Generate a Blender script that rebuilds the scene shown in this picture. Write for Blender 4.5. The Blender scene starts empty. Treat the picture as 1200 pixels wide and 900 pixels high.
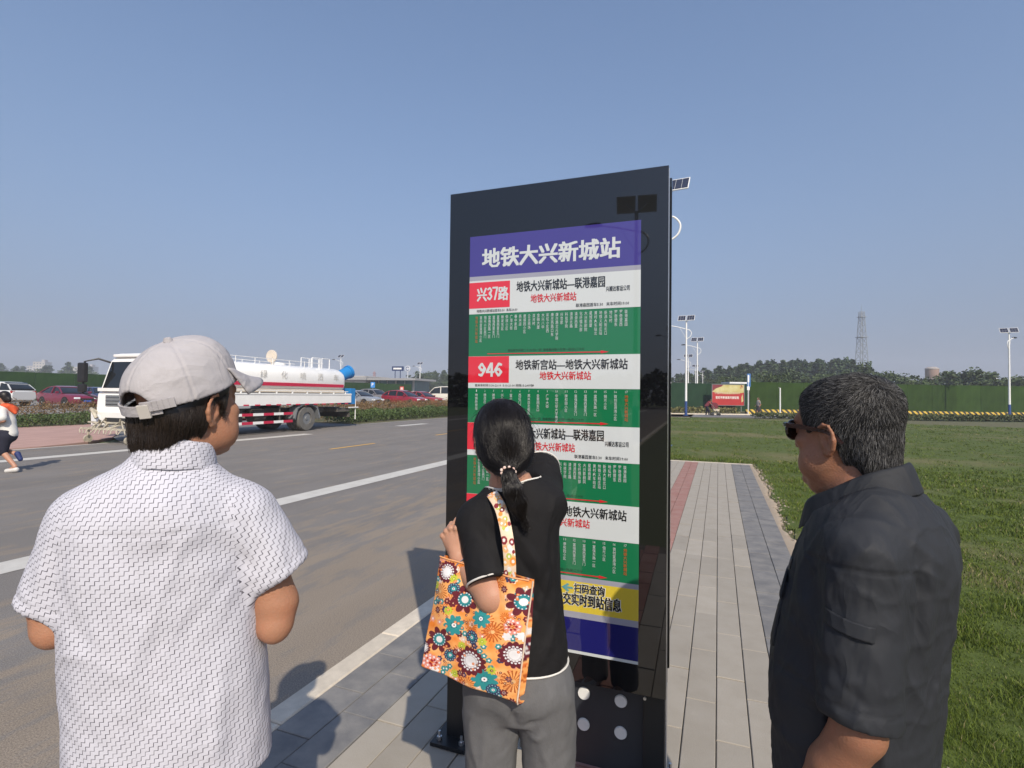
import bpy, math, random
import numpy as np
from mathutils import Vector, Matrix

random.seed(7)
RNG = np.random.default_rng(7)
scene = bpy.context.scene
COL = scene.collection
PI = math.pi
R = math.radians

# ------------------------------------------------------------------ camera
CAM_H = 1.6
YAW = R(20.4)                      # the camera looks 20.4 degrees left of the road's direction (+Y)
FX, FY = -math.sin(YAW), math.cos(YAW)      # forward on the ground
RX, RY = math.cos(YAW), math.sin(YAW)       # right on the ground
pitch, roll = math.atan(13 / 620), 0.012
cam_data = bpy.data.cameras.new("camera")
cam_data.sensor_width = 36.0
cam_data.lens = 36.0 * 620 / 1200
cam_data.clip_start = 0.05
cam_data.clip_end = 6000
cam = bpy.data.objects.new("camera", cam_data)
COL.objects.link(cam)
scene.camera = cam
_R0, _F0, _Z = Vector((RX, RY, 0)), Vector((FX, FY, 0)), Vector((0, 0, 1))
_F = _F0 * math.cos(pitch) + _Z * math.sin(pitch)
_U0 = _R0.cross(_F)
_Rr = _R0 * math.cos(roll) + _U0 * math.sin(roll)
_Uu = _U0 * math.cos(roll) - _R0 * math.sin(roll)
cam.matrix_world = Matrix(((_Rr.x, _Uu.x, -_F.x, 0), (_Rr.y, _Uu.y, -_F.y, 0), (_Rr.z, _Uu.z, -_F.z, CAM_H), (0, 0, 0, 1)))

# ------------------------------------------------------------------ light
SUN_AZ = Vector((0.569, -0.822))   # horizontal direction towards the sun
SUN_EL = R(39.8)
world = bpy.data.worlds.new("World")
scene.world = world
world.use_nodes = True
wn, wl = world.node_tree.nodes, world.node_tree.links
wn.clear()
w_out = wn.new("ShaderNodeOutputWorld")
w_bg = wn.new("ShaderNodeBackground")
w_sky = wn.new("ShaderNodeTexSky")
w_sky.sky_type = 'NISHITA'
w_sky.sun_disc = False
w_sky.sun_elevation = SUN_EL
w_sky.sun_rotation = math.atan2(SUN_AZ.x, SUN_AZ.y)
w_sky.altitude = 0
w_sky.air_density = 1.2
w_sky.dust_density = 1.0
w_sky.ozone_density = 3.0
w_hs = wn.new("ShaderNodeHueSaturation")
w_hs.inputs['Saturation'].default_value = 1.02
w_hs.inputs['Value'].default_value = 1.0
w_bg.inputs['Strength'].default_value = 0.145
# hazy air: the sky's look-up never sinks into the dark band at the horizon
w_tc = wn.new("ShaderNodeTexCoord"); w_sep = wn.new("ShaderNodeSeparateXYZ"); w_cmb = wn.new("ShaderNodeCombineXYZ")
w_sq = wn.new("ShaderNodeMath"); w_sq.operation = 'MULTIPLY_ADD'; w_sq.inputs[2].default_value = 0.29 ** 2
w_rt = wn.new("ShaderNodeMath"); w_rt.operation = 'SQRT'
wl.new(w_tc.outputs['Generated'], w_sep.inputs[0]); wl.new(w_sep.outputs[2], w_sq.inputs[0]); wl.new(w_sep.outputs[2], w_sq.inputs[1]); wl.new(w_sq.outputs[0], w_rt.inputs[0])
wl.new(w_sep.outputs[0], w_cmb.inputs[0]); wl.new(w_sep.outputs[1], w_cmb.inputs[1]); wl.new(w_rt.outputs[0], w_cmb.inputs[2]); wl.new(w_cmb.outputs[0], w_sky.inputs['Vector'])
wl.new(w_sky.outputs[0], w_hs.inputs['Color'])
w_tint = wn.new("ShaderNodeMix"); w_tint.data_type = 'RGBA'; w_tint.blend_type = 'MULTIPLY'; w_tint.inputs[0].default_value = 1.0
w_tint.inputs[7].default_value = (1.02, 0.98, 0.98, 1)          # the mauve cast of city haze
wl.new(w_hs.outputs[0], w_tint.inputs[6])
# grey city haze thickening towards the horizon, the same all the way round
w_hz = wn.new("ShaderNodeMix"); w_hz.data_type = 'RGBA'; w_hz.inputs[7].default_value = (1.37, 1.44, 1.58, 1)
w_ml = wn.new("ShaderNodeMath"); w_ml.operation = 'MULTIPLY'; w_ml.inputs[1].default_value = -4.2
w_ab = wn.new("ShaderNodeMath"); w_ab.operation = 'ABSOLUTE'
w_ex = wn.new("ShaderNodeMath"); w_ex.operation = 'EXPONENT'
wl.new(w_sep.outputs[2], w_ab.inputs[0]); wl.new(w_ab.outputs[0], w_ml.inputs[0]); wl.new(w_ml.outputs[0], w_ex.inputs[0]); wl.new(w_ex.outputs[0], w_hz.inputs[0])
wl.new(w_tint.outputs[2], w_hz.inputs[6]); wl.new(w_hz.outputs[2], w_bg.inputs['Color'])
wl.new(w_bg.outputs[0], w_out.inputs['Surface'])

sun_data = bpy.data.lights.new("sun", 'SUN')
sun_data.energy = 3.7
sun_data.angle = R(0.6)
sun_data.color = (1.0, 0.90, 0.75)
sun = bpy.data.objects.new("sun", sun_data)
COL.objects.link(sun)
_sd = Vector((SUN_AZ.x * math.cos(SUN_EL), SUN_AZ.y * math.cos(SUN_EL), math.sin(SUN_EL)))
sun.rotation_euler = _sd.to_track_quat('Z', 'Y').to_euler()
sun.location = _sd * 50

vs = scene.view_settings
vs.view_transform = 'Standard'
vs.look = 'None'
vs.gamma = 1.0
vs.use_curve_mapping = False
vs.exposure = 0.35
scene.cycles.max_bounces = 6
scene.cycles.use_denoising = True

# ------------------------------------------------------------------ materials
def mat(name, col, rough=0.6, ior=1.45, metal=0.0, coat=0.0, coat_ior=1.5, var=0.0, vscale=6.0, col2=None, bump=0.0, bscale=60.0,
        stretch=None, attr=None, detail=4.0, spec=None, sss=0.0, coat_rough=0.02, trans=0.0, alpha=1.0, bdist=0.01, wrinkle=None, world=False):
    m = bpy.data.materials.new(name)
    m.use_nodes = True
    nt = m.node_tree
    N, L = nt.nodes, nt.links
    b = N["Principled BSDF"]
    b.inputs['Roughness'].default_value = rough
    b.inputs['IOR'].default_value = ior
    b.inputs['Metallic'].default_value = metal
    b.inputs['Coat Weight'].default_value = coat
    b.inputs['Coat IOR'].default_value = coat_ior
    b.inputs['Coat Roughness'].default_value = coat_rough
    b.inputs['Transmission Weight'].default_value = trans
    b.inputs['Alpha'].default_value = alpha
    if spec is not None:
        b.inputs['Specular IOR Level'].default_value = spec
    if sss:
        b.inputs['Subsurface Weight'].default_value = sss
        b.inputs['Subsurface Radius'].default_value = (0.012, 0.004, 0.002)
        b.inputs['Subsurface Scale'].default_value = 1.0
    c = (*col, 1.0)
    b.inputs['Base Color'].default_value = c
    tc = None
    def coords():
        nonlocal tc
        if tc is None:
            t = N.new("ShaderNodeTexCoord")
            if world:                    # laid pieces share a mesh: take the grain from where each one lies
                ge = N.new("ShaderNodeNewGeometry"); tc = ge.outputs['Position']
            elif stretch:
                mp = N.new("ShaderNodeMapping")
                mp.inputs['Scale'].default_value = stretch
                L.new(t.outputs['Object'], mp.inputs['Vector'])
                tc = mp.outputs[0]
            else:
                tc = t.outputs['Object']
        return tc
    src = None
    if attr:
        a = N.new("ShaderNodeAttribute")
        a.attribute_name = attr
        src = a.outputs['Color']
    if var > 0 or col2 is not None:
        n = N.new("ShaderNodeTexNoise")
        n.inputs['Scale'].default_value = vscale
        n.inputs['Detail'].default_value = detail
        n.inputs['Roughness'].default_value = 0.6
        L.new(coords(), n.inputs['Vector'])
        if col2 is not None:
            rp = N.new("ShaderNodeMapRange")
            rp.inputs['From Min'].default_value = 0.35
            rp.inputs['From Max'].default_value = 0.65
            L.new(n.outputs[0], rp.inputs['Value'])
            mx = N.new("ShaderNodeMix")
            mx.data_type = 'RGBA'
            mx.inputs[6].default_value = c
            mx.inputs[7].default_value = (*col2, 1.0)
            if src:
                L.new(src, mx.inputs[6])
            L.new(rp.outputs[0], mx.inputs[0])
            src = mx.outputs[2]
        if var > 0:
            mr = N.new("ShaderNodeMapRange")
            mr.inputs['From Min'].default_value = 0.25
            mr.inputs['From Max'].default_value = 0.75
            mr.inputs['To Min'].default_value = 1 - var
            mr.inputs['To Max'].default_value = 1 + var
            L.new(n.outputs[0], mr.inputs['Value'])
            mm = N.new("ShaderNodeVectorMath")
            mm.operation = 'SCALE'
            mm.inputs[0].default_value = col
            if src:
                L.new(src, mm.inputs[0])
            L.new(mr.outputs[0], mm.inputs['Scale'])
            src = mm.outputs[0]
    if src:
        L.new(src, b.inputs['Base Color'])
    if bump > 0:
        n2 = N.new("ShaderNodeTexNoise")
        n2.inputs['Scale'].default_value = bscale
        n2.inputs['Detail'].default_value = 5
        L.new(coords(), n2.inputs['Vector'])
        bp = N.new("ShaderNodeBump")
        bp.inputs['Strength'].default_value = bump
        bp.inputs['Distance'].default_value = bdist
        L.new(n2.outputs[0], bp.inputs['Height'])
        L.new(bp.outputs[0], b.inputs['Normal'])
        if wrinkle:                      # soft creases: a warped, ridged noise under the weave
            wm = N.new("ShaderNodeMapping"); wm.inputs['Scale'].default_value = wrinkle[2]
            wt = N.new("ShaderNodeTexCoord"); L.new(wt.outputs['Object'], wm.inputs['Vector'])
            wn_ = N.new("ShaderNodeTexNoise"); wn_.inputs['Scale'].default_value = wrinkle[1]; wn_.inputs['Detail'].default_value = 3; wn_.inputs['Distortion'].default_value = 0.8; wn_.inputs['Roughness'].default_value = 0.45
            L.new(wm.outputs[0], wn_.inputs['Vector'])
            ws = N.new("ShaderNodeMath"); ws.operation = 'SUBTRACT'; ws.inputs[1].default_value = 0.5; L.new(wn_.outputs[0], ws.inputs[0])
            wa = N.new("ShaderNodeMath"); wa.operation = 'ABSOLUTE'; L.new(ws.outputs[0], wa.inputs[0])
            wb = N.new("ShaderNodeBump"); wb.inputs['Strength'].default_value = wrinkle[0]; wb.inputs['Distance'].default_value = 0.03; wb.invert = True
            L.new(wa.outputs[0], wb.inputs['Height']); L.new(wb.outputs[0], bp.inputs['Normal'])
    return m

# ------------------------------------------------------------------ objects
def props(o, label=None, cat=None, group=None, kind=None):
    if label: o["label"] = label
    if cat: o["category"] = cat
    if group: o["group"] = group
    if kind: o["kind"] = kind
    return o

def thing(name, label, cat, loc=(0, 0, 0), rz=0.0, group=None):
    o = bpy.data.objects.new(name, None)
    COL.objects.link(o)
    o.location = loc
    o.rotation_euler = (0, 0, rz)
    o.empty_display_size = 0.2
    return props(o, label, cat, group)

def fmesh(name, V, F, mats=None, midx=None, smooth=False):
    """mesh from arrays; F is an (m,k) int array or a list of such arrays"""
    me = bpy.data.meshes.new(name)
    V = np.asarray(V, dtype=np.float32)
    Fs = F if isinstance(F, list) else [F]
    Fs = [np.asarray(f, dtype=np.int32) for f in Fs if len(f)]
    tot = np.concatenate([np.full(len(f), f.shape[1], np.int32) for f in Fs])
    loops = np.concatenate([f.ravel() for f in Fs])
    starts = np.concatenate([[0], np.cumsum(tot)[:-1]]).astype(np.int32)
    me.vertices.add(len(V)); me.vertices.foreach_set("co", V.ravel())
    me.loops.add(len(loops)); me.loops.foreach_set("vertex_index", loops)
    me.polygons.add(len(tot)); me.polygons.foreach_set("loop_start", starts); me.polygons.foreach_set("loop_total", tot)
    if midx is not None:
        me.polygons.foreach_set("material_index", np.asarray(midx, dtype=np.int32))
    me.polygons.foreach_set("use_smooth", np.full(len(tot), bool(smooth)))
    for m in (mats or []):
        me.materials.append(m)
    me.update(calc_edges=True)
    me.validate()
    return me

def link(name, me, parent=None, loc=None, rz=None):
    o = bpy.data.objects.new(name, me)
    COL.objects.link(o)
    if parent is not None:
        o.parent = parent
    if loc is not None: o.location = loc
    if rz is not None: o.rotation_euler = (0, 0, rz)
    return o

class MB:
    """collects simple solids, then links them as one mesh object"""
    def __init__(s): s.v, s.f, s.m = [], [], []
    def add(s, vs, fs, mi=0):
        n = len(s.v)
        s.v += [tuple(p) for p in vs]
        s.f += [tuple(i + n for i in f) for f in fs]
        s.m += [mi] * len(fs)
    def box(s, c, d, rz=0, mi=0, rot=None, taper=1.0):
        hx, hy, hz = d[0] / 2, d[1] / 2, d[2] / 2
        P = [Vector((x * hx * (taper if z > 0 else 1), y * hy * (taper if z > 0 else 1), z * hz)) for z in (-1, 1) for y in (-1, 1) for x in (-1, 1)]
        M = rot if rot is not None else Matrix.Rotation(rz, 3, 'Z')
        C = Vector(c)
        s.add([M @ p + C for p in P], [(0, 2, 3, 1), (4, 5, 7, 6), (0, 1, 5, 4), (2, 6, 7, 3), (0, 4, 6, 2), (1, 3, 7, 5)], mi)
    def bar(s, a, b, w, h=None, mi=0):
        """box beam from a to b"""
        a, b = Vector(a), Vector(b)
        h = h or w
        d = (b - a).normalized()
        up = Vector((0, 0, 1)) if abs(d.z) < 0.95 else Vector((0, 1, 0))
        x = d.cross(up).normalized(); y = x.cross(d)
        vs = [p + x * sx * w / 2 + y * sy * h / 2 for p in (a, b) for sx, sy in ((-1, -1), (1, -1), (1, 1), (-1, 1))]
        s.add(vs, [(3, 2, 1, 0), (4, 5, 6, 7), (0, 1, 5, 4), (1, 2, 6, 5), (2, 3, 7, 6), (3, 0, 4, 7)], mi)
    def cyl(s, a, b, r0, r1=None, n=12, mi=0, caps=True):
        a, b = Vector(a), Vector(b)
        r1 = r0 if r1 is None else r1
        d = (b - a).normalized()
        up = Vector((0, 0, 1)) if abs(d.z) < 0.95 else Vector((1, 0, 0))
        x = d.cross(up).normalized(); y = x.cross(d)
        vs = [p + (x * math.cos(t) + y * math.sin(t)) * r for p, r in ((a, r0), (b, r1)) for t in [2 * PI * i / n for i in range(n)]]
        fs = [(i, n + i, n + (i + 1) % n, (i + 1) % n) for i in range(n)]
        if caps:
            fs += [tuple(range(n)), tuple(range(2 * n - 1, n - 1, -1))]
        s.add(vs, fs, mi)
    def tube(s, pts, r, n=8, mi=0, closed=False):
        pts = [Vector(p) for p in pts]
        m = len(pts)
        rs = r if isinstance(r, (list, tuple)) else [r] * m
        vs = []
        x = None
        for i, p in enumerate(pts):
            if closed: d = pts[(i + 1) % m] - pts[i - 1]
            else: d = pts[min(i + 1, m - 1)] - pts[max(i - 1, 0)]
            d.normalize()
            if x is None:
                up = Vector((0, 0, 1)) if abs(d.z) < 0.9 else Vector((1, 0, 0))
                x = d.cross(up)
            x = (x - d * x.dot(d)).normalized(); y = x.cross(d)
            vs += [p + (x * math.cos(2 * PI * k / n) + y * math.sin(2 * PI * k / n)) * rs[i] for k in range(n)]
        fs = []
        for i in range(m if closed else m - 1):
            j = (i + 1) % m
            fs += [(i * n + k, j * n + k, j * n + (k + 1) % n, i * n + (k + 1) % n) for k in range(n)]
        if not closed:
            fs += [tuple(range(n)), tuple(range(m * n - 1, (m - 1) * n - 1, -1))]
        s.add(vs, fs, mi)
    def lathe(s, prof, c=(0, 0, 0), axis='Z', n=20, mi=0, caps=True):
        """prof: list of (r, h); closed with caps"""
        vs = []
        for r, h in prof:
            for k in range(n):
                t = 2 * PI * k / n
                p = (r * math.cos(t), r * math.sin(t), h)
                if axis == 'X': p = (p[2], p[0], p[1])
                if axis == 'Y': p = (p[1], p[2], p[0])
                vs.append((p[0] + c[0], p[1] + c[1], p[2] + c[2]))
        fs = [(i * n + k, i * n + (k + 1) % n, (i + 1) * n + (k + 1) % n, (i + 1) * n + k) for i in range(len(prof) - 1) for k in range(n)]
        if caps: fs += [tuple(range(n - 1, -1, -1)), tuple(range((len(prof) - 1) * n, len(prof) * n))]
        s.add(vs, fs, mi)
    def prism(s, poly, h0, h1, axis='X', mi=0):
        """extrude a 2-D polygon: axis X -> poly is (y,z); Y -> (x,z); Z -> (x,y)"""
        def P(a, b, h):
            return {'X': (h, a, b), 'Y': (a, h, b), 'Z': (a, b, h)}[axis]
        n = len(poly)
        vs = [P(a, b, h0) for a, b in poly] + [P(a, b, h1) for a, b in poly]
        fs = [tuple(range(n - 1, -1, -1)), tuple(range(n, 2 * n))] + [(i, (i + 1) % n, n + (i + 1) % n, n + i) for i in range(n)]
        s.add(vs, fs, mi)
    def quad(s, a, b, c, d, mi=0): s.add([a, b, c, d], [(0, 1, 2, 3)], mi)
    def mesh(s, name, mats, smooth=False):
        me = bpy.data.meshes.new(name)
        me.from_pydata(s.v, [], s.f)
        for m in (mats if isinstance(mats, (list, tuple)) else [mats]): me.materials.append(m)
        me.polygons.foreach_set("material_index", s.m)
        me.update()
        import bmesh
        bm = bmesh.new(); bm.from_mesh(me)
        bmesh.ops.recalc_face_normals(bm, faces=bm.faces)
        bm.to_mesh(me); bm.free()
        if smooth:
            me.shade_smooth() if hasattr(me, "shade_smooth") else None
            try: me.set_sharp_from_angle(angle=R(38))
            except Exception: pass
        return me
    def build(s, name, mats, parent=None, smooth=False, loc=None, rz=None, bevel=0):
        o = link(name, s.mesh(name, mats, smooth), parent, loc, rz)
        if bevel:
            md = o.modifiers.new("bevel", 'BEVEL'); md.width = bevel; md.segments = 2; md.limit_method = 'ANGLE'
        return o

def copy_tree(o, parent=None):
    c = o.copy(); COL.objects.link(c)
    if parent is not None: c.parent = parent
    for ch in list(o.children): copy_tree(ch, c)
    return c

def color_attr(me, cols, domain='POINT'):
    a = me.color_attributes.new("Col", 'FLOAT_COLOR', domain)
    c = np.ones((len(cols), 4), np.float32); c[:, :3] = cols
    a.data.foreach_set("color", c.ravel())

def vnoise(P, seed=0, octaves=3, scale=1.0):
    """cheap smooth noise in [-1,1]: sums of rotated sine products"""
    r = np.random.default_rng(seed)
    out = np.zeros(len(P)); amp = 1.0; tot = 0
    Q = np.asarray(P) * scale
    for o in range(octaves):
        a = 0
        for k in range(4):
            d = r.normal(size=Q.shape[1]); d /= np.linalg.norm(d)
            e = r.normal(size=Q.shape[1]); e /= np.linalg.norm(e)
            a = a + np.sin(Q @ d * 2 ** o * 6.28 + r.uniform(0, 6.28) + 1.3 * np.sin(Q @ e * 2 ** o * 4.1 + r.uniform(0, 6.28)))
        out += amp * a / 4; tot += amp; amp *= 0.5
    return out / tot * 1.5

def polar(t, d):
    """ground point at depth d whose bearing from the camera has tangent t"""
    return d * (FX + t * RX), d * (FY + t * RY)

SH = 0.016                          # the road runs 0.9 degrees off the Y axis
def rd(x, y): return (x + SH * y, y)
ROAD_RZ = -math.atan(SH)
# ================================================================== THE SETTING
# ---- materials
m_asphalt = mat("asphalt", (0.190, 0.176, 0.164), rough=0.9, var=0.10, vscale=0.7, bump=0.35, bscale=220, spec=0.3)
def road_dirt(m):
    """dusty tyre tracks: tan silt drifting along the road edge, finer aggregate speckle"""
    nt = m.node_tree; N, L = nt.nodes, nt.links
    b = N["Principled BSDF"]
    old = b.inputs['Base Color'].links[0].from_socket
    t = N.new("ShaderNodeTexCoord")
    sx = N.new("ShaderNodeSeparateXYZ"); L.new(t.outputs['Object'], sx.inputs[0])
    mp = N.new("ShaderNodeMapping"); mp.inputs['Scale'].default_value = (2.3, 0.5, 1); L.new(t.outputs['Object'], mp.inputs[0])
    n = N.new("ShaderNodeTexNoise"); n.inputs['Scale'].default_value = 2.2; n.inputs['Detail'].default_value = 6; n.inputs['Roughness'].default_value = 0.65; L.new(mp.outputs[0], n.inputs[0])
    band = N.new("ShaderNodeMapRange"); band.inputs['From Min'].default_value = -5.2; band.inputs['From Max'].default_value = -2.6
    L.new(sx.outputs[0], band.inputs[0])
    ad = N.new("ShaderNodeMath"); ad.operation = 'MULTIPLY_ADD'; ad.inputs[1].default_value = 0.75; L.new(band.outputs[0], ad.inputs[0]); 
    nr = N.new("ShaderNodeMapRange"); nr.inputs['From Min'].default_value = 0.42; nr.inputs['From Max'].default_value = 0.62; nr.inputs['To Min'].default_value = -0.45; nr.inputs['To Max'].default_value = 0.35
    L.new(n.outputs[0], nr.inputs[0]); L.new(nr.outputs[0], ad.inputs[2])
    cl = N.new("ShaderNodeClamp"); cl.inputs['Max'].default_value = 0.52; L.new(ad.outputs[0], cl.inputs[0])
    mx = N.new("ShaderNodeMix"); mx.data_type = 'RGBA'; L.new(cl.outputs[0], mx.inputs[0]); L.new(old, mx.inputs[6]); mx.inputs[7].default_value = (0.30, 0.235, 0.165, 1)
    sp = N.new("ShaderNodeTexNoise"); sp.inputs['Scale'].default_value = 130; sp.inputs['Detail'].default_value = 2; L.new(t.outputs['Object'], sp.inputs[0])
    sr = N.new("ShaderNodeMapRange"); sr.inputs['From Min'].default_value = 0.3; sr.inputs['From Max'].default_value = 0.7; sr.inputs['To Min'].default_value = 0.68; sr.inputs['To Max'].default_value = 1.32
    L.new(sp.outputs[0], sr.inputs[0])
    # long, faint wear streaks along the lanes
    mp2 = N.new("ShaderNodeMapping"); mp2.inputs['Scale'].default_value = (1.1, 0.05, 1); L.new(t.outputs['Object'], mp2.inputs[0])
    n2 = N.new("ShaderNodeTexNoise"); n2.inputs['Scale'].default_value = 1.6; n2.inputs['Detail'].default_value = 5; L.new(mp2.outputs[0], n2.inputs[0])
    s2 = N.new("ShaderNodeMapRange"); s2.inputs['From Min'].default_value = 0.3; s2.inputs['From Max'].default_value = 0.7; s2.inputs['To Min'].default_value = 0.92; s2.inputs['To Max'].default_value = 1.08
    L.new(n2.outputs[0], s2.inputs[0])
    mu = N.new("ShaderNodeMath"); mu.operation = 'MULTIPLY'; L.new(sr.outputs[0], mu.inputs[0]); L.new(s2.outputs[0], mu.inputs[1])
    sc = N.new("ShaderNodeVectorMath"); sc.operation = 'SCALE'; L.new(mx.outputs[2], sc.inputs[0]); L.new(mu.outputs[0], sc.inputs['Scale'])
    L.new(sc.outputs[0], b.inputs['Base Color'])
road_dirt(m_asphalt)
m_asphalt2 = mat("far_asphalt", (0.17, 0.165, 0.16), rough=0.9, var=0.12, vscale=0.6)
m_line = mat("road_paint", (0.62, 0.60, 0.55), rough=0.7, var=0.14, vscale=5, col2=(0.46, 0.44, 0.40), bump=0.2, bscale=150)
m_yellow = mat("yellow_paint", (0.62, 0.36, 0.07), rough=0.7, var=0.15, vscale=6)
m_kerb = mat("kerb_concrete", (0.60, 0.53, 0.43), rough=0.85, var=0.16, vscale=9, bump=0.3, bscale=120)
m_pinkpave = mat("pink_paving", (0.42, 0.265, 0.225), rough=0.9, var=0.16, vscale=2.5, stretch=(1, 0.4, 1))
m_earth = mat("earth", (0.10, 0.115, 0.05), rough=1, var=0.3, vscale=0.05)
m_bed = mat("joint_sand", (0.16, 0.14, 0.115), rough=1, var=0.25, vscale=12)

def sheet(name, pts, z, m, kind='structure'):
    b = MB(); b.add([(x, y, z) for x, y in pts], [tuple(range(len(pts)))])
    return props(b.build(name, m), kind=kind)

sheet("ground", [(-900, -900), (900, -900), (900, 900), (-900, 900)], -0.06, m_earth)
KX = -2.085                         # road side of the kerb (road frame)
sheet("road", [rd(-17.3, -80), rd(KX, -80), rd(KX, 420), rd(-17.3, 420)], 0.0, m_asphalt)
# mouth of a side entrance where the tank lorry stands
sheet("entrance_road", [rd(-17.3, 11.2), rd(-17.3, 23), rd(-30, 23), rd(-30, 17.5), rd(-25, 14.6), rd(-20, 12.6)], 0.0, m_asphalt2)

def strip(name, x0, x1, segs, m, z=0.004):
    b = MB()
    for y0, y1 in segs:
        b.add([(*rd(x0, y0), z), (*rd(x1, y0), z), (*rd(x1, y1), z), (*rd(x0, y1), z)], [(0, 1, 2, 3)])
    return props(b.build(name, m), kind='structure')
strip("white_edge_line", -6.15, -5.76, [(-60, 300)], m_line)
strip("white_lane_line", -14.98, -14.52, [(-60, 16.5), (22.6, 25.2), (31.3, 33.9), (40, 42.6)], m_line)
strip("yellow_centre_line", -10.33, -10.2, [(y, y + 2.1) for y in np.arange(-29.9, 150, 6.03)], m_yellow)
strip("far_kerb_line", -17.3, -17.16, [(23, 200), (-60, 10.8)], m_line)

# pink paved island left of the entrance
b = MB()
pk = [rd(-17.42, -30), rd(-17.42, 9.2), rd(-17.8, 10.6), rd(-18.8, 11.9), rd(-20.5, 13.2), rd(-25, 16.0), rd(-27.2, 17.5), rd(-26.6, 12), rd(-25.8, -30)]
b.prism(pk, -0.05, 0.03, 'Z')
props(b.build("pavement_island", m_pinkpave), kind='structure')

# ---- kerb of separate stones
path = bpy.data.objects.new("footpath", None); COL.objects.link(path)
props(path, kind='structure'); path.rotation_euler = (0, 0, ROAD_RZ)
m_kerbs = m_kerb
def rnd_mat(m, lo=0.85, hi=1.12):
    """per-object brightness so that laid pieces differ"""
    nt = m.node_tree; N, L = nt.nodes, nt.links
    b = N["Principled BSDF"]; old = b.inputs['Base Color'].links[0].from_socket
    oi = N.new("ShaderNodeObjectInfo"); mr = N.new("ShaderNodeMapRange")
    mr.inputs['To Min'].default_value = lo; mr.inputs['To Max'].default_value = hi
    L.new(oi.outputs['Random'], mr.inputs[0])
    s = N.new("ShaderNodeVectorMath"); s.operation = 'SCALE'; L.new(old, s.inputs[0]); L.new(mr.outputs[0], s.inputs['Scale'])
    L.new(s.outputs[0], b.inputs['Base Color'])
    return m
rnd_mat(m_kerb, 0.92, 1.06)
def slab_mesh(name, w, l, h, ch, m):
    b = MB()
    a, c = w / 2, l / 2
    vs = [(-a, -c, -h), (a, -c, -h), (a, c, -h), (-a, c, -h), (-a, -c, -ch), (a, -c, -ch), (a, c, -ch), (-a, c, -ch),
          (-a + ch, -c + ch, 0), (a - ch, -c + ch, 0), (a - ch, c - ch, 0), (-a + ch, c - ch, 0)]
    fs = [(0, 1, 5, 4), (1, 2, 6, 5), (2, 3, 7, 6), (3, 0, 4, 7), (4, 5, 9, 8), (5, 6, 10, 9), (6, 7, 11, 10), (7, 4, 8, 11), (8, 9, 10, 11)]
    b.add(vs, fs)
    return b.mesh(name, m)
ks = slab_mesh("kerbstone", 0.135, 0.994, 0.12, 0.008, m_kerb)
for i in range(18):
    o = link("kerbstone", ks, path, (KX + 0.0675, -2.0 + i * 1.0 + 0.5, 0.012 + random.uniform(-0.001, 0.001)))
b = MB(); b.box((KX + 0.0675, -22, -0.05), (0.135, 40, 0.12)); props(b.build("kerb_run", m_kerb, path), kind='stuff')

# ---- footpath of laid pavers
def paver_mat(name, c, c2):
    return rnd_mat(mat(name, c, rough=0.9, var=0.20, vscale=5.5, col2=c2, bump=0.35, bscale=160, bdist=0.004, world=True, detail=9), 0.90, 1.09)
m_light = paver_mat("light_paver", (0.355, 0.318, 0.264), (0.305, 0.276, 0.234))
m_dark = paver_mat("dark_paver", (0.165, 0.163, 0.165), (0.205, 0.195, 0.182))
m_pink = paver_mat("pink_paver", (0.36, 0.18, 0.15), (0.32, 0.19, 0.16))
cols = []
x = KX + 0.135
for k in range(2): cols.append((x, 0.2, 0.4, 'dark')); x += 0.2
n_l = 5; wl_ = (-0.755 - x) / n_l
for k in range(n_l): cols.append((x, wl_, 0.6, 'light')); x += wl_
for k in range(2): cols.append((x, 0.15, 0.3, 'pink')); x += 0.15
for k in range(5): cols.append((x, 0.15, 0.6, 'light')); x += 0.15
for k in range(2): cols.append((x, 0.2, 0.3, 'dark')); x += 0.2
P_END = 13.85
cells = []
for (x0, w, l, kd) in cols:
    y = -1.2 - random.uniform(0, l)
    while y < P_END:
        ll = l if random.random() < 0.8 else l * random.choice((0.5, 0.75))
        y1 = min(y + ll, P_END)
        if y1 - y > 0.05:
            cells.append((x0 + w / 2, (y + y1) / 2, w, y1 - y, kd))
        y = y1
cells.sort(key=lambda c: math.hypot(c[0], c[1] - 0.4) + (3.0 if c[1] < 1.6 else 0))
pm = {'light': m_light, 'dark': m_dark, 'pink': m_pink}
cache = {}
rest = {'light': MB(), 'dark': MB(), 'pink': MB()}
for i, (cx, cy, w, l, kd) in enumerate(cells):
    dz = random.uniform(-0.0025, 0.0025)
    if i < 296:
        key = (round(w, 3), round(l, 2), kd)
        if key not in cache: cache[key] = slab_mesh("paver", w - 0.005, l - 0.005, 0.06, 0.003, pm[kd])
        o = link("paver", cache[key], path, (cx, cy, 0.006 + dz))
        o.rotation_euler = (random.uniform(-.003, .003), random.uniform(-.004, .004), random.uniform(-.002, .002))
    else:
        rest[kd].box((cx, cy, -0.024 + dz), (w - 0.006, l - 0.006, 0.06))
for kd in rest:
    props(rest[kd].build("far_pavers", pm[kd], path), kind='stuff')
b = MB(); b.box(((KX + 0.135 + x) / 2, 6.2, -0.03), (x - KX - 0.135 + 0.02, 15.4, 0.05)); b.build("joint_sand", m_bed, path)
# concrete edging across the far end
b = MB(); b.box((-0.6, P_END + 0.06, -0.02), (2.7, 0.1, 0.062)); b.build("end_kerb", m_kerb, path)

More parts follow.
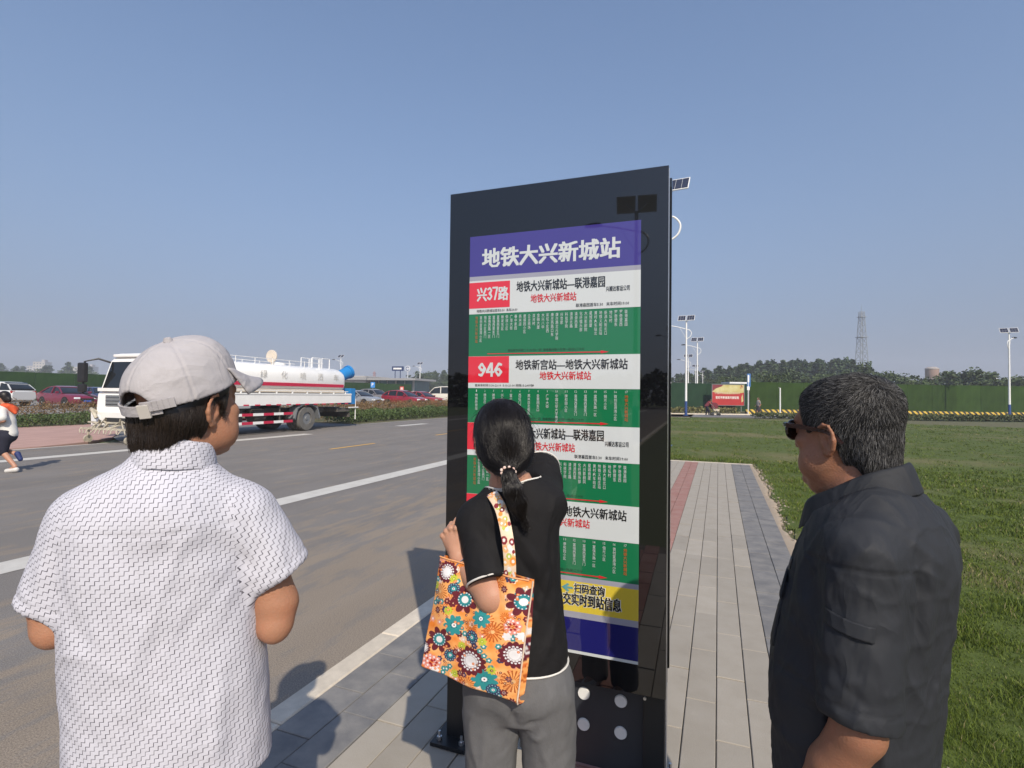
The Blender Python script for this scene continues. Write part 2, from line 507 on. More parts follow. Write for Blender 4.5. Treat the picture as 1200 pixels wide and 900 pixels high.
# ragged mortar and rubble along the right edge
m_mortar = mat("mortar", (0.40, 0.33, 0.25), rough=1, var=0.25, vscale=10, col2=(0.28, 0.22, 0.16), bump=0.6, bscale=50)
XE = x
ys = np.arange(-2, P_END + 0.2, 0.06)
wob = 0.115 + 0.07 * vnoise(ys[:, None], 3, 3, 0.5) + 0.03 * vnoise(ys[:, None], 4, 2, 2.2)
V, F = [], []
for i, yy in enumerate(ys):
    ww = max(0.03, wob[i])
    for t, zz in ((0, 0.004), (0.35, 0.008), (0.75, 0.004), (1.0, -0.03)):
        V.append((XE - 0.004 + ww * t, yy, zz + random.uniform(-.004, .004)))
for i in range(len(ys) - 1):
    for k in range(3): F.append((i * 4 + k, i * 4 + k + 1, i * 4 + k + 5, i * 4 + k + 4))
link("mortar_edge", fmesh("mortar_edge", V, np.array(F), [m_mortar], smooth=True), path)
m_rub = mat("rubble", (0.42, 0.36, 0.29), rough=1, var=0.35, vscale=4, col2=(0.22, 0.17, 0.13))
b = MB()
for i in range(520):
    yy = random.uniform(-1, P_END)
    ww = float(np.interp(yy, ys, wob))
    s_ = random.choice((0.008, 0.012, 0.02, 0.03)) * random.uniform(0.7, 1.3)
    rot = Matrix.Rotation(random.uniform(0, 6), 3, 'Z') @ Matrix.Rotation(random.uniform(-.5, .5), 3, 'X')
    b.box((XE + ww + random.gauss(0.02, 0.05), yy, 0.0), (s_ * 1.5, s_ * 1.1, s_ * 0.8), rot=rot, taper=0.6)
props(b.build("rubble", m_rub), kind='stuff').rotation_euler = (0, 0, ROAD_RZ)
# white paint chips on the path
m_chip = mat("white_specks", (0.7, 0.68, 0.64), rough=0.9)

# ---- lawn
def lawn_field(P):
    """0 = lush, 1 = dry; P is (n,2)"""
    a = vnoise(P * np.array([[0.55, 1.0]]), 21, 3, 0.16)
    b_ = vnoise(P, 22, 3, 0.6)
    return np.clip(0.60 * a + 0.28 * b_ - 0.02, 0, 1)
m_lawn = mat("lawn_soil", (0.1, 0.1, 0.05), rough=1, attr="Col", var=0.28, vscale=9, bump=0.6, bscale=24)
# polar grid reaching from the path to the far road
rs = np.geomspace(0.9, 43.5, 110)
an = np.linspace(R(-70), R(62), 200)
V = []; 
for r_ in rs:
    for a_ in an:
        V.append((r_ * math.sin(a_), r_ * math.cos(a_)))
V = np.array(V)                                  # camera-aligned, then to world
Wd = np.stack([V[:, 0] * RX + V[:, 1] * FX, V[:, 0] * RY + V[:, 1] * FY], 1)
xp = Wd[:, 0] - SH * Wd[:, 1]
# keep right of the path edge; beyond the path's end the lawn runs to the kerb
edge = np.where(Wd[:, 1] < P_END + 0.12, XE + np.interp(Wd[:, 1], ys, wob) * 0.8, KX + 0.136 - 1.6 * np.clip((Wd[:, 1] - 14.5) / 12, 0, 1))
nx, ny = len(an), len(rs)
idx = np.arange(nx * ny).reshape(ny, nx)
F = np.stack([idx[:-1, :-1], idx[:-1, 1:], idx[1:, 1:], idx[1:, :-1]], -1).reshape(-1, 4)
ok = (xp > edge)
keep = ok[F].all(1)
zz = 0.004 + 0.012 * vnoise(Wd, 5, 3, 0.5) + np.where(Wd[:, 1] > 15, 0.022, 0.0)
# let border vertices sink under the edge
dry = lawn_field(Wd)
base = np.array([0.066, 0.092, 0.013]) * (1 - dry[:, None]) + np.array([0.19, 0.15, 0.075]) * dry[:, None]
me = fmesh("lawn", np.c_[Wd, zz], F[keep][:, ::-1], [m_lawn], smooth=True)
color_attr(me, base)
props(link("lawn", me), kind='structure')
# soil under the lawn's border (the polar grid leaves steps there)
b = MB()
b.add([(*rd(XE - 0.02, -12), -0.012), (60, -12, -0.012), (60, 55, -0.012), (*rd(KX + 0.14, 47), -0.012), (*rd(KX + 0.14, P_END + 0.1), -0.012), (*rd(XE - 0.02, P_END + 0.1), -0.012)], [(0, 1, 2, 3, 4, 5)])
props(b.build("soil", mat("soil", (0.13, 0.105, 0.06), rough=1, var=0.3, vscale=7, col2=(0.08, 0.095, 0.03))), kind='structure')

m_blade = mat("grass_blades", (0.06, 0.1, 0.02), rough=0.55, attr="Col", spec=0.25)
def blades(n, rmin, rmax, seed):
    g = np.random.default_rng(seed)
    r_ = rmin * (rmax / rmin) ** g.random(n)
    a_ = g.uniform(R(-8), R(56), n)
    cxy = np.stack([r_ * np.sin(a_), r_ * np.cos(a_)], 1)
    W = np.stack([cxy[:, 0] * RX + cxy[:, 1] * FX, cxy[:, 0] * RY + cxy[:, 1] * FY], 1)
    xp = W[:, 0] - SH * W[:, 1]
    edge = np.where(W[:, 1] < P_END + 0.15, XE + np.interp(W[:, 1], ys, wob) + 0.01, KX + 0.15 - 1.6 * np.clip((W[:, 1] - 14.5) / 12, 0, 1))
    dr = lawn_field(W)
    near_edge = np.clip((xp - edge) / 0.25, 0, 1)
    k = (xp > edge) & (g.random(n) < (1.05 - 0.75 * dr) * (0.25 + 0.75 * near_edge))
    W, r_, dr = W[k], r_[k], dr[k]; n = len(W)
    tuft = np.clip(0.5 + 0.9 * vnoise(W, 31, 3, 1.3), 0, 1.4)
    h = (0.015 + 0.036 * tuft) * g.uniform(0.6, 1.4, n) * (1 - 0.35 * dr) * (1 + 0.012 * r_)
    w = np.maximum(0.0014, 0.0005 * r_) * g.uniform(0.7, 1.3, n)
    th = g.uniform(0, 2 * PI, n); lean = g.uniform(0.15, 1.1, n) * h; lt = g.uniform(0, 2 * PI, n)
    z0 = np.full(n, -0.004)
    A = np.c_[W[:, 0] - np.cos(th) * w, W[:, 1] - np.sin(th) * w, z0]
    B = np.c_[W[:, 0] + np.cos(th) * w, W[:, 1] + np.sin(th) * w, z0]
    Cc = np.c_[W[:, 0] + np.cos(lt) * lean, W[:, 1] + np.sin(lt) * lean, z0 + h]
    mid = np.c_[W[:, 0] + np.cos(lt) * lean * 0.3, W[:, 1] + np.sin(lt) * lean * 0.3, z0 + h * 0.62]
    A2 = mid - np.c_[np.cos(th) * w * .7, np.sin(th) * w * .7, 0 * w]; B2 = mid + np.c_[np.cos(th) * w * .7, np.sin(th) * w * .7, 0 * w]
    V = np.stack([A, B, B2, A2, Cc], 1).reshape(-1, 3)
    i = np.arange(n) * 5
    Q = np.c_[i, i + 1, i + 2, i + 3]; T = np.c_[i + 3, i + 2, i + 4]
    t = g.random((n, 1))
    green = np.array([0.062, 0.098, 0.013]) * (1 - t) + np.array([0.132, 0.170, 0.026]) * t
    straw = np.array([0.27, 0.225, 0.115])
    isdry = (g.random(n) < 0.03 + 0.6 * dr)[:, None]
    c = np.where(isdry, straw * g.uniform(0.6, 1.1, (n, 1)), green * g.uniform(0.7, 1.2, (n, 1)))
    return V, Q, T, np.repeat(c, 5, axis=0)
V, Q, T, c = blades(540000, 1.7, 43, 11)
me = fmesh("grass", V, [Q, T], [m_blade]); color_attr(me, c)
props(link("grass", me), kind='stuff')
me.polygons.foreach_set("use_smooth", np.zeros(len(me.polygons), bool))

# ---- far side road beyond the lawn
def cf(u, d): return (d * FX + u * RX, d * FY + u * RY)     # u metres right, d metres ahead of the camera
sheet("side_road", [cf(-14, 43.2), cf(25.5, 43.2), cf(27.5, 49.5), cf(-14, 49.5)], 0.0, m_asphalt2)
m_dirt = mat("planting_soil", (0.17, 0.14, 0.085), rough=1, var=0.3, vscale=0.8, col2=(0.10, 0.11, 0.045))
sheet("verge", [cf(-14, 49.5), cf(90, 49.5), cf(90, 66), cf(-14, 66)], 0.004, m_dirt)
sheet("verge", [cf(25.5, 43.0), cf(90, 43.0), cf(90, 49.5), cf(27.5, 49.5)], 0.006, mat("verge_grass", (0.045, 0.072, 0.02), rough=1, var=0.3, vscale=1.2, col2=(0.085, 0.10, 0.04)))
b = MB()
for (u0, u1) in ((-6, 27),):
    p0, p1 = cf(u0, 49.55), cf(u1, 49.55)
    b.bar((*p0, 0.03), (*p1, 0.03), 0.12, 0.14)
props(b.build("verge_kerb", m_kerb), kind='structure')

# ---- leafy masses
def leaf_quads(C, size, g, aspect=0.6, upbias=0.0):
    """one bent-free leaf quad per centre with random orientation"""
    n = len(C)
    a = g.normal(size=(n, 3)); a[:, 2] += upbias; a /= np.linalg.norm(a, axis=1)[:, None]
    b_ = g.normal(size=(n, 3)); b_ -= a * (a * b_).sum(1)[:, None]; b_ /= np.linalg.norm(b_, axis=1)[:, None]
    s = np.asarray(size).reshape(-1, 1) * np.ones((n, 1))
    V = np.stack([C - a * s, C + b_ * s * aspect, C + a * s, C - b_ * s * aspect], 1).reshape(-1, 3)
    return V, np.arange(n * 4).reshape(n, 4)

m_leaf = mat("leaves", (0.06, 0.09, 0.03), rough=0.6, attr="Col", spec=0.3)
def leaf_mass(name, C, size, cols_, g, parent=None, upbias=0.0, aspect=0.6):
    V, Q = leaf_quads(C, size, g, aspect, upbias)
    me = fmesh(name, V, Q, [m_leaf]); color_attr(me, np.repeat(cols_, 4, axis=0))
    return link(name, me, parent)

def hedge(name, label, p0, p1, width, height, n, c0, c1, size, seed, cat="hedge", group=None, spiky=0.0, z0=0.0):
    """p0,p1 on the ground; leaf-covered bank between them, uneven top"""
    g = np.random.default_rng(seed)
    p0, p1 = np.array(p0, float), np.array(p1, float)
    L_ = np.linalg.norm(p1 - p0); d = (p1 - p0) / L_; nrm = np.array([-d[1], d[0]])
    t = g.random(n) * L_; s = g.uniform(-0.5, 0.5, n) * width
    top = height * (0.86 + 0.22 * vnoise(np.c_[t, s], seed, 3, 0.5)) * (1 - 0.25 * (np.abs(s) / (width / 2)) ** 3)
    z = top * g.random(n) ** (0.55)
    C = np.c_[p0 + t[:, None] * d + s[:, None] * nrm, z + z0] - np.array([*((p0 + p1) / 2), z0])
    mix = g.random((n, 1)); c = (c0 * (1 - mix) + c1 * mix) * g.uniform(0.65, 1.3, (n, 1))
    e = thing(name, label, cat, (*((p0 + p1) / 2), z0), group=group)
    leaf_mass("foliage", C, size * g.uniform(0.6, 1.3, n), c, g, e, upbias=spiky, aspect=0.6 if not spiky else 0.3)
    # dark stems and inner body that stop the light
    b = MB()
    for i in range(max(6, int(L_ * 1.2))):
        tt = random.uniform(0.02, 0.98) * L_; ss = random.uniform(-.4, .4) * width
        q = p0 + tt * d + ss * nrm - (p0 + p1) / 2
        b.cyl((q[0], q[1], 0), (q[0] + random.uniform(-.1, .1), q[1] + random.uniform(-.1, .1), height * 0.8), 0.02, 0.008, 5)
    props(b.build("stems", m_stem, e), kind='stuff')
    return e
m_stem = mat("stem", (0.09, 0.065, 0.04), rough=0.9)
GR0, GR1 = np.array([0.045, 0.075, 0.022]), np.array([0.10, 0.14, 0.045])
RU0, RU1 = np.array([0.15, 0.075, 0.036]), np.array([0.19, 0.14, 0.06])
hedge("clipped_hedge", "low green hedge behind the pink paving, in front of the rusty shrubs", rd(-26.6, -8), rd(-27.4, 18.5), 1.6, 0.62, 26000, GR0, GR1, 0.045, 1)
hedge("shrub_row", "rusty brown shrub row in front of the maroon saloon car", rd(-29.0, -8), rd(-29.6, 19), 2.4, 1.22, 26000, RU0, RU1 * 0.9, 0.055, 2, cat="shrubs", spiky=0.8)
hedge("clipped_hedge", "low green hedge along the kerb behind the tank lorry's tail", rd(-18.6, 22.6), rd(-18.6, 58), 1.7, 0.82, 34000, GR0, GR1 * 1.05, 0.055, 3)
hedge("shrub_row", "rusty brown shrub row behind the lorry, in front of the red hatchback", rd(-21.6, 22.2), rd(-21.6, 60), 3.4, 1.28, 36000, RU0, RU1, 0.06, 4, cat="shrubs", spiky=0.8)
hedge("low_shrubs", "olive low planting in front of the red billboard", cf(-4.5, 51.6), cf(22, 51.6), 1.4, 0.75, 5000, np.array([.13, .11, .04]), np.array([.17, .17, .06]), 0.11, 5, cat="shrubs")
hedge("low_shrubs", "dark low planting at the lawn's far edge below the right lamp", cf(19, 41.6), cf(60, 42.4), 1.3, 0.58, 12000, np.array([.05, .07, .025]), np.array([.10, .11, .05]), 0.085, 6, cat="shrubs")
sheet("planting_bed", [rd(-17.3, 23), rd(-17.3, 200), rd(-28, 200), rd(-28, 23)], 0.02, m_dirt)
sheet("planting_bed", [rd(-25.8, -30), rd(-27.2, 15.8), rd(-31, 19), rd(-31, -30)], 0.02, m_dirt)
# raised car park on the far side
b = MB(); b.prism([rd(-31, -60), rd(-31, 20), rd(-28.2, 24), rd(-28.2, 200), rd(-110, 200), rd(-140, -60)], -0.05, 0.4, 'Z')
props(b.build("car_park", mat("car_park_surface", (0.25, 0.24, 0.225), rough=0.9, var=0.12, vscale=0.4)), kind='structure')

# ---- trees
m_bark = mat("bark", (0.11, 0.085, 0.06), rough=0.95, var=0.3, vscale=8)
def tree_proto(kind, h, seed):
    """returns (trunk mesh, crown mesh) for a tree standing at the origin"""
    g = np.random.default_rng(seed); rr = random.Random(seed)
    b = MB()
    th = h * (0.9 if kind == 'poplar' else 0.6)
    pts = [(rr.uniform(-.02, .02) * h * i / 5, rr.uniform(-.02, .02) * h * i / 5, th * i / 5) for i in range(6)]
    r0 = 0.018 * h
    b.tube(pts, [r0 * (1 - 0.82 * i / 5) for i in range(6)], 7)
    tips = []
    nl = 16 if kind == 'poplar' else 11
    for i in range(nl):
        t = rr.uniform(0.25, 0.95); z = th * t
        px_, py_ = np.interp(z, [p[2] for p in pts], [p[0] for p in pts]), np.interp(z, [p[2] for p in pts], [p[1] for p in pts])
        a = 2.4 * i + rr.uniform(-.4, .4)
        if kind == 'poplar': L_, up = h * 0.10 * (1.2 - t * 0.6), 1.6
        else: L_, up = h * rr.uniform(0.2, 0.34) * (1.15 - 0.4 * t), rr.uniform(0.35, 0.9)
        e = Vector((px_ + math.cos(a) * L_, py_ + math.sin(a) * L_, z + L_ * up))
        b.tube([(px_, py_, z), ((px_ + e.x) / 2, (py_ + e.y) / 2, (z + e.z) / 2 + 0.05 * L_), e], [r0 * 0.42 * (1.1 - t * .6), r0 * 0.25, r0 * 0.08], 5)
        tips.append(e)
    tips.append(Vector((pts[-1][0], pts[-1][1], th * 1.03)))
    C, B_ = [], []
    if kind == 'poplar':
        for k in range(30):
            z = h * (0.14 + 0.86 * k / 29); w = h * 0.085 * (math.sin(min(1, (z / h) * 1.25) * PI * 0.62) ** 0.8) * (1.15 - (z / h) ** 4) + 0.12
            for _ in range(2):
                a = rr.uniform(0, 6.28); q = w * rr.uniform(0.2, 0.9)
                C.append((math.cos(a) * q, math.sin(a) * q, z + rr.uniform(-.02, .02) * h)); B_.append(h * 0.052 * rr.uniform(.7, 1.2))
    else:
        for e in tips:
            for _ in range(4):
                C.append((e.x + rr.gauss(0, .06) * h, e.y + rr.gauss(0, .06) * h, e.z + rr.gauss(0.02, .05) * h)); B_.append(h * 0.095 * rr.uniform(.6, 1.25))
        for _ in range(14):
            a = rr.uniform(0, 6.28); q = h * rr.uniform(0.05, 0.3); z = h * rr.uniform(0.2, 0.55)
            C.append((math.cos(a) * q, math.sin(a) * q, z)); B_.append(h * 0.09 * rr.uniform(.7, 1.2))
    C = np.array(C); B_ = np.array(B_)
    per = 34 if kind != 'poplar' else 26
    n = len(C) * per
    ci = np.repeat(np.arange(len(C)), per)
    d = g.normal(size=(n, 3)); d /= np.linalg.norm(d, axis=1)[:, None]
    rad = B_[ci] * g.random(n) ** 0.45
    P = C[ci] + d * rad[:, None] * np.array([1, 1, 0.8 if kind != 'poplar' else 1.25])
    P[:, 2] = np.maximum(P[:, 2], 0.06 * h)
    tint = g.uniform(0.6, 1.35, len(C))[ci][:, None]
    mix = g.random((n, 1))
    c = (np.array([0.042, 0.066, 0.026]) * (1 - mix) + np.array([0.085, 0.115, 0.045]) * mix) * tint
    if kind == 'poplar': c = c * np.array([0.85, 0.95, 1.05])
    V, Q = leaf_quads(P, 0.026 * h * g.uniform(0.6, 1.3, n), g, 0.62)
    cm = fmesh("crown", V, Q, [m_leaf]); color_attr(cm, np.repeat(c, 4, axis=0))
    return b.mesh("trunk", m_bark, smooth=True), cm
protos = {k: [tree_proto(k, 10.0, 100 + 10 * j + s) for s in range(3)] for j, k in enumerate(('poplar', 'round', 'loose'))}
def tree(kind, px, d, h, label, group=None, z=0.0, wide=1.0):
    t = (px - 600) / 620
    x, y = polar(t, d)
    pr = protos[kind][random.randrange(3)]
    e = thing("poplar_tree" if kind == 'poplar' else "broadleaf_tree", label, "tree", (x, y, z), random.uniform(0, 6.28), group)
    s = h / 10.0
    e.scale = (s * wide, s * wide, s)
    link("trunk", pr[0], e); link("crown", pr[1], e)
    return e
# skyline profile on the right: (bearing in the photograph, height of the skyline)
prof_x = [780, 800, 830, 860, 885, 920, 950, 975, 1000, 1012, 1030, 1050, 1075, 1100, 1120, 1140, 1160, 1180, 1210, 1260]
prof_y = [440, 437, 433, 429, 425, 424, 423, 424, 421, 416, 420, 427, 432, 431, 424, 420, 428, 434, 428, 430]
def hgt(px, d, dy=0):
    hor = 463 + 0.012 * (px - 600)
    return CAM_H + (hor - np.interp(px, prof_x, prof_y) - dy) / 620 * d
GP = "dense poplars in the belt behind the right green hoarding"
for i, px in enumerate(np.arange(788, 1000, 4.6)):
    d = random.uniform(135, 160)
    tree('poplar', px + random.uniform(-1.5, 1.5), d, hgt(px, d, random.uniform(-1, 5)), "dark poplar in the dense tree belt behind the right green hoarding", GP, wide=1.35)
GF = "bushy trees just behind the right green hoarding"
for i, px in enumerate(np.arange(838, 1290, 13)):
    d = random.uniform(84, 112)
    tree(random.choice(('round', 'loose')), px + random.uniform(-6, 6), d, hgt(px, d, random.uniform(2, 10)), "bushy broadleaf tree just behind the right green hoarding", GF, wide=1.3)
tree('round', 1012, 100, hgt(1012, 100, -1), "tallest broadleaf tree, standing at the foot of the lattice mast", wide=1.0)
tree('round', 1138, 92, hgt(1138, 92, -1), "big round broadleaf tree right of the brown water tower", wide=1.3)
tree('loose', 1116, 96, hgt(1118, 96, 3), "broadleaf tree between the water tower and the big round tree", wide=1.1)
tree('loose', 1203, 90, hgt(1203, 90, 0), "broadleaf tree at the right edge beyond the right solar lamp", wide=1.2)
tree('round', 915, 70, 6.4, "olive bushy tree standing right behind the hoarding above the walker", wide=1.1)
GL = "hazy far trees beyond the left green hoarding"
for i, px in enumerate(np.r_[np.arange(-40, 40, 6.5), np.arange(52, 110, 6.0)]):
    d = random.uniform(270, 330)
    tree(random.choice(('poplar', 'poplar', 'loose')), px + random.uniform(-2, 2), d, CAM_H + (456 - random.uniform(425, 432)) / 620 * d, "hazy distant tree beyond the left green hoarding", GL, wide=1.5)
tree('poplar', 80, 280, 15.5, "pointed hazy tree, tallest beyond the left green hoarding", wide=1.3)
GM = "trees beyond the station building and the white van"
for i, px in enumerate(np.arange(490, 545, 5.0)):
    d = random.uniform(190, 240)
    tree(random.choice(('poplar', 'loose')), px, d, CAM_H + (462 - random.uniform(430, 438)) / 620 * d, "hazy tree beyond the white van and the station", GM, wide=1.5)
for px, ht in ((383, 12.0), (391, 13.5)):
    tree('loose', px, 190, ht, "dark bushy tree showing just above the tank lorry's blue cannon" if px == 391 else "dark bushy tree behind the tank lorry's railings", wide=1.4)
# ================================================================== STREET FURNITURE AND BUILDINGS
# ---- lettering: all strings are turned into flat meshes in one pass
TXT = []
def text(part, s, x0, x1, z0, z1, y, m, bold=0.0, vertical=False):
    """fit string s into the box (x0..x1, z0..z1) of the plane at depth y of part key `part`"""
    TXT.append((part, s, x0, x1, z0, z1, y, m, bold, vertical))
def flush_text(parents):
    """parents: part key -> (object name, parent). Builds one lettering mesh per part key"""
    tmp = []
    for t in TXT:
        cu = bpy.data.curves.new("t", 'FONT')
        cu.body = "\n".join(t[1]) if t[9] else t[1]
        cu.size = 1.0; cu.resolution_u = 1
        cu.offset = 0.0
        if t[9]: cu.align_x = 'CENTER'
        o = bpy.data.objects.new("t", cu); COL.objects.link(o); tmp.append(o)
    dg = bpy.context.evaluated_depsgraph_get(); dg.update()
    acc = {}
    for t, o in zip(TXT, tmp):
        ev = o.evaluated_get(dg); me = ev.to_mesh()
        n = len(me.vertices)
        if n == 0: ev.to_mesh_clear(); continue
        co = np.empty(n * 3, np.float32); me.vertices.foreach_get("co", co); co = co.reshape(-1, 3)
        fs = [tuple(p.vertices) for p in me.polygons]
        ev.to_mesh_clear()
        lo, hi = co[:, :2].min(0), co[:, :2].max(0)
        sx = (t[3] - t[2]) / max(hi[0] - lo[0], 1e-6); sz = (t[5] - t[4]) / max(hi[1] - lo[1], 1e-6)
        a = acc.setdefault(t[0], ([], [], [], []))
        if t[7] not in a[3]: a[3].append(t[7])
        em = (t[5] - t[4]) / max(1, len(t[1]) if t[9] else 1)
        w_ = t[8] * em
        for q, (ox, oz) in enumerate([(0, 0)] if w_ == 0 else [(-w_, -w_ * .6), (w_, -w_ * .6), (-w_, w_ * .6), (w_, w_ * .6), (0, 0)]):
            P = [(t[2] + (c[0] - lo[0]) * sx + ox, t[6] - q * 0.00004, t[4] + (c[1] - lo[1]) * sz + oz) for c in co]
            off = len(a[0]); a[0].extend(P); a[1].extend(tuple(i + off for i in f) for f in fs)
            a[2].extend([a[3].index(t[7])] * len(fs))
    for o in tmp:
        cu = o.data; bpy.data.objects.remove(o); bpy.data.curves.remove(cu)
    for k, (v, f, mi, ms) in acc.items():
        me = bpy.data.meshes.new("lettering"); me.from_pydata(v, [], f)
        for m in ms: me.materials.append(m)
        me.polygons.foreach_set("material_index", mi); me.update()
        props(link(parents[k][0], me, parents[k][1]), kind='stuff')
    TXT.clear()

# ---- green artificial-turf hoardings
def turf(name, c, c2):
    return rnd_mat(mat(name, c, rough=0.85, var=0.16, vscale=1.5, col2=c2, bump=0.5, bscale=14, spec=0.2, stretch=(1, 1, 0.6)), 0.88, 1.10)
m_turf = turf("turf_green", (0.023, 0.049, 0.008), (0.029, 0.058, 0.010))
m_turf_d = turf("turf_dark", (0.015, 0.042, 0.022), (0.019, 0.05, 0.024))
m_turf_l = turf("turf_left", (0.016, 0.042, 0.012), (0.022, 0.050, 0.014))
m_steel = mat("grey_steel", (0.3, 0.31, 0.32), rough=0.45, metal=0.6, var=0.1)
def hoarding(label, p0, p1, h, step, m, z0=0.0):
    p0, p1 = np.array(p0), np.array(p1)
    L_ = np.linalg.norm(p1 - p0); d = (p1 - p0) / L_; a = math.atan2(d[1], d[0])
    n = int(round(L_ / step)); w = L_ / n
    e = thing("hoarding", label, "hoarding", (*p0, z0), a)
    b = MB(); b.box((0, 0, h / 2), (w - 0.025, 0.06, h)); me = b.mesh("panel", m)
    b = MB(); b.box((0, 0, h / 2), (0.07, 0.07, h)); mp = b.mesh("post", m_steel)
    for i in range(n):
        link("panel", me, e, (w * (i + 0.5), random.uniform(-.012, .012), random.uniform(-.015, .015)))
        link("post", mp, e, (w * i, 0.10, 0))
    return e
hoarding("bright green turf hoarding across the right, behind the striped barrier", cf(24.5, 54.5), cf(84, 62.0), 3.25, 2.95, m_turf)
hoarding("darker green turf hoarding stretch behind the red billboard", cf(16.5, 62.3), cf(29.3, 62.0), 3.25, 2.1, m_turf_d)
hoarding("dark green turf hoarding far left beyond the parked cars", (polar(-1.18, 48)), (polar(-0.19, 100)), 3.0, 3.4, m_turf_l, 0.4)
for (u, d, w_, lab) in ((28.5, 64, 5.2, "white cabin roof edge showing above the hoarding, left of the sunglasses man's head"), (38.9, 64, 4.2, "white cabin roof edge showing above the hoarding, right of the sunglasses man's head")):
    x, y = cf(u, d)
    e = thing("site_cabin", lab, "cabin", (x, y, 0), YAW)
    b = MB(); b.box((0, 0, 1.6), (w_, 2.4, 3.2)); b.build("cabin_wall", mat("cabin_wall", (0.5, 0.52, 0.55), rough=0.6, var=0.08), e)
    b = MB(); b.box((0, 0, 3.33), (w_ + 0.2, 2.6, 0.28)); b.build("roof", mat("cabin_roof", (0.75, 0.76, 0.78), rough=0.5, var=0.08), e)

# ---- striped low barrier
m_str = bpy.data.materials.new("barrier_stripes"); m_str.use_nodes = True
def _stripes(m):
    N, L = m.node_tree.nodes, m.node_tree.links; b = N["Principled BSDF"]; b.inputs['Roughness'].default_value = 0.6
    t = N.new("ShaderNodeTexCoord"); s = N.new("ShaderNodeSeparateXYZ"); L.new(t.outputs['Object'], s.inputs[0])
    a = N.new("ShaderNodeMath"); a.operation = 'ADD'; L.new(s.outputs[0], a.inputs[0]); L.new(s.outputs[2], a.inputs[1])
    k = N.new("ShaderNodeMath"); k.operation = 'MULTIPLY'; k.inputs[1].default_value = 1 / 0.56; L.new(a.outputs[0], k.inputs[0])
    f = N.new("ShaderNodeMath"); f.operation = 'FRACT'; L.new(k.outputs[0], f.inputs[0])
    g = N.new("ShaderNodeMath"); g.operation = 'GREATER_THAN'; g.inputs[1].default_value = 0.5; L.new(f.outputs[0], g.inputs[0])
    x = N.new("ShaderNodeMix"); x.data_type = 'RGBA'; x.inputs[6].default_value = (0.025, 0.025, 0.025, 1); x.inputs[7].default_value = (0.62, 0.42, 0.05, 1)
    L.new(g.outputs[0], x.inputs[0])
    n = N.new("ShaderNodeTexNoise"); n.inputs['Scale'].default_value = 3; L.new(t.outputs['Object'], n.inputs[0])
    mr = N.new("ShaderNodeMapRange"); mr.inputs['To Min'].default_value = 0.7; mr.inputs['To Max'].default_value = 1.25; L.new(n.outputs[0], mr.inputs[0])
    sc = N.new("ShaderNodeVectorMath"); sc.operation = 'SCALE'; L.new(x.outputs[2], sc.inputs[0]); L.new(mr.outputs[0], sc.inputs['Scale']); L.new(sc.outputs[0], b.inputs['Base Color'])
_stripes(m_str)
bx, by = cf(23.6, 53.4)
e = thing("striped_barrier", "yellow and black striped low barrier at the foot of the right hoarding", "barrier", (bx, by, 0), YAW + 0.015)
b = MB(); b.prism([(-0.18, 0), (-0.14, 0.46), (0.14, 0.46), (0.18, 0)], 0, 1.58, 'X'); me = b.mesh("barrier_block", m_str)
for i in range(37): link("barrier_block", me, e, (i * 1.6, 0, random.uniform(-.01, .01)))

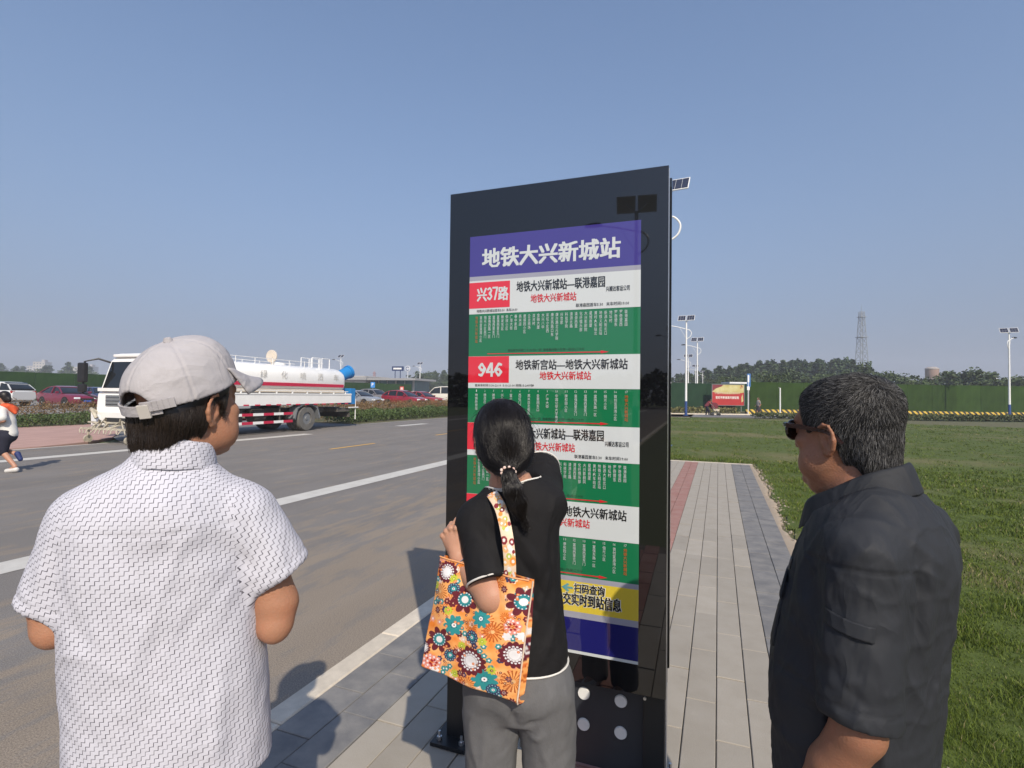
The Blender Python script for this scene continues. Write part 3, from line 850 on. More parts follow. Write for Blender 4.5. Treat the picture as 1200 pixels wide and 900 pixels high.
# ---- solar street lamps
m_white = mat("white_paint", (0.78, 0.78, 0.76), rough=0.4, var=0.05, vscale=2)
m_blue = mat("blue_paint", (0.03, 0.07, 0.22), rough=0.45, var=0.15, vscale=4)
m_pv = mat("solar_cell", (0.03, 0.035, 0.06), rough=0.25, var=0.2, vscale=3)
m_black = mat("black_plastic", (0.018, 0.018, 0.02), rough=0.45)
m_lens = mat("lamp_lens", (0.6, 0.6, 0.58), rough=0.2)
SUN_RZ = R(-97)                     # the panels all look south along the road
def lamp_post(x, y, arm, label, h=8.5, side='both', g="solar street lamps along the pavement", fine=True):
    e = thing("street_lamp", label, "street lamp", (x, y, 0), 0, g)
    b = MB(); b.cyl((0, 0, 1.25), (0, 0, h - 0.25), 0.10, 0.065, 12); b.build("pole", m_white, e, smooth=True)
    b = MB(); b.cyl((0, 0, 0.03), (0, 0, 1.26), 0.115, 0.11, 12); b.box((0, 0, 0.02), (0.4, 0.4, 0.04)); b.build("pole_base", m_blue, e, smooth=True)
    ax, ay = math.cos(arm), math.sin(arm)
    b = MB()
    pts = [(0, 0, h - 1.85), (-0.33 * ax, -0.33 * ay, h - 1.62), (-0.42 * ax, -0.42 * ay, h - 1.3), (-0.25 * ax, -0.25 * ay, h - 1.05), (0, 0, h - 0.98), (0.6 * ax, 0.6 * ay, h - 0.80), (1.25 * ax, 1.25 * ay, h - 0.66)]
    P = []
    for i in range(len(pts) - 1):
        for k in range(4):
            t = k / 4
            p0, p1, p2, p3 = [Vector(pts[max(0, min(len(pts) - 1, i + q))]) for q in (-1, 0, 1, 2)]
            P.append(0.5 * ((2 * p1) + (p2 - p0) * t + (2 * p0 - 5 * p1 + 4 * p2 - p3) * t * t + (3 * p1 - p0 - 3 * p2 + p3) * t ** 3))
    P.append(Vector(pts[-1]))
    b.tube(P, 0.032, 8); b.tube([(0.02 * ax, 0.02 * ay, h - 1.75), (0.55 * ax, 0.55 * ay, h - 0.84)], 0.012, 6)
    b.build("arm", m_white, e, smooth=True)
    b = MB(); q = Vector((1.5 * ax, 1.5 * ay, h - 0.62))
    b.prism([(-0.28, -0.02), (-0.2, 0.06), (0.1, 0.07), (0.34, 0.02), (0.36, -0.03), (0, -0.05)], -0.11, 0.11, 'Y')
    hd = b.build("lamp_head", m_black, e, loc=q, rz=arm)
    b = MB(); b.box((0.08, 0, -0.05), (0.36, 0.16, 0.02)); b.build("lamp_lens", m_lens, hd)
    # two panels facing the sun
    c, s_ = math.cos(SUN_RZ), math.sin(SUN_RZ)
    tilt = Matrix.Rotation(SUN_RZ, 3, 'Z') @ Matrix.Rotation(R(52), 3, 'Y')
    for sg in (-1, 1):
        o = Vector((-s_ * sg * 0.37, c * sg * 0.37, h))
        f = MB(); f.box((0, 0, 0), (0.62, 0.66, 0.03), rot=tilt)
        po = f.build("solar_panel", m_white, e, loc=o)
        f = MB()
        for ky in (-1, 0, 1):
            for kx in (-0.5, 0.5):
                f.box(tilt @ Vector((kx * 0.28, ky * 0.205, 0.018)), (0.27, 0.195, 0.008), rot=tilt)
        props(f.build("solar_cells", m_pv, po), kind='stuff')
        f = MB(); f.bar((0, 0, h - 0.32), o + tilt @ Vector((0, 0, -0.02)), 0.04, 0.04); f.build("bracket", m_white, e)
    return e
def lp(px, d): return polar((px - 600) / 620, d)
ARM = PI + 0.1
lamp_post(*lp(780.5, 17.2), ARM, "solar lamp hidden behind the bus stop sign, one panel and a curved brace showing")
lamp_post(*lp(804, 46), ARM, "tall white solar lamp left of the red billboard, nearest beyond the lawn")
lamp_post(*lp(817, 63), ARM, "second white solar lamp beyond the lawn, right of the nearest one")
lamp_post(*lp(806.5, 88), ARM, "third solar lamp, small, half hidden behind the nearest lamp's pole")
lamp_post(*lp(815, 116), ARM, "fourth solar lamp, tiny, between the first two poles")
lamp_post(*lp(823.5, 142), ARM, "far white lamp just left of the red billboard's top", g="far lamps at the end of the road")
lamp_post(*lp(793.5, 175), ARM, "farthest tiny lamp beside the bus stop sign's right edge", g="far lamps at the end of the road")
lamp_post(*lp(1183, 51.5), 0.9, "white solar lamp standing alone in front of the right hoarding")
lamp_post(*lp(492, 119), ARM, "white solar lamp beside the station building, left of the sign")
lamp_post(*lp(399, 99), ARM, "solar lamp showing above the tank lorry's blue cannon")
lamp_post(-2.45, -14.8, PI, "solar lamp behind the viewer, mirrored in the sign's top right glass")
lamp_post(-3.3, -51.5, PI, "smaller solar lamp behind the viewer, mirrored in the sign's right glass")

# ---- red billboard
def billboard():
    x0, y0 = cf(22.9, 60.6); W, Z0, Z1 = 3.68, 0.72, 3.12
    e = thing("billboard", "red and yellow propaganda billboard with white lettering on the dark hoarding", "billboard", (x0, y0, 0), YAW)
    mr = mat("board_red", (0.42, 0.03, 0.03), rough=0.5, var=0.1, vscale=1.2)
    my = mat("board_yellow", (0.52, 0.42, 0.12), rough=0.5, var=0.12, vscale=1, col2=(0.55, 0.5, 0.25))
    mm = mat("board_maroon", (0.20, 0.03, 0.04), rough=0.5)
    mwh = mat("board_white", (0.75, 0.72, 0.68), rough=0.5)
    mpk = mat("board_pink", (0.62, 0.45, 0.33), rough=0.5)
    b = MB(); b.box((W / 2, 0, (Z0 + Z1) / 2), (W, 0.08, Z1 - Z0)); b.build("board", mr, e)
    b = MB(); H = Z1 - Z0
    b.prism([(0.0, Z1 - 0.02), (W - 0.02, Z1 - 0.02), (W - 0.02, Z1 - 0.38 * H), (W * 0.8, Z1 - 0.44 * H), (W * 0.45, Z1 - 0.45 * H), (W * 0.2, Z1 - 0.42 * H), (0.0, Z1 - 0.35 * H)], -0.046, -0.04, 'Y'); b.build("yellow_sweep", my, e)
    b = MB(); b.prism([(0.0, Z1 - 0.02), (W * 0.36, Z1 - 0.02), (W * 0.3, Z1 - 0.1 * H), (W * 0.12, Z1 - 0.2 * H), (W * 0.04, Z1 - 0.3 * H), (0, Z1 - 0.36 * H)], -0.052, -0.046, 'Y'); b.build("maroon_sweep", mm, e)
    b = MB()
    for z in (Z0, Z1): b.box((W / 2, -0.02, z), (W + 0.06, 0.14, 0.05))
    for x in (0, W): b.box((x, -0.02, (Z0 + Z1) / 2), (0.05, 0.14, H))
    b.build("frame", m_steel, e)
    for x in (0.3, W - 0.3):
        b = MB(); b.box((x, 0.06, Z0 / 2 + 0.2), (0.08, 0.08, Z0 + 0.4)); b.build("leg", m_steel, e)
    # small emblem, lower right flourish
    b = MB()
    cx, cz = W - 0.36, Z1 - 0.26
    arc = [(cx + 0.15 * math.cos(t), -0.05, cz + 0.15 * math.sin(t)) for t in np.linspace(-2.4, 1.5, 12)]
    b.tube(arc, 0.03, 6); b.bar((cx - 0.14, -0.05, cz - 0.16), (cx + 0.08, -0.05, cz + 0.08), 0.05, 0.02); b.bar((cx - 0.02, -0.05, cz + 0.14), (cx + 0.14, -0.05, cz + 0.0), 0.07, 0.02)
    b.build("emblem", mr, e)
    b = MB(); b.prism([(W - 0.3, Z0 + 0.35), (W - 0.1, Z0 + 0.5), (W - 0.18, Z0 + 1.3), (W - 0.32, Z0 + 0.9)], -0.046, -0.04, 'Y'); b.build("yellow_column", my, e)
    text("bill", "中国特色社会主义新时代", 0.32, W - 0.5, Z1 - 1.12, Z1 - 0.86, -0.056, mpk, 0.02)
    text("bill", "坚定不移改革开放征程", 0.42, W - 0.6, Z1 - 1.66, Z1 - 1.36, -0.047, mwh, 0.03)
    return e
BILL = billboard()

# ---- small signs and posts
def stop_pole():
    x, y = cf(23.4, 52.4)
    e = thing("bus_stop_pole", "white pole with a tall blue bus stop board above the planting", "sign pole", (x, y, 0), YAW)
    b = MB(); b.cyl((0, 0, 0), (0, 0, 3.9), 0.045, 0.04, 8); b.build("pole", m_white, e, smooth=True)
    b = MB(); b.box((0.06, 0, 3.35), (0.34, 0.05, 1.3)); b.build("board", mat("stop_blue", (0.05, 0.16, 0.42), rough=0.4), e)
    b = MB(); b.box((0, -0.03, 2.55), (0.26, 0.04, 0.36)); b.box((0, -0.05, 3.5), (0.16, 0.02, 0.7)); b.build("notice", m_white, e)
stop_pole()
x, y = cf(21.8, 43.0)
e = thing("marker_post", "plain white post at the lawn's far edge right of the walker", "post", (x, y, 0), YAW)
b = MB(); b.cyl((0, 0, 0), (0, 0, 2.45), 0.06, 0.05, 8); b.build("pole", m_white, e, smooth=True)
b = MB(); b.bar((-0.12, 0, 2.5), (0.02, 0, 2.3), 0.03, 0.05); b.build("tip", m_steel, e)
x, y = cf(19.5, 64)
e = thing("route_sign", "small purple square sign low beside the nearest far lamps", "sign", (lp(801, 64)[0], lp(801, 64)[1], 0), YAW)
b = MB(); b.cyl((0, 0, 0), (0, 0, 2.0), 0.04, 0.04, 8); b.build("pole", m_white, e)
b = MB(); b.box((0, -0.04, 1.75), (0.62, 0.04, 0.62)); b.build("board", mat("sign_purple", (0.10, 0.06, 0.32), rough=0.4), e)
x, y = polar((437 - 600) / 620, 62)
e = thing("parking_sign", "blue parking sign on a pole behind the grey parked cars", "sign", (x, y, 0.4), YAW)
b = MB(); b.cyl((0, 0, 0), (0, 0, 2.2), 0.04, 0.04, 8); b.build("pole", m_steel, e)
b = MB(); b.box((0, -0.04, 2.2), (0.5, 0.04, 0.66)); b.build("board", mat("sign_blue", (0.04, 0.22, 0.58), rough=0.4), e)
text("park", "P", -0.12, 0.12, 2.05, 2.42, -0.065, m_white, 0.02)
PARK = e
x, y = polar((471 - 600) / 620, 66)
e = thing("notice_board", "small red notice board above the red hatchback's roof", "sign", (x, y, 0.4), YAW)
b = MB(); b.cyl((0, 0.04, 0), (0, 0.04, 2.0), 0.04, 0.04, 8); b.build("pole", m_steel, e)
b = MB(); b.box((0, -0.02, 1.85), (0.5, 0.04, 0.5)); b.build("board", mat("sign_red", (0.55, 0.07, 0.05), rough=0.4), e)
b = MB(); b.box((0, -0.045, 1.9), (0.3, 0.006, 0.12)); b.box((0, -0.045, 1.72), (0.34, 0.006, 0.06)); b.build("print", m_white, e)
flush_text({"bill": ("lettering", BILL), "park": ("lettering", PARK)})

# ---- lattice mast, water tower, far buildings
def mast(px, d, h, w0, w1, label, col):
    x, y = polar((px - 600) / 620, d)
    e = thing("lattice_mast", label, "mast", (x, y, 0), 0.4)
    m = mat("mast_steel", col, rough=0.6)
    n = 12
    zs = [h * 0.96 * (1 - (1 - i / n) ** 1.15) for i in range(n + 1)]
    ww = [w0 + (w1 - w0) * (z / h) ** 0.8 for z in zs]
    b = MB()
    for sx, sy in ((-1, -1), (1, -1), (1, 1), (-1, 1)):
        for i in range(n):
            b.bar((sx * ww[i], sy * ww[i], zs[i]), (sx * ww[i + 1], sy * ww[i + 1], zs[i + 1]), 0.26)
    b.build("legs_frame", m, e)
    b = MB()
    for i in range(n):
        cs = [(-1, -1), (1, -1), (1, 1), (-1, 1)]
        for k in range(4):
            a, c = cs[k], cs[(k + 1) % 4]
            b.bar((a[0] * ww[i], a[1] * ww[i], zs[i]), (c[0] * ww[i + 1], c[1] * ww[i + 1], zs[i + 1]), 0.13)
            b.bar((c[0] * ww[i], c[1] * ww[i], zs[i]), (a[0] * ww[i + 1], a[1] * ww[i + 1], zs[i + 1]), 0.13)
            b.bar((a[0] * ww[i + 1], a[1] * ww[i + 1], zs[i + 1]), (c[0] * ww[i + 1], c[1] * ww[i + 1], zs[i + 1]), 0.15)
    b.build("bracing", m, e)
    for f in (0.66, 0.93):
        i = min(range(n + 1), key=lambda k: abs(zs[k] - f * h))
        b = MB(); b.box((0, 0, zs[i]), (ww[i] * 2 + 1.4, ww[i] * 2 + 1.4, 0.3)); b.build("platform", m, e)
    b = MB(); b.cyl((0, 0, zs[-1]), (0, 0, h * 1.04), 0.12, 0.05, 6); b.build("antenna", m, e)
mast(1010, 300, 53.5, 3.6, 0.85, "tall grey lattice mast rising above the right trees", (0.23, 0.25, 0.27))
mast(438.5, 420, 19.5, 1.8, 0.5, "small reddish far mast above the station roof", (0.38, 0.2, 0.2))
x, y = polar((1092.5 - 600) / 620, 190)
e = thing("water_tower", "brown brick water tower drum between the trees right of the mast", "water tower", (x, y, 0), 0)
m_tw = mat("tower_brick", (0.30, 0.205, 0.165), rough=0.9, var=0.12, vscale=0.6)
b = MB(); b.lathe([(1.7, 0), (1.4, 8.6)], n=18); b.build("shaft", m_tw, e, smooth=True)
b = MB(); b.lathe([(1.5, 8.4), (2.05, 9.2), (2.05, 12.6), (2.0, 12.62)], n=22); b.build("drum", m_tw, e, smooth=True)
b = MB(); b.lathe([(2.15, 12.62), (2.15, 12.95), (1.3, 13.5), (0.2, 13.6)], n=22); b.lathe([(2.1, 9.15), (2.1, 9.4)], n=22); b.build("roof", mat("tower_roof", (0.36, 0.32, 0.29), rough=0.8), e, smooth=True)

def block(px, d, w, h, dep, label, c, floors, bays, g="hazy far apartment blocks on the left skyline"):
    x, y = polar((px - 600) / 620, d)
    e = thing("apartment_block", label, "building", (x, y, 0), YAW + 0.2, g)
    b = MB(); b.box((0, 0, h / 2), (w, dep, h)); b.build("wall", mat("block_wall", c, rough=0.9, var=0.05, vscale=0.1), e)
    b = MB(); b.box((0, 0, h + 0.4), (w + 0.4, dep + 0.4, 0.8)); b.box((w * 0.2, 0, h + 2), (w * 0.25, dep * 0.5, 3)); b.build("roof", mat("block_roof", (c[0] * 0.8, c[1] * 0.8, c[2] * 0.85), rough=0.9), e)
    b = MB(); b.box((0, 0, 0), (w / bays * 0.5, 0.2, h / floors * 0.45)); wm = b.mesh("window", m_farwin)
    for i in range(bays):
        for k in range(floors):
            link("window", wm, e, (-w / 2 + w * (i + 0.5) / bays, -dep / 2 - 0.02, h * (k + 0.55) / floors))
    return e
m_farwin = mat("far_window", (0.10, 0.12, 0.15), rough=0.2)
block(49, 620, 12, 33, 12, "tallest pale apartment block on the far left skyline", (0.5, 0.46, 0.4), 11, 4)
block(40, 640, 9, 29, 12, "pale far block left of the tallest one on the left skyline", (0.48, 0.45, 0.42), 10, 3)
block(96, 560, 16, 25, 12, "pale far block just left of the tank lorry's mirror", (0.52, 0.49, 0.44), 8, 5)
block(106, 600, 9, 27, 12, "narrow pale far block against the tank lorry's mirror", (0.5, 0.46, 0.42), 9, 3)
block(1158, 210, 6, 7.6, 8, "small white house between the trees, left of the right lamp", (0.7, 0.68, 0.66), 2, 2, g=None)

# ---- station building
def station():
    x, y = polar((436 - 600) / 620, 112)
    e = thing("station_building", "low grey flat roofed metro station building behind the parked cars", "building", (x, y, 0.4), YAW - 0.25)
    mw = mat("station_cladding", (0.36, 0.345, 0.325), rough=0.7, var=0.06, vscale=0.3)
    mw2 = mat("station_pale", (0.45, 0.43, 0.41), rough=0.7, var=0.05, vscale=0.3)
    mg = mat("station_glass", (0.045, 0.10, 0.10), rough=0.08, var=0.3, vscale=0.25)
    mrf = mat("station_roof", (0.30, 0.30, 0.30), rough=0.6)
    b = MB(); b.box((-8.6, 4, 2.0), (15.2, 10, 4.0)); b.build("wall", mw, e)
    b = MB()
    for k in range(6): b.box((-15.2 + k * 2.6, -1.03, 2.0), (2.54, 0.08, 3.9))
    props(b.build("cladding", mw2, e), kind='stuff')
    b = MB(); b.box((-8.0, -1.09, 3.3), (1.4, 0.06, 0.3)); b.build("vent", m_black, e)
    b = MB(); b.box((4.0, 5, 2.0), (10.2, 8, 4.0)); b.build("glass_hall", mg, e)
    for k in range(6):
        b = MB(); b.box((-0.9 + k * 2.0, 0.9, 2.0), (0.30 if k in (0, 3, 5) else 0.1, 0.3, 4.0)); b.build("mullion", mw, e)
    b = MB(); b.box((4.0, 0.92, 1.7), (10, 0.2, 0.12)); b.build("transom", mw, e)
    b = MB(); b.box((-8.6, 4, 4.35), (16.6, 12, 0.7)); b.build("roof", mrf, e)
    b = MB(); b.box((4.6, 4, 4.2), (12.0, 11, 0.42)); b.build("canopy", mrf, e)
    b = MB(); b.box((-8.6, 4, 4.78), (15.4, 11, 0.16)); b.build("parapet", mw2, e)
    # roof signs
    b = MB(); b.box((5.4, 1.0, 6.5), (2.6, 0.3, 0.95)); b.cyl((4.8, 1.0, 4.4), (4.8, 1.0, 6.1), 0.09, n=6); b.cyl((6.0, 1.0, 4.4), (6.0, 1.0, 6.1), 0.09, n=6)
    o = b.build("roof_sign", mat("roof_sign_blue", (0.03, 0.05, 0.13), rough=0.4), e)
    b = MB(); b.box((5.4, 0.83, 6.5), (1.9, 0.03, 0.34)); b.build("print", m_white, o)
    b = MB(); b.lathe([(0.0, -0.1), (0.62, -0.1), (0.62, 0.1), (0.0, 0.1)], (7.7, 1.0, 6.5), 'Y', 16); b.cyl((7.7, 1.0, 4.4), (7.7, 1.0, 6.0), 0.09, n=6)
    o = b.build("emblem_sign", mat("emblem_grey", (0.55, 0.57, 0.6), rough=0.4), e)
    b = MB(); b.tube([(7.7 + .36 * math.cos(t), 0.86, 6.5 + .36 * math.sin(t)) for t in np.linspace(0.6, 5.7, 12)], 0.06, 6); b.build("print", m_blue, o)
station()
# grassy bank turf in front of the station
b = MB(); b.prism([cf(-33, 92), cf(-17, 92), cf(-17, 96), cf(-33, 96)], 0.3, 2.4, 'Z')

# ================================================================== THE BUS STOP SIGN
def glossy(name, c, ior=1.75, var=0.0):
    return mat(name, c, rough=0.5, coat=1.0, coat_ior=ior, coat_rough=0.015, spec=0.0, var=var, vscale=3)
def bus_sign():
    e = thing("bus_stop_sign", "tall black bus stop sign with green route panels on the footpath", "bus stop sign", (-0.645, 2.2, 0), 0)
    g_black = mat("sign_glass_black", (0.004, 0.004, 0.005), rough=0.02, ior=1.72, coat=0.0)
    body = mat("sign_body", (0.012, 0.013, 0.015), rough=0.4, var=0.2, vscale=5)
    alu = mat("sign_aluminium", (0.62, 0.62, 0.62), rough=0.3, metal=0.9)
    skirt = mat("sign_skirt", (0.028, 0.032, 0.040), rough=0.45, var=0.15, vscale=3)
    b = MB(); b.box((0, 0.009, 1.469), (0.982, 0.018, 2.132)); b.build("glass_front", g_black, e)
    b = MB(); b.box((0, 0.028, 1.469), (0.984, 0.018, 2.128)); b.build("edge_trim", alu, e)
    b = MB(); b.box((0, 0.084, 1.45), (0.976, 0.092, 2.10)); b.build("back_box", body, e)
    b = MB(); b.box((0, 0.145, 1.50), (0.99, 0.026, 2.07)); b.build("back_glass", g_black, e)
    b = MB(); b.box((0.17, 0.075, 0.22), (0.61, 0.05, 0.36)); sk = b.build("skirt_panel", skirt, e)
    b = MB(); b.box((0.484, 0.075, 0.24), (0.012, 0.056, 0.36)); b.build("skirt_trim", alu, e)
    disc = mat("white_disc", (0.72, 0.72, 0.70), rough=0.5)
    b = MB(); b.lathe([(0.0, -0.004), (0.024, -0.004), (0.026, 0.0), (0.026, 0.004), (0.0, 0.004)], (0, 0, 0), 'Y', 24); dm = b.mesh("vent_disc", disc, smooth=True)
    for x in (-0.005, 0.152, 0.308):
        for z in (0.335, 0.205): link("vent_disc", dm, sk, (x, 0.046, z))
    b = MB(); b.cyl((0.41, -0.004, 0.392), (0.41, 0.004, 0.392), 0.006, n=10); b.build("screw", alu, e)
    for sx in (-1, 1):
        b = MB(); b.box((sx * 0.443, 0.06, 0.24), (0.085, 0.07, 0.48)); o = b.build("leg", body, e, bevel=0.003)
        b = MB(); b.box((sx * 0.445, 0.045, 0.02), (0.17, 0.19, 0.016)); o2 = b.build("base_plate", body, o)
        b = MB()
        for dx, dy in ((-0.055, -0.06), (0.055, -0.06), (-0.055, 0.1), (0.055, 0.1)):
            b.cyl((sx * 0.445 + dx, 0.045 + dy, 0.02), (sx * 0.445 + dx, 0.045 + dy, 0.042), 0.012, n=6)
            b.cyl((sx * 0.445 + dx, 0.045 + dy, 0.04), (sx * 0.445 + dx, 0.045 + dy, 0.066), 0.006, n=8)
        props(b.build("anchor_bolts", alu, o), kind='stuff')
    # ---- the printed display: flat colour fields under the glass
    Y1, Y2, Y3 = -0.0012, -0.0022, -0.003
    X0, X1 = -0.386, 0.383
    W = X1 - X0
    purple, grey, white = glossy("print_purple", (0.05, 0.038, 0.22)), glossy("print_grey", (0.30, 0.30, 0.36)), glossy("print_white", (0.55, 0.58, 0.585))
    green, red, yellow, blue = glossy("print_green", (0.010, 0.15, 0.060)), glossy("print_red", (0.62, 0.025, 0.045)), glossy("print_yellow", (0.60, 0.46, 0.045)), glossy("print_blue", (0.012, 0.012, 0.12))
    ink, redink, ltgreen, dkink = glossy("ink_black", (0.015, 0.015, 0.016)), glossy("ink_red", (0.55, 0.02, 0.03)), glossy("ink_green", (0.12, 0.30, 0.20)), glossy("ink_dim", (0.02, 0.05, 0.03))
    orange = glossy("ink_orange", (0.42, 0.11, 0.03))
    disp = MB(); disp.box(((X0 + X1) / 2, Y1 / 2, (0.521 + 2.324) / 2), (W, -Y1, 2.324 - 0.521)); D = disp.build("display", green, e)
    def field(name, x0, x1, z0, z1, m, y0=Y1, y1=Y2):
        b = MB(); b.box(((x0 + x1) / 2, (y0 + y1) / 2, (z0 + z1) / 2), (x1 - x0, abs(y1 - y0), z1 - z0)); return b.build(name, m, D)
    X = lambda f: X0 + W * f
    field("header_field", X0, X1, 2.139, 2.324, purple); field("divider_field", X0, X1, 2.119, 2.139, grey)
    rows = [(2.119, 1.967, 1.774), (1.774, 1.630, 1.474), (1.474, 1.326, 1.152), (1.152, 1.004, 0.84)]
    text("head", "地铁大兴新城站", X(.083), X(.89), 2.176, 2.262, Y3, white, 0.035)
    stops37 = ["首创宜源湾小区", "佃光小区西门", "富强西路一区", "富强西里东门", "富强西里北门", "新发东区", "佩欣小区", "广茂大街", "春中家园", "高米店", "鹿顺园小区", "企业商场", "滨河村", "金融大厦", "大兴八中",
               "彩虹小区西", "康庄西路口东", "康庄路北元学院", "兴合家", "科技学院", "清源北路", "清源西里", "化纤俱乐部", "大兴影剧院", "星城商厦", "黄村火车站北", "地铁义和庄站", "新源大街北口", "地坛村", "罗奇营东", "罗奇营西", "联港嘉园"]
    stops946 = ["地铁新宫站", "德茂庄", "德茂东站", "兴业北站", "富兴家园东站", "西红门南小区", "高米店北街区", "金惠园东口", "广平大街", "中国公安大学南区", "康和园小区", "富强西里北门", "富强西里东门", "富强东路一区", "佃光小区", "首创宜源湾小区"]
    for ri, (zt, zm, zb) in enumerate(rows):
        k = "row%d" % ri
        field("route_field", X0, X1, zm, zt, white)
        hb = zt - zm
        field("route_number_field", X0, X(.258), zm + hb * 0.17, zt - (0.008 if ri == 0 else 0.0005), red, Y2, Y2 - 0.0006)
        yq = Y2 - 0.0014
        zc = (zm + hb * 0.17 + zt) / 2
        if ri % 2 == 0:
            for ch, f0, f1 in (("兴", .052, .112), ("３", .117, .147), ("７", .151, .182), ("路", .187, .248)): text(k, ch, X(f0), X(f1), zc - 0.031 + (.003 if ch in "３７" else 0), zc + 0.030, yq, white, 0.03)
            text(k, "地铁大兴新城站—联港嘉园", X(.30), X(.81), zt - 0.062, zt - 0.015, yq, ink, 0.018)
            text(k, "地铁大兴新城站", X(.387), X(.652), zt - 0.113, zt - 0.076, yq, redink, 0.015)
            text(k, "兴顺达客运公司", X(.817), X(.943), zt - 0.082, zt - 0.060, yq, ink, 0.01)
            text(k, "地铁大兴新城站首车5:30  末车20:30", X(.05), X(.306), zm + 0.006, zm + 0.020, yq, ink, 0.005)
            text(k, "联港嘉园首车5:30   末车时间19:00", X(.65), X(.94), zm + 0.010, zm + 0.026, yq, ink, 0.005)
            n = len(stops37)
            for i, s in enumerate(stops37):
                xc = X(0.078 + (0.925 - 0.078) * i / (n - 1)); hh = 0.0168 * len(s)
                text(k, s, xc - 0.0061, xc + 0.0061, zm - 0.010 - hh, zm - 0.010, yq, white, 0.0, True)
            text(k, "地铁大兴新城站", X(.05) - 0.006, X(.05) + 0.006, zm - 0.132, zm - 0.010, yq, orange, 0.0, True)
        else:
            for q_, ch in enumerate("９４６"): text(k, ch, X(.067 + q_ * .051), X(.067 + q_ * .051 + .045), zc - 0.031, zc + 0.029, yq, white, 0.05)
            text(k, "地铁新宫站—地铁大兴新城站", X(.30), X(.935), zt - 0.062, zt - 0.018, yq, ink, 0.018)
            text(k, "地铁大兴新城站", X(.445), X(.738), zt - 0.106, zt - 0.070, yq, redink, 0.015)
            text(k, "首末车时间 5:30-23:10  5:10-21:00 间隔15-20分钟", X(.045), X(.41), zm + 0.007, zm + 0.019, yq, ink, 0.005)
            n = len(stops946)
            for i, s in enumerate(stops946):
                xc = X(0.055 + (0.872 - 0.055) * i / (n - 1)); hh = 0.0150 * len(s)
                text(k, s, xc - 0.0062, xc + 0.0062, zm - 0.024 - hh, zm - 0.024, yq, white, 0.0, True)
                text(k, str(i + 1), xc - (0.002 if i < 9 else 0.005), xc + (0.002 if i < 9 else 0.005), zm - 0.017, zm - 0.007, yq, white, 0.0)
            text(k, "17", X(.93) - 0.005, X(.93) + 0.005, zm - 0.017, zm - 0.007, yq, white, 0.0)
            text(k, "地铁大兴新城站", X(.93) - 0.007, X(.93) + 0.007, zm - 0.024 - 0.108, zm - 0.024, yq, orange, 0.01, True)
        text(k, "首站发车间隔二十(10分)一班  高峰期间每六分钟一班(含)二十分", X(.25), X(.70), zb + 0.018, zb + 0.031, yq, dkink, 0.0)
        b = MB(); za = zb + 0.011
        b.prism([(X(.12), za - 0.0015), (X(.79), za - 0.0022), (X(.79), za - 0.0065), (X(.835), za), (X(.79), za + 0.0065), (X(.79), za + 0.0022), (X(.12), za + 0.0015)], Y2, Y1, 'Y')
        b.build("arrow_print", redink, D)
    field("divider_field", X0, X1, 0.82, 0.84, grey); field("info_field", X0, X1, 0.694, 0.82, yellow); field("divider_field", X0, X1, 0.668, 0.694, grey)
    field("blue_field", X0, X1, 0.533, 0.668, blue); field("base_line", X0, X1, 0.521, 0.533, white)
    yq = Y2 - 0.0012
    wht = glossy("outline_white", (0.66, 0.66, 0.60))
    for s, x0, x1, z0, z1 in (("扫码查询", .1185, .2465, 0.774, 0.813), ("公交实时到站信息", .037, .313, 0.720, 0.771)):
        text("info", s, x0 - 0.002, x1 + 0.002, z0 - 0.002, z1 + 0.002, yq + 0.0004, wht, 0.055)
        text("info", s, x0, x1, z0, z1, yq - 0.0006, ink, 0.03)
    b = MB(); xa, za = .064, 0.7915
    b.prism([(xa, za), (xa + 0.026, za + 0.018), (xa + 0.033, za + 0.012), (xa + 0.022, za + 0.004), (xa + 0.048, za + 0.004), (xa + 0.048, za - 0.004), (xa + 0.022, za - 0.004), (xa + 0.033, za - 0.012), (xa + 0.026, za - 0.018)], yq - 0.0006, yq, 'Y')
    b.build("arrow_print", glossy("arrow_teal", (0.10, 0.30, 0.32)), D)
    flush_text({"head": ("lettering", D), "info": ("lettering", D), **{"row%d" % i: ("lettering", D) for i in range(4)}})
    return e
SIGN = bus_sign()
# the low far wood behind the viewer that the sign's glass mirrors
g = np.random.default_rng(77)
n = 14000; a_ = g.uniform(-1.2, 1.2, n); d_ = g.uniform(70, 84, n)
C = np.stack([np.sin(a_) * d_ + 8, -np.cos(a_) * d_, g.random(n) ** 0.7 * (4.6 + 0.5 * np.sin(a_ * 23) + 0.3 * np.sin(a_ * 61))], 1)
props(leaf_mass("far_wood", C, 0.55 * g.uniform(.6, 1.3, n), np.array([[.05, .075, .03]]) * g.uniform(.6, 1.3, (n, 1)), g), label="low belt of trees behind the viewer, mirrored in the sign's glass", kind='stuff')
# ================================================================== VEHICLES
m_tyre = mat("tyre", (0.03, 0.03, 0.03), rough=0.9, var=0.25, vscale=6)
m_tyre_d = mat("dusty_tyre", (0.13, 0.125, 0.115), rough=0.95, var=0.2, vscale=5)
m_rim = mat("rim", (0.45, 0.45, 0.46), rough=0.35, metal=0.7)
m_glass = mat("car_glass", (0.012, 0.014, 0.016), rough=0.05, ior=1.5)
m_headl = mat("headlight", (0.75, 0.77, 0.8), rough=0.1, coat=0.6)
m_tail = mat("tail_light", (0.4, 0.02, 0.02), rough=0.2)
m_under = mat("underbody", (0.015, 0.015, 0.016), rough=0.9)
m_chrome = mat("chrome", (0.6, 0.6, 0.62), rough=0.15, metal=1.0)
m_plate = mat("number_plate", (0.04, 0.10, 0.4), rough=0.5)

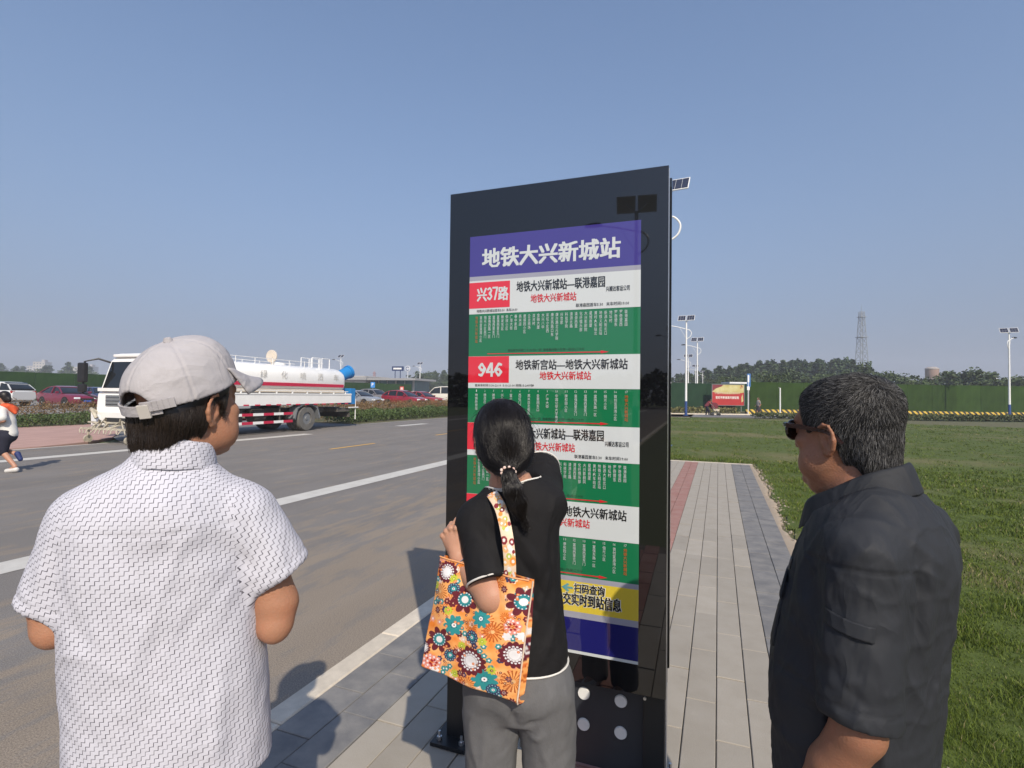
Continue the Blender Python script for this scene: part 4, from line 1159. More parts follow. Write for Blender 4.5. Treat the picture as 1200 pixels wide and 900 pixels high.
def wheel(parent, x, y, r, w, rim_r=0.62, tm=None, rm=None):
    b = MB(); s = 1 if x > 0 else -1
    b.lathe([(r * rim_r, -w / 2), (r * 0.94, -w / 2), (r, -w * 0.35), (r, w * 0.35), (r * 0.94, w / 2), (r * rim_r, w / 2), (r * rim_r * .96, w * .3), (r * rim_r * .96, -w * .3), (r * rim_r, -w / 2)], (x, y, r), 'X', 24, caps=False)
    t = b.build("wheel", tm or m_tyre, parent, smooth=True)
    b = MB(); rr = r * rim_r * 0.98
    b.lathe([(rr, w * 0.36 * s), (rr * 0.86, w * 0.30 * s), (rr * 0.5, w * 0.24 * s), (rr * 0.28, w * 0.44 * s), (0.0, w * 0.44 * s)], (x, y, r), 'X', 20)
    b.build("rim", rm or m_rim, t, smooth=True)
    b = MB()
    for k in range(5):
        a = 2 * PI * k / 5
        b.box((x + s * w * 0.335, y + rr * 0.63 * math.cos(a), r + rr * 0.63 * math.sin(a)), (0.012, rr * 0.24, rr * 0.24), rot=Matrix.Rotation(a, 3, 'X'))
    props(b.build("rim_openings", m_under, t), kind='stuff')

def loft(name, st, mats, parent, smooth=True):
    """st: list of closed rings (lists of points), caps at both ends"""
    b = MB(); n = len(st[0])
    vs = [p for r_ in st for p in r_]
    fs = [(i * n + k, i * n + (k + 1) % n, (i + 1) * n + (k + 1) % n, (i + 1) * n + k) for i in range(len(st) - 1) for k in range(n)]
    fs += [tuple(range(n - 1, -1, -1)), tuple(range((len(st) - 1) * n, len(st) * n))]
    b.add(vs, fs)
    return b.build(name, mats, parent, smooth=smooth)

def car(name, label, cat, paint, x, y, z, rz, kind='saloon', scale=1.0, group=None):
    """front points along -Y of the car's own frame"""
    e = thing(name, label, cat, (x, y, z), rz, group)
    P = {  # y stations of the body: (y, z_low, z_top, half width)
        'saloon': dict(L=4.65, W=0.90, body=[(-2.32, .42, .62, .62), (-2.22, .26, .74, .80), (-1.6, .22, .88, .88), (-0.75, .2, .96, .90), (0.9, .2, .98, .90), (1.75, .24, 1.02, .88), (2.22, .32, 1.0, .80), (2.33, .46, .86, .66)],
                       gh=[(-0.95, .95, .99, .80, .80), (-0.15, .96, 1.40, .80, .60), (0.35, .97, 1.46, .80, .62), (1.0, .98, 1.42, .80, .60), (1.85, 1.0, 1.04, .76, .72)], roof=(-0.2, 1.05), wb=(-1.42, 1.30), r=.33),
        'hatch': dict(L=4.2, W=0.88, body=[(-2.08, .42, .62, .6), (-1.98, .26, .78, .78), (-1.4, .22, .92, .86), (-0.6, .2, 1.0, .88), (1.2, .2, 1.04, .88), (1.9, .26, 1.06, .84), (2.08, .4, .95, .74)],
                      gh=[(-0.95, .98, 1.02, .78, .78), (-0.2, 1.0, 1.46, .78, .60), (0.5, 1.02, 1.53, .78, .62), (1.4, 1.03, 1.47, .78, .58), (1.98, 1.04, 1.12, .74, .66)], roof=(-0.25, 1.5), wb=(-1.3, 1.25), r=.32),
        'suv': dict(L=4.7, W=0.95, body=[(-2.35, .45, .8, .7), (-2.25, .32, .95, .86), (-1.5, .28, 1.06, .94), (-0.7, .26, 1.1, .95), (1.6, .26, 1.14, .95), (2.2, .32, 1.14, .9), (2.35, .45, 1.02, .8)],
                    gh=[(-1.0, 1.08, 1.12, .86, .86), (-0.3, 1.1, 1.62, .86, .70), (0.5, 1.12, 1.72, .86, .71), (1.7, 1.13, 1.68, .86, .68), (2.25, 1.14, 1.22, .82, .74)], roof=(-0.3, 1.85), wb=(-1.42, 1.38), r=.37),
        'van': dict(L=5.3, W=0.97, body=[(-2.65, .45, .8, .75), (-2.55, .32, 1.0, .9), (-1.9, .28, 1.22, .96), (-1.2, .28, 1.3, .97), (2.4, .28, 1.3, .97), (2.62, .35, 1.3, .95), (2.66, .5, 1.2, .9)],
                    gh=[(-1.95, 1.22, 1.26, .9, .9), (-1.25, 1.29, 1.92, .93, .82), (-0.4, 1.3, 2.06, .93, .82), (2.3, 1.3, 2.04, .93, .80), (2.64, 1.3, 1.7, .92, .8)], roof=(-1.25, 2.5), wb=(-1.7, 1.6), r=.35),
    }[kind]
    rings = []
    for (yy, z0, z1, hw) in P['body']:
        rings.append([(-hw * .9, yy, z0), (hw * .9, yy, z0), (hw, yy, z0 + (z1 - z0) * .25), (hw * 1.0, yy, z0 + (z1 - z0) * .62), (hw * .95, yy, z1 - 0.03), (hw * .84, yy, z1), (-hw * .84, yy, z1), (-hw * .95, yy, z1 - 0.03), (-hw * 1.0, yy, z0 + (z1 - z0) * .62), (-hw, yy, z0 + (z1 - z0) * .25)])
    loft("body", rings, paint, e)
    rings = [[(-a, yy, z0 - .02), (a, yy, z0 - .02), (b_, yy, z1 - 0.05 * (z1 - z0)), (b_ * .9, yy, z1), (-b_ * .9, yy, z1), (-b_, yy, z1 - 0.05 * (z1 - z0))] for (yy, z0, z1, a, b_) in P['gh']]
    loft("windows", rings, m_glass, e)
    # roof skin and pillars
    gy = [g_[0] for g_ in P['gh']]; gz = [g_[2] for g_ in P['gh']]; gb = [g_[4] for g_ in P['gh']]; ga = [g_[3] for g_ in P['gh']]; g0 = [g_[1] for g_ in P['gh']]
    at_ = lambda arr, yy: float(np.interp(yy, gy, arr))
    rr = []
    for yy in np.linspace(P['roof'][0], P['roof'][1], 6):
        z1, hb = at_(gz, yy), at_(gb, yy)
        rr.append([(-hb - .015, yy, z1 - 0.07), (hb + .015, yy, z1 - 0.07), (hb + .005, yy, z1 + 0.0), (hb * .8, yy, z1 + 0.022), (-hb * .8, yy, z1 + 0.022), (-hb - .005, yy, z1 + 0.0)])
    loft("roof", rr, paint, e)
    b = MB()
    pil = [(gy[0], gy[1]), (gy[-1], P['roof'][1])]
    for sg in (-1, 1):
        for y0_, y1_ in pil:
            b.bar((sg * (at_(ga, y0_) + .005), y0_, at_(g0, y0_)), (sg * (at_(gb, y1_) + .012), y1_, at_(gz, y1_) - .03), 0.07, 0.06)
        mids = [0.32] if kind != 'van' else [-0.55, 0.9]
        if kind in ('suv', 'hatch'): mids = [0.3, 1.25]
        for ym in mids:
            b.bar((sg * (at_(ga, ym) + .008), ym, at_(g0, ym)), (sg * (at_(gb, ym) + .014), ym, at_(gz, ym) - .05), 0.05, 0.09)
    props(b.build("pillars", paint, e), kind="stuff")
    f0, f1 = P['body'][0], P['body'][1]
    for sg in (-1, 1):
        b = MB(); b.box((sg * f1[3] * .72, f1[0] - 0.02, f1[2] - 0.10), (0.34, 0.2, 0.13)); b.build("headlight", m_headl, e, bevel=0.03)
        b = MB(); rb = P['body'][-2]; b.box((sg * rb[3] * .8, rb[0] + 0.03, rb[2] - 0.14), (0.26, 0.2, 0.15)); b.build("tail_light", m_tail, e, bevel=0.02)
        b = MB(); b.box((sg * (P['W'] + 0.08), P['gh'][0][0] + 0.25, P['gh'][0][1] + 0.08), (0.2, 0.1, 0.14)); b.build("wing_mirror", paint, e, bevel=0.02)
        b = MB(); b.box((sg * (P['W'] + .003), 0.1, .86), (0.02, 0.16, 0.03)); b.box((sg * (P['W'] + .003), 1.0, .87), (0.02, 0.16, 0.03)); b.build("door_handle", m_chrome, e)
        for yy in P['wb']:
            b = MB(); b.cyl((sg * (P['W'] - .2), yy, P['r'] + .02), (sg * (P['W'] + .004), yy, P['r'] + .02), P['r'] * 1.16, n=20); b.build("wheel_arch", m_under, e)
            wheel(e, sg * (P['W'] - 0.08), yy, P['r'], 0.2)
    b = MB(); b.box((0, f0[0] + 0.02, f0[1] + 0.12), (f0[3] * 1.3, 0.1, 0.18)); b.build("grille", m_under, e)
    b = MB(); b.box((0, f0[0] - 0.04, f0[1] + 0.02), (0.44, 0.02, 0.13)); b.build("number_plate", m_plate, e)
    e.scale = (scale,) * 3
    return e
def paint(name, c, coat=0.8): return mat(name, c, rough=0.35, coat=coat, coat_rough=0.04, metal=0.15)
red1 = paint("red_paint", (0.30, 0.012, 0.03)); maroon = paint("maroon_paint", (0.20, 0.012, 0.04)); whitep = paint("white_car_paint", (0.72, 0.72, 0.70)); greyp = paint("grey_car_paint", (0.30, 0.31, 0.33)); dark = paint("dark_blue_paint", (0.02, 0.03, 0.10)); cream = paint("cream_van_paint", (0.68, 0.64, 0.55)); red2 = paint("bright_red_paint", (0.36, 0.03, 0.04))
ZP = 0.4
def cpos(px, d): return polar((px - 600) / 620, d)
# heading: angle of the car's nose (-Y of its frame) measured in the camera's ground frame
car("parked_car", "white estate car parked at the far left edge, nose out of view", "car", whitep, *cpos(-4, 38), ZP, YAW - R(98), 'suv')
car("parked_car", "maroon saloon car behind the rusty shrubs on the left", "car", maroon, *cpos(80, 37), ZP, YAW + R(66), 'saloon')
car("parked_car", "dark blue car half hidden behind the tank lorry's mirror", "car", dark, *cpos(117, 47), ZP, YAW + R(60), 'saloon')
car("parked_car", "dark red car showing just above the maroon saloon's bonnet", "car", red1, *cpos(106, 55), ZP, YAW + R(60), 'hatch')
car("parked_car", "silver grey saloon car just right of the lorry's tail", "car", greyp, *cpos(421, 48), ZP, YAW + R(62), 'saloon')
car("parked_car", "grey car farther back behind the silver grey saloon", "car", paint("pewter_paint", (0.22, 0.2, 0.2)), *cpos(440, 62), ZP, YAW + R(60), 'suv')
car("parked_car", "red hatchback in the middle of the far car park", "car", red1, *cpos(474, 49), ZP, YAW + R(64), 'hatch')
car("parked_car", "second red car tucked behind the red hatchback's bonnet", "car", red2, *cpos(496, 55), ZP, YAW + R(58), 'saloon')
car("parked_van", "white minibus with dark windows beside the sign's left edge", "van", cream, *cpos(524, 58), ZP, YAW - R(92), 'van')

def truck():
    x, y = rd(-17.02, 11.1)
    e = thing("tank_lorry", "white water tank lorry with a red stripe and blue rear spray cannon", "lorry", (x, y, 0), ROAD_RZ + 0.04)
    mw = mat("lorry_white", (0.83, 0.82, 0.79), rough=0.35, coat=0.4, var=0.06, vscale=1.5)
    mc = mat("lorry_cream", (0.62, 0.55, 0.46), rough=0.45, var=0.08, vscale=2)
    mr = mat("lorry_red", (0.5, 0.02, 0.06), rough=0.4)
    mb = mat("cannon_blue", (0.02, 0.2, 0.5), rough=0.4, var=0.06)
    md = mat("chassis_dark", (0.03, 0.03, 0.032), rough=0.8, var=0.2)
    mgr = mat("lorry_grey", (0.17, 0.18, 0.19), rough=0.6)
    hz = mat("dirty_chassis", (0.10, 0.09, 0.08), rough=0.9, var=0.3, vscale=4)
    # cab
    b = MB(); b.prism([(0.02, .62), (-0.03, 1.02), (0.0, 1.48), (0.06, 1.56), (0.36, 2.52), (0.62, 2.80), (1.95, 2.80), (1.98, 0.95), (1.75, 0.95), (1.7, 1.12), (0.95, 1.12), (0.88, .62)], -1.2, 1.2, 'X'); b.build("cab", mw, e, bevel=0.05)
    sl = Matrix.Rotation(-math.atan2(0.30, 0.96), 3, 'X')
    b = MB(); b.box((0, 0.19, 2.05), (2.1, 0.03, 0.95), rot=sl); b.build("windscreen", m_glass, e)
    b = MB(); b.box((0, 0.47, 2.71), (2.2, 0.20, 0.10)); b.build("sun_visor", mw, e, bevel=0.03)
    b = MB(); b.box((0, -0.02, 1.62), (2.2, 0.08, 0.1)); b.build("wiper_panel", mw, e)
    b = MB(); b.box((0, -0.035, 1.28), (1.5, 0.03, 0.34)); gr = b.build("grille", mgr, e)
    b = MB()
    for k in range(3): b.box((0, -0.055, 1.17 + k * 0.11), (1.46, 0.02, 0.03))
    props(b.build("grille_bars", m_chrome, gr), kind='stuff')
    b = MB(); b.tube([(.11 * math.cos(t), -0.06, 1.28 + .11 * math.sin(t)) for t in np.linspace(0, 6.283, 14)[:-1]], 0.022, 6, closed=True); b.build("badge", m_chrome, gr)
    b = MB(); b.prism([(-0.16, .45), (-0.18, .95), (0.1, 1.0), (0.7, .95), (0.8, .45)], -1.22, 1.22, 'X'); bm_ = b.build("bumper", mw, e, bevel=0.03)
    b = MB(); b.box((0, -0.17, .66), (1.1, 0.04, 0.2)); b.build("bumper_opening", md, bm_)
    for s in (-1, 1):
        b = MB(); b.box((s * 0.95, -0.185, .70), (0.34, 0.05, 0.24)); b.build("headlight", m_headl, e, bevel=0.02)
        b = MB(); b.box((s * 1.205, 1.1, 1.9), (0.02, 1.0, 0.7)); b.build("side_window", m_glass, e)
        b = MB(); b.box((s * 1.21, 1.25, 1.3), (0.02, 0.02, 1.1)); b.box((s * 1.21, 0.55, 1.35), (0.02, 0.02, 1.0)); b.box((s * 1.215, 1.1, 1.42), (0.02, 0.18, 0.04)); b.build("door_seams", mgr, e)
        # tall mirror arms
        b = MB(); b.tube([(s * 1.1, 0.45, 2.45), (s * 1.35, 0.1, 2.6), (s * 1.58, -0.15, 2.5), (s * 1.6, -0.18, 1.5), (s * 1.35, 0.1, 1.35), (s * 1.15, 0.1, 1.35)], 0.03, 8); mi = b.build("mirror_arm", m_black, e, smooth=True)
        b = MB(); b.box((s * 1.62, -0.18, 2.15), (0.30, 0.16, 0.62)); b.box((s * 1.62, -0.18, 1.66), (0.28, 0.14, 0.26)); b.build("mirror", m_black, mi, bevel=0.04)
        b = MB(); b.box((s * 1.05, 0.95, 0.55), (0.4, 0.5, 0.06)); b.box((s * 1.05, 0.95, 0.83), (0.4, 0.5, 0.06)); b.build("step", md, e)
        wheel(e, s * 1.0, 1.33, 0.51, 0.3, 0.55, m_tyre_d, mgr)
        wheel(e, s * 1.02, 6.75, 0.52, 0.34, 0.5, m_tyre_d, mgr)
        wheel(e, s * 0.66, 6.75, 0.52, 0.30, 0.5, m_tyre_d, mgr)
        # mudguard over the rear wheel
        b = MB(); pts = [(6.75 - 0.78, .55), (6.75 - 0.62, 1.0), (6.75 - .3, 1.13), (6.75 + .3, 1.13), (6.75 + .62, 1.0), (6.75 + .8, .55)]
        b.prism(pts + [(q[0] * 0.93 + 6.75 * .07, q[1] - 0.06) for q in pts[::-1]], s * 0.85, s * 1.22, 'X'); b.build("mudguard", mgr, e)
        # red and white side guards
        for zz in (.45, .76):
            for k in range(7):
                y0_ = 2.3 + k * 0.51
                b = MB(); b.box((s * 1.2, y0_ + .255, zz), (0.04, 0.51, 0.10)); b.build("guard_rail", mr if k % 2 == 0 else mw, e)
        for yy in (2.7, 5.2):
            b = MB(); b.box((s * 1.17, yy, .78), (0.03, 0.05, 0.72)); b.build("guard_post", hz, e)
    b = MB(); b.box((0, 5.1, .82), (0.8, 9.6, 0.24)); b.box((0, 3.2, .72), (1.7, 1.0, 0.5)); b.cyl((0.7, 4.2, .7), (0.7, 4.75, .7), 0.26, n=12); b.cyl((-0.7, 4.2, .7), (-0.7, 4.75, .7), 0.26, n=12); b.cyl((0, 6.75, .52), (0.9, 6.75, .52), 0.12, n=10)
    b.box((0, 9.3, .82), (2.2, 0.9, 0.16)); b.box((0, 9.8, .58), (2.1, 0.1, 0.22)); b.build("chassis", hz, e)
    # tank
    rings = []
    for yy, k in ((2.15, .82), (2.22, .93), (2.42, 1.0), (9.15, 1.0), (9.35, .94), (9.43, .82)):
        ring = []
        for i in range(36):
            t = 2 * PI * i / 36; c, s_ = math.cos(t), math.sin(t)
            n_ = 3.0
            q = (abs(c) ** n_ + abs(s_) ** n_) ** (-1 / n_)
            ring.append((1.16 * k * q * c, yy, 2.12 + 0.63 * k * q * s_))
        rings.append(ring)
    tk = loft("tank", rings, mw, e)
    for s in (-1, 1):
        b = MB(); b.box((s * 1.165, 5.78, 1.92), (0.02, 6.8, 0.135)); b.build("red_stripe", mr, tk)
        b = MB(); b.box((s * 1.13, 5.78, 1.66), (0.06, 6.9, 0.16)); b.build("cream_band", mc, tk)
        b = MB(); b.prism([(2.0, 1.08), (2.0, 1.52), (9.65, 1.58), (9.65, 1.16)], s * 1.2, s * 1.26, 'X'); sk = b.build("side_panel", mw, e)
        b = MB(); b.box((s * 1.25, 5.85, 1.54), (0.06, 7.6, 0.05)); b.build("panel_lip", mw, sk)
        b = MB()
        for k in range(14): b.box((s * 1.265, 2.4 + k * 0.53, 1.115), (0.012, 0.24, 0.05))
        props(b.build("reflectors", mr, sk), kind='stuff')
        b = MB()
        for k in range(9): b.box((s * 1.2, 2.4 + k * 0.86, 1.6), (0.05, 0.05, 0.12))
        b.box((s * 1.22, 5.85, 1.665), (0.03, 7.2, 0.03)); b.build("panel_rail", mw, sk)
        # top railing
        b = MB()
        b.tube([(s * 0.78, 2.5, 2.92), (s * 0.78, 8.2, 2.90)], 0.013, 6)
        for k in range(7): b.tube([(s * 0.78, 2.5 + k * 0.9, 2.66), (s * 0.78, 2.5 + k * 0.9, 2.93 if k else 3.02)], 0.013, 6)
        b.build("railing", mw, tk)
    b = MB(); b.lathe([(0.34, 2.72), (0.34, 2.86), (0.0, 2.86)], (0, 3.0, 0), n=18); b.lathe([(0.3, 2.72), (0.3, 2.83), (0.0, 2.83)], (0.1, 6.2, 0), n=18); b.build("manhole", mw, tk, smooth=True)
    b = MB(); b.lathe([(0.0, -0.03), (0.26, -0.03), (0.27, 0.0), (0.26, 0.03), (0.0, 0.03)], (0.1, 5.85, 3.08), 'Y', 22); b.lathe([(0.0, -0.05), (0.10, -0.05), (0.1, 0.05), (0, .05)], (0.1, 5.85, 3.08), 'Y', 14); b.cyl((0.1, 5.88, 2.75), (0.1, 5.88, 2.9), 0.03, n=6)
    o = b.build("hatch_lid", mc, tk, smooth=True)
    o.rotation_euler = (0, 0, 0)
    for yy in (7.75, 8.4):
        for xx in (0.55, -0.05):
            b = MB(); b.tube([(xx, yy, 2.7), (xx, yy, 3.16), (xx, yy + .52, 3.16), (xx, yy + .52, 2.68)], 0.020, 8); b.build("ladder_hoop", mw, tk)
    # cannon at the tail
    b = MB(); d0, d1 = Vector((0.25, 9.55, 2.22)), Vector((0.42, 10.5, 2.62)); dd = (d1 - d0).normalized()
    b.cyl(d0, d1, 0.24, 0.30, 20); b.cyl(d1, d1 + dd * 0.12, 0.33, 0.33, 20); b.cyl(d0 - dd * .16, d0, 0.29, 0.26, 20)
    cn = b.build("spray_cannon", mb, e, smooth=True)
    b = MB(); b.cyl(d1 + dd * 0.115, d1 + dd * 0.13, 0.27, n=20); b.build("muzzle", m_under, cn)
    b = MB(); b.box((0.25, 9.75, 1.75), (0.16, 0.2, 0.6)); b.build("cannon_mount", md, cn)
    b = MB(); b.box((0.75, 9.92, 1.45), (0.8, 0.42, 0.75)); b.build("pump_box", mb, e, bevel=0.02)
    b = MB(); b.tube([(1.1, 10.2, .35), (1.1, 10.2, 1.32), (0.6, 10.2, 1.32)], 0.022, 6); b.tube([(1.15, 9.6, .92), (1.15, 10.35, .92)], 0.03, 6); b.build("tail_rail", mw, e)
    # front sprayer: a low, cluttered frame of pipes and nozzles under the bumper
    sp = mat("sprayer_frame", (0.42, 0.38, 0.30), rough=0.7, var=0.35, vscale=6)
    b = MB(); q_ = random.Random(8)
    for s in (-1, 1):
        b.bar((s * 0.7, -0.1, .5), (s * 0.7, -.5, .42), 0.06); b.cyl((s * 0.9, -.45, .12), (s * 0.84, -.45, .12), 0.12, n=14); b.bar((s * 0.87, -.45, .12), (s * 0.87, -.42, .48), 0.04)
    b.bar((-1.1, -.50, .44), (1.1, -.50, .44), 0.06); b.bar((-1.1, -.30, .62), (1.1, -.30, .62), 0.04)
    for k in range(13):
        xx = -1.05 + k * .175
        b.tube([(xx, -.5, .46), (xx + q_.uniform(-.05, .05), -.56, .40), (xx + q_.uniform(-.08, .08), -.60, .30)], 0.018, 6)
    for k in range(9):
        xx = q_.uniform(-1, .8); b.tube([(xx, -.3, .6), (xx + q_.uniform(-.2, .2), -.40, q_.uniform(.6, .78)), (xx + q_.uniform(-.3, .3), -.32, q_.uniform(.5, .7)), (xx + q_.uniform(-.2, .4), -.5, .46)], 0.022, 6)
    b.tube([(-0.9, -0.1, .85), (-1.0, -0.3, 1.02), (-0.75, -0.42, .98), (-0.6, -0.4, .75)], 0.05, 8)
    props(b.build("front_sprayer", sp, e), kind="stuff")
    # pale lettering on the tank
    ml = mat("pale_letter", (0.52, 0.50, 0.46), rough=0.5)
    for i, ch in enumerate("绿化喷洒车"):
        yc = 4.35 + i * 1.07
        text("truck", ch, yc - 0.17, yc + 0.17, 2.14, 2.44, -1.178, ml, 0.0)
    hold = thing("lettering_holder", "", "", (0, 0, 0)); hold.parent = None
    flush_text({"truck": ("lettering", tk)})
    bpy.data.objects.remove(hold)
    for o in tk.children:
        if o.name.startswith("lettering"):
            o.rotation_euler = (0, 0, PI / 2)     # x of the text plane runs along the lorry, facing the road
    return e
TRUCK = truck()
# ================================================================== PEOPLE
# Bodies and clothes are blended distance fields turned into one continuous surface each.
def axis_grid(segs):
    out = [segs[0][0]]
    for lo, hi, h in segs:
        n = max(1, int(round((hi - lo) / h)))
        out += list(lo + (hi - lo) * (np.arange(n) + 1) / n)
    return np.array(out)

class Field:
    def __init__(s, sx, sy, sz):
        s.ax = [axis_grid(a) for a in (sx, sy, sz)]
        s.v = np.full([len(a) for a in s.ax], 9.0, np.float32)
        s.M = np.eye(4)
    def frame(s, loc=(0, 0, 0), rot=None, scale=1.0):
        M = np.eye(4)
        if rot is not None: M[:3, :3] = np.array(rot)
        M[:3, :3] *= scale; M[:3, 3] = loc
        s.M = M
    def put(s, prim, k=0.01, op='u'):
        fn, lo, hi = prim
        lo, hi = np.array(lo, float), np.array(hi, float)
        sc = np.linalg.norm(s.M[:3, 0])
        cs = np.array([[(lo, hi)[i][0], (lo, hi)[j][1], (lo, hi)[l][2]] for i in (0, 1) for j in (0, 1) for l in (0, 1)])
        cs = cs @ s.M[:3, :3].T + s.M[:3, 3]
        pad = k + 0.02
        sl = []
        for a in range(3):
            i0 = max(0, np.searchsorted(s.ax[a], cs[:, a].min() - pad) - 1); i1 = min(len(s.ax[a]), np.searchsorted(s.ax[a], cs[:, a].max() + pad) + 1)
            sl.append(slice(i0, i1))
        if any(q.stop <= q.start for q in sl): return
        X = s.ax[0][sl[0]][:, None, None] - s.M[0, 3]; Y = s.ax[1][sl[1]][None, :, None] - s.M[1, 3]; Z = s.ax[2][sl[2]][None, None, :] - s.M[2, 3]
        if np.allclose(s.M[:3, :3], np.eye(3)): P = (X, Y, Z)
        else:
            A = s.M[:3, :3] / sc ** 2
            P = tuple(A[0, i] * X + A[1, i] * Y + A[2, i] * Z for i in range(3))
        d = (fn(*P) * sc).astype(np.float32)
        d = np.broadcast_to(d, s.v[sl[0], sl[1], sl[2]].shape)
        a = s.v[sl[0], sl[1], sl[2]]
        k = max(k, 1e-5)
        if op == 'u':
            h = np.clip(0.5 + 0.5 * (a - d) / k, 0, 1); r_ = a * (1 - h) + d * h - k * h * (1 - h)
        elif op == '-':
            h = np.clip(0.5 - 0.5 * (a + d) / k, 0, 1); r_ = a * (1 - h) - d * h + k * h * (1 - h)
        else:  # intersect
            h = np.clip(0.5 - 0.5 * (a - d) / k, 0, 1); r_ = a * (1 - h) + d * h + k * h * (1 - h)
        s.v[sl[0], sl[1], sl[2]] = r_
    def merge(s, o, k):
        h = np.clip(0.5 + 0.5 * (s.v - o.v) / k, 0, 1); s.v = s.v * (1 - h) + o.v * h - k * h * (1 - h)
    def cut(s, fn, k=0.002):
        """remove everything where fn > 0 (whole grid)"""
        X, Y, Z = s.ax[0][:, None, None], s.ax[1][None, :, None], s.ax[2][None, None, :]
        s.v = np.maximum(s.v, np.broadcast_to(fn(X, Y, Z), s.v.shape).astype(np.float32))
    def sample(s, P):
        ii, ff = [], []
        for a in range(3):
            i = np.clip(np.searchsorted(s.ax[a], P[:, a]) - 1, 0, len(s.ax[a]) - 2)
            f = np.clip((P[:, a] - s.ax[a][i]) / (s.ax[a][i + 1] - s.ax[a][i]), 0, 1); ii.append(i); ff.append(f)
        o = 0
        for c in range(8):
            b = [(c >> q) & 1 for q in range(3)]
            w = 1
            for q in range(3): w = w * (ff[q] if b[q] else 1 - ff[q])
            o = o + w * s.v[ii[0] + b[0], ii[1] + b[1], ii[2] + b[2]]
        return o
    def grad(s, P, e=0.004):
        g_ = np.stack([s.sample(P + e * np.eye(3)[i]) - s.sample(P - e * np.eye(3)[i]) for i in range(3)], 1)
        return g_ / (np.linalg.norm(g_, axis=1)[:, None] + 1e-9)
    def surface(s):
        v = s.v
        ins = v < 0
        c = [ins[i:ins.shape[0] - 1 + i, j:ins.shape[1] - 1 + j, k:ins.shape[2] - 1 + k] for i in (0, 1) for j in (0, 1) for k in (0, 1)]
        al = c[0].copy(); an_ = c[0].copy()
        for q in c[1:]: al &= q; an_ |= q
        act = an_ & ~al
        idx = np.argwhere(act)
        num = np.full(act.shape, -1, np.int32); num[act] = np.arange(len(idx))
        pos = np.zeros((len(idx), 3)); cnt = np.zeros(len(idx))
        corner = np.array([(i, j, k) for i in (0, 1) for j in (0, 1) for k in (0, 1)])
        val = np.stack([v[idx[:, 0] + q[0], idx[:, 1] + q[1], idx[:, 2] + q[2]] for q in corner], 1)
        for a in range(8):
            for b in range(a + 1, 8):
                if np.abs(corner[a] - corner[b]).sum() != 1: continue
                m = (val[:, a] < 0) != (val[:, b] < 0)
                t = np.where(m, val[:, a] / (val[:, a] - val[:, b] + 1e-12), 0)
                pos += np.where(m[:, None], corner[a] + t[:, None] * (corner[b] - corner[a]), 0); cnt += m
        pos = pos / cnt[:, None] + idx
        V = np.stack([np.interp(pos[:, a], np.arange(len(s.ax[a])), s.ax[a]) for a in range(3)], 1)
        F = []
        sh = ins.shape
        for a in range(3):
            b, c_ = (a + 1) % 3, (a + 2) % 3
            s0 = [slice(None)] * 3; s1 = [slice(None)] * 3
            s0[a] = slice(0, sh[a] - 1); s1[a] = slice(1, sh[a])
            s0[b] = s1[b] = slice(1, sh[b] - 1); s0[c_] = s1[c_] = slice(1, sh[c_] - 1)
            A, B = ins[tuple(s0)], ins[tuple(s1)]
            for cond, flip in ((A & ~B, False), (~A & B, True)):
                q = np.argwhere(cond)
                if not len(q): continue
                q[:, b] += 1; q[:, c_] += 1
                def cell(db, dc):
                    r_ = q.copy(); r_[:, b] -= db; r_[:, c_] -= dc; return num[r_[:, 0], r_[:, 1], r_[:, 2]]
                f = np.stack([cell(1, 1), cell(0, 1), cell(0, 0), cell(1, 0)], 1)
                F.append(f[:, ::-1] if flip else f)
        F = np.concatenate(F)
        return V, F[(F >= 0).all(1)]

def vnormals(V, F):
    n = np.cross(V[F[:, 2]] - V[F[:, 0]], V[F[:, 3]] - V[F[:, 1]])
    N = np.zeros_like(V)
    for k in range(4): np.add.at(N, F[:, k], n)
    return N / (np.linalg.norm(N, axis=1)[:, None] + 1e-12)
def relax(V, F, it=1, w=0.5):
    for _ in range(it):
        S = np.zeros_like(V); c = np.zeros(len(V))
        for k in range(4):
            np.add.at(S, F[:, k], V[F[:, (k + 1) % 4]]); np.add.at(c, F[:, k], 1)
            np.add.at(S, F[:, k], V[F[:, (k - 1) % 4]]); np.add.at(c, F[:, k], 1)
        V = V * (1 - w) + w * S / c[:, None]
    return V

# ---- primitives
def rc(a, b, ra, rb=None):
    rb = ra if rb is None else rb
    a, b = np.array(a, float), np.array(b, float); ba = b - a; L2 = max(ba @ ba, 1e-9)
    def fn(X, Y, Z):
        px, py, pz = X - a[0], Y - a[1], Z - a[2]
        t = np.clip((px * ba[0] + py * ba[1] + pz * ba[2]) / L2, 0, 1)
        return np.sqrt((px - t * ba[0]) ** 2 + (py - t * ba[1]) ** 2 + (pz - t * ba[2]) ** 2) - (ra + (rb - ra) * t)
    m = max(ra, rb)
    return fn, np.minimum(a, b) - m, np.maximum(a, b) + m
def ell(c, r, rot=None):
    c, r = np.array(c, float), np.array(r, float)
    Q = np.eye(3) if rot is None else np.array(rot)
    def fn(X, Y, Z):
        x, y, z = X - c[0], Y - c[1], Z - c[2]
        if rot is not None:
            x, y, z = (Q[0, 0] * x + Q[1, 0] * y + Q[2, 0] * z, Q[0, 1] * x + Q[1, 1] * y + Q[2, 1] * z, Q[0, 2] * x + Q[1, 2] * y + Q[2, 2] * z)
        k0 = np.sqrt((x / r[0]) ** 2 + (y / r[1]) ** 2 + (z / r[2]) ** 2)
        k1 = np.sqrt((x / r[0] ** 2) ** 2 + (y / r[1] ** 2) ** 2 + (z / r[2] ** 2) ** 2)
        return k0 * (k0 - 1) / (k1 + 1e-9)
    m = r.max() if rot is not None else r
    return fn, c - m, c + m
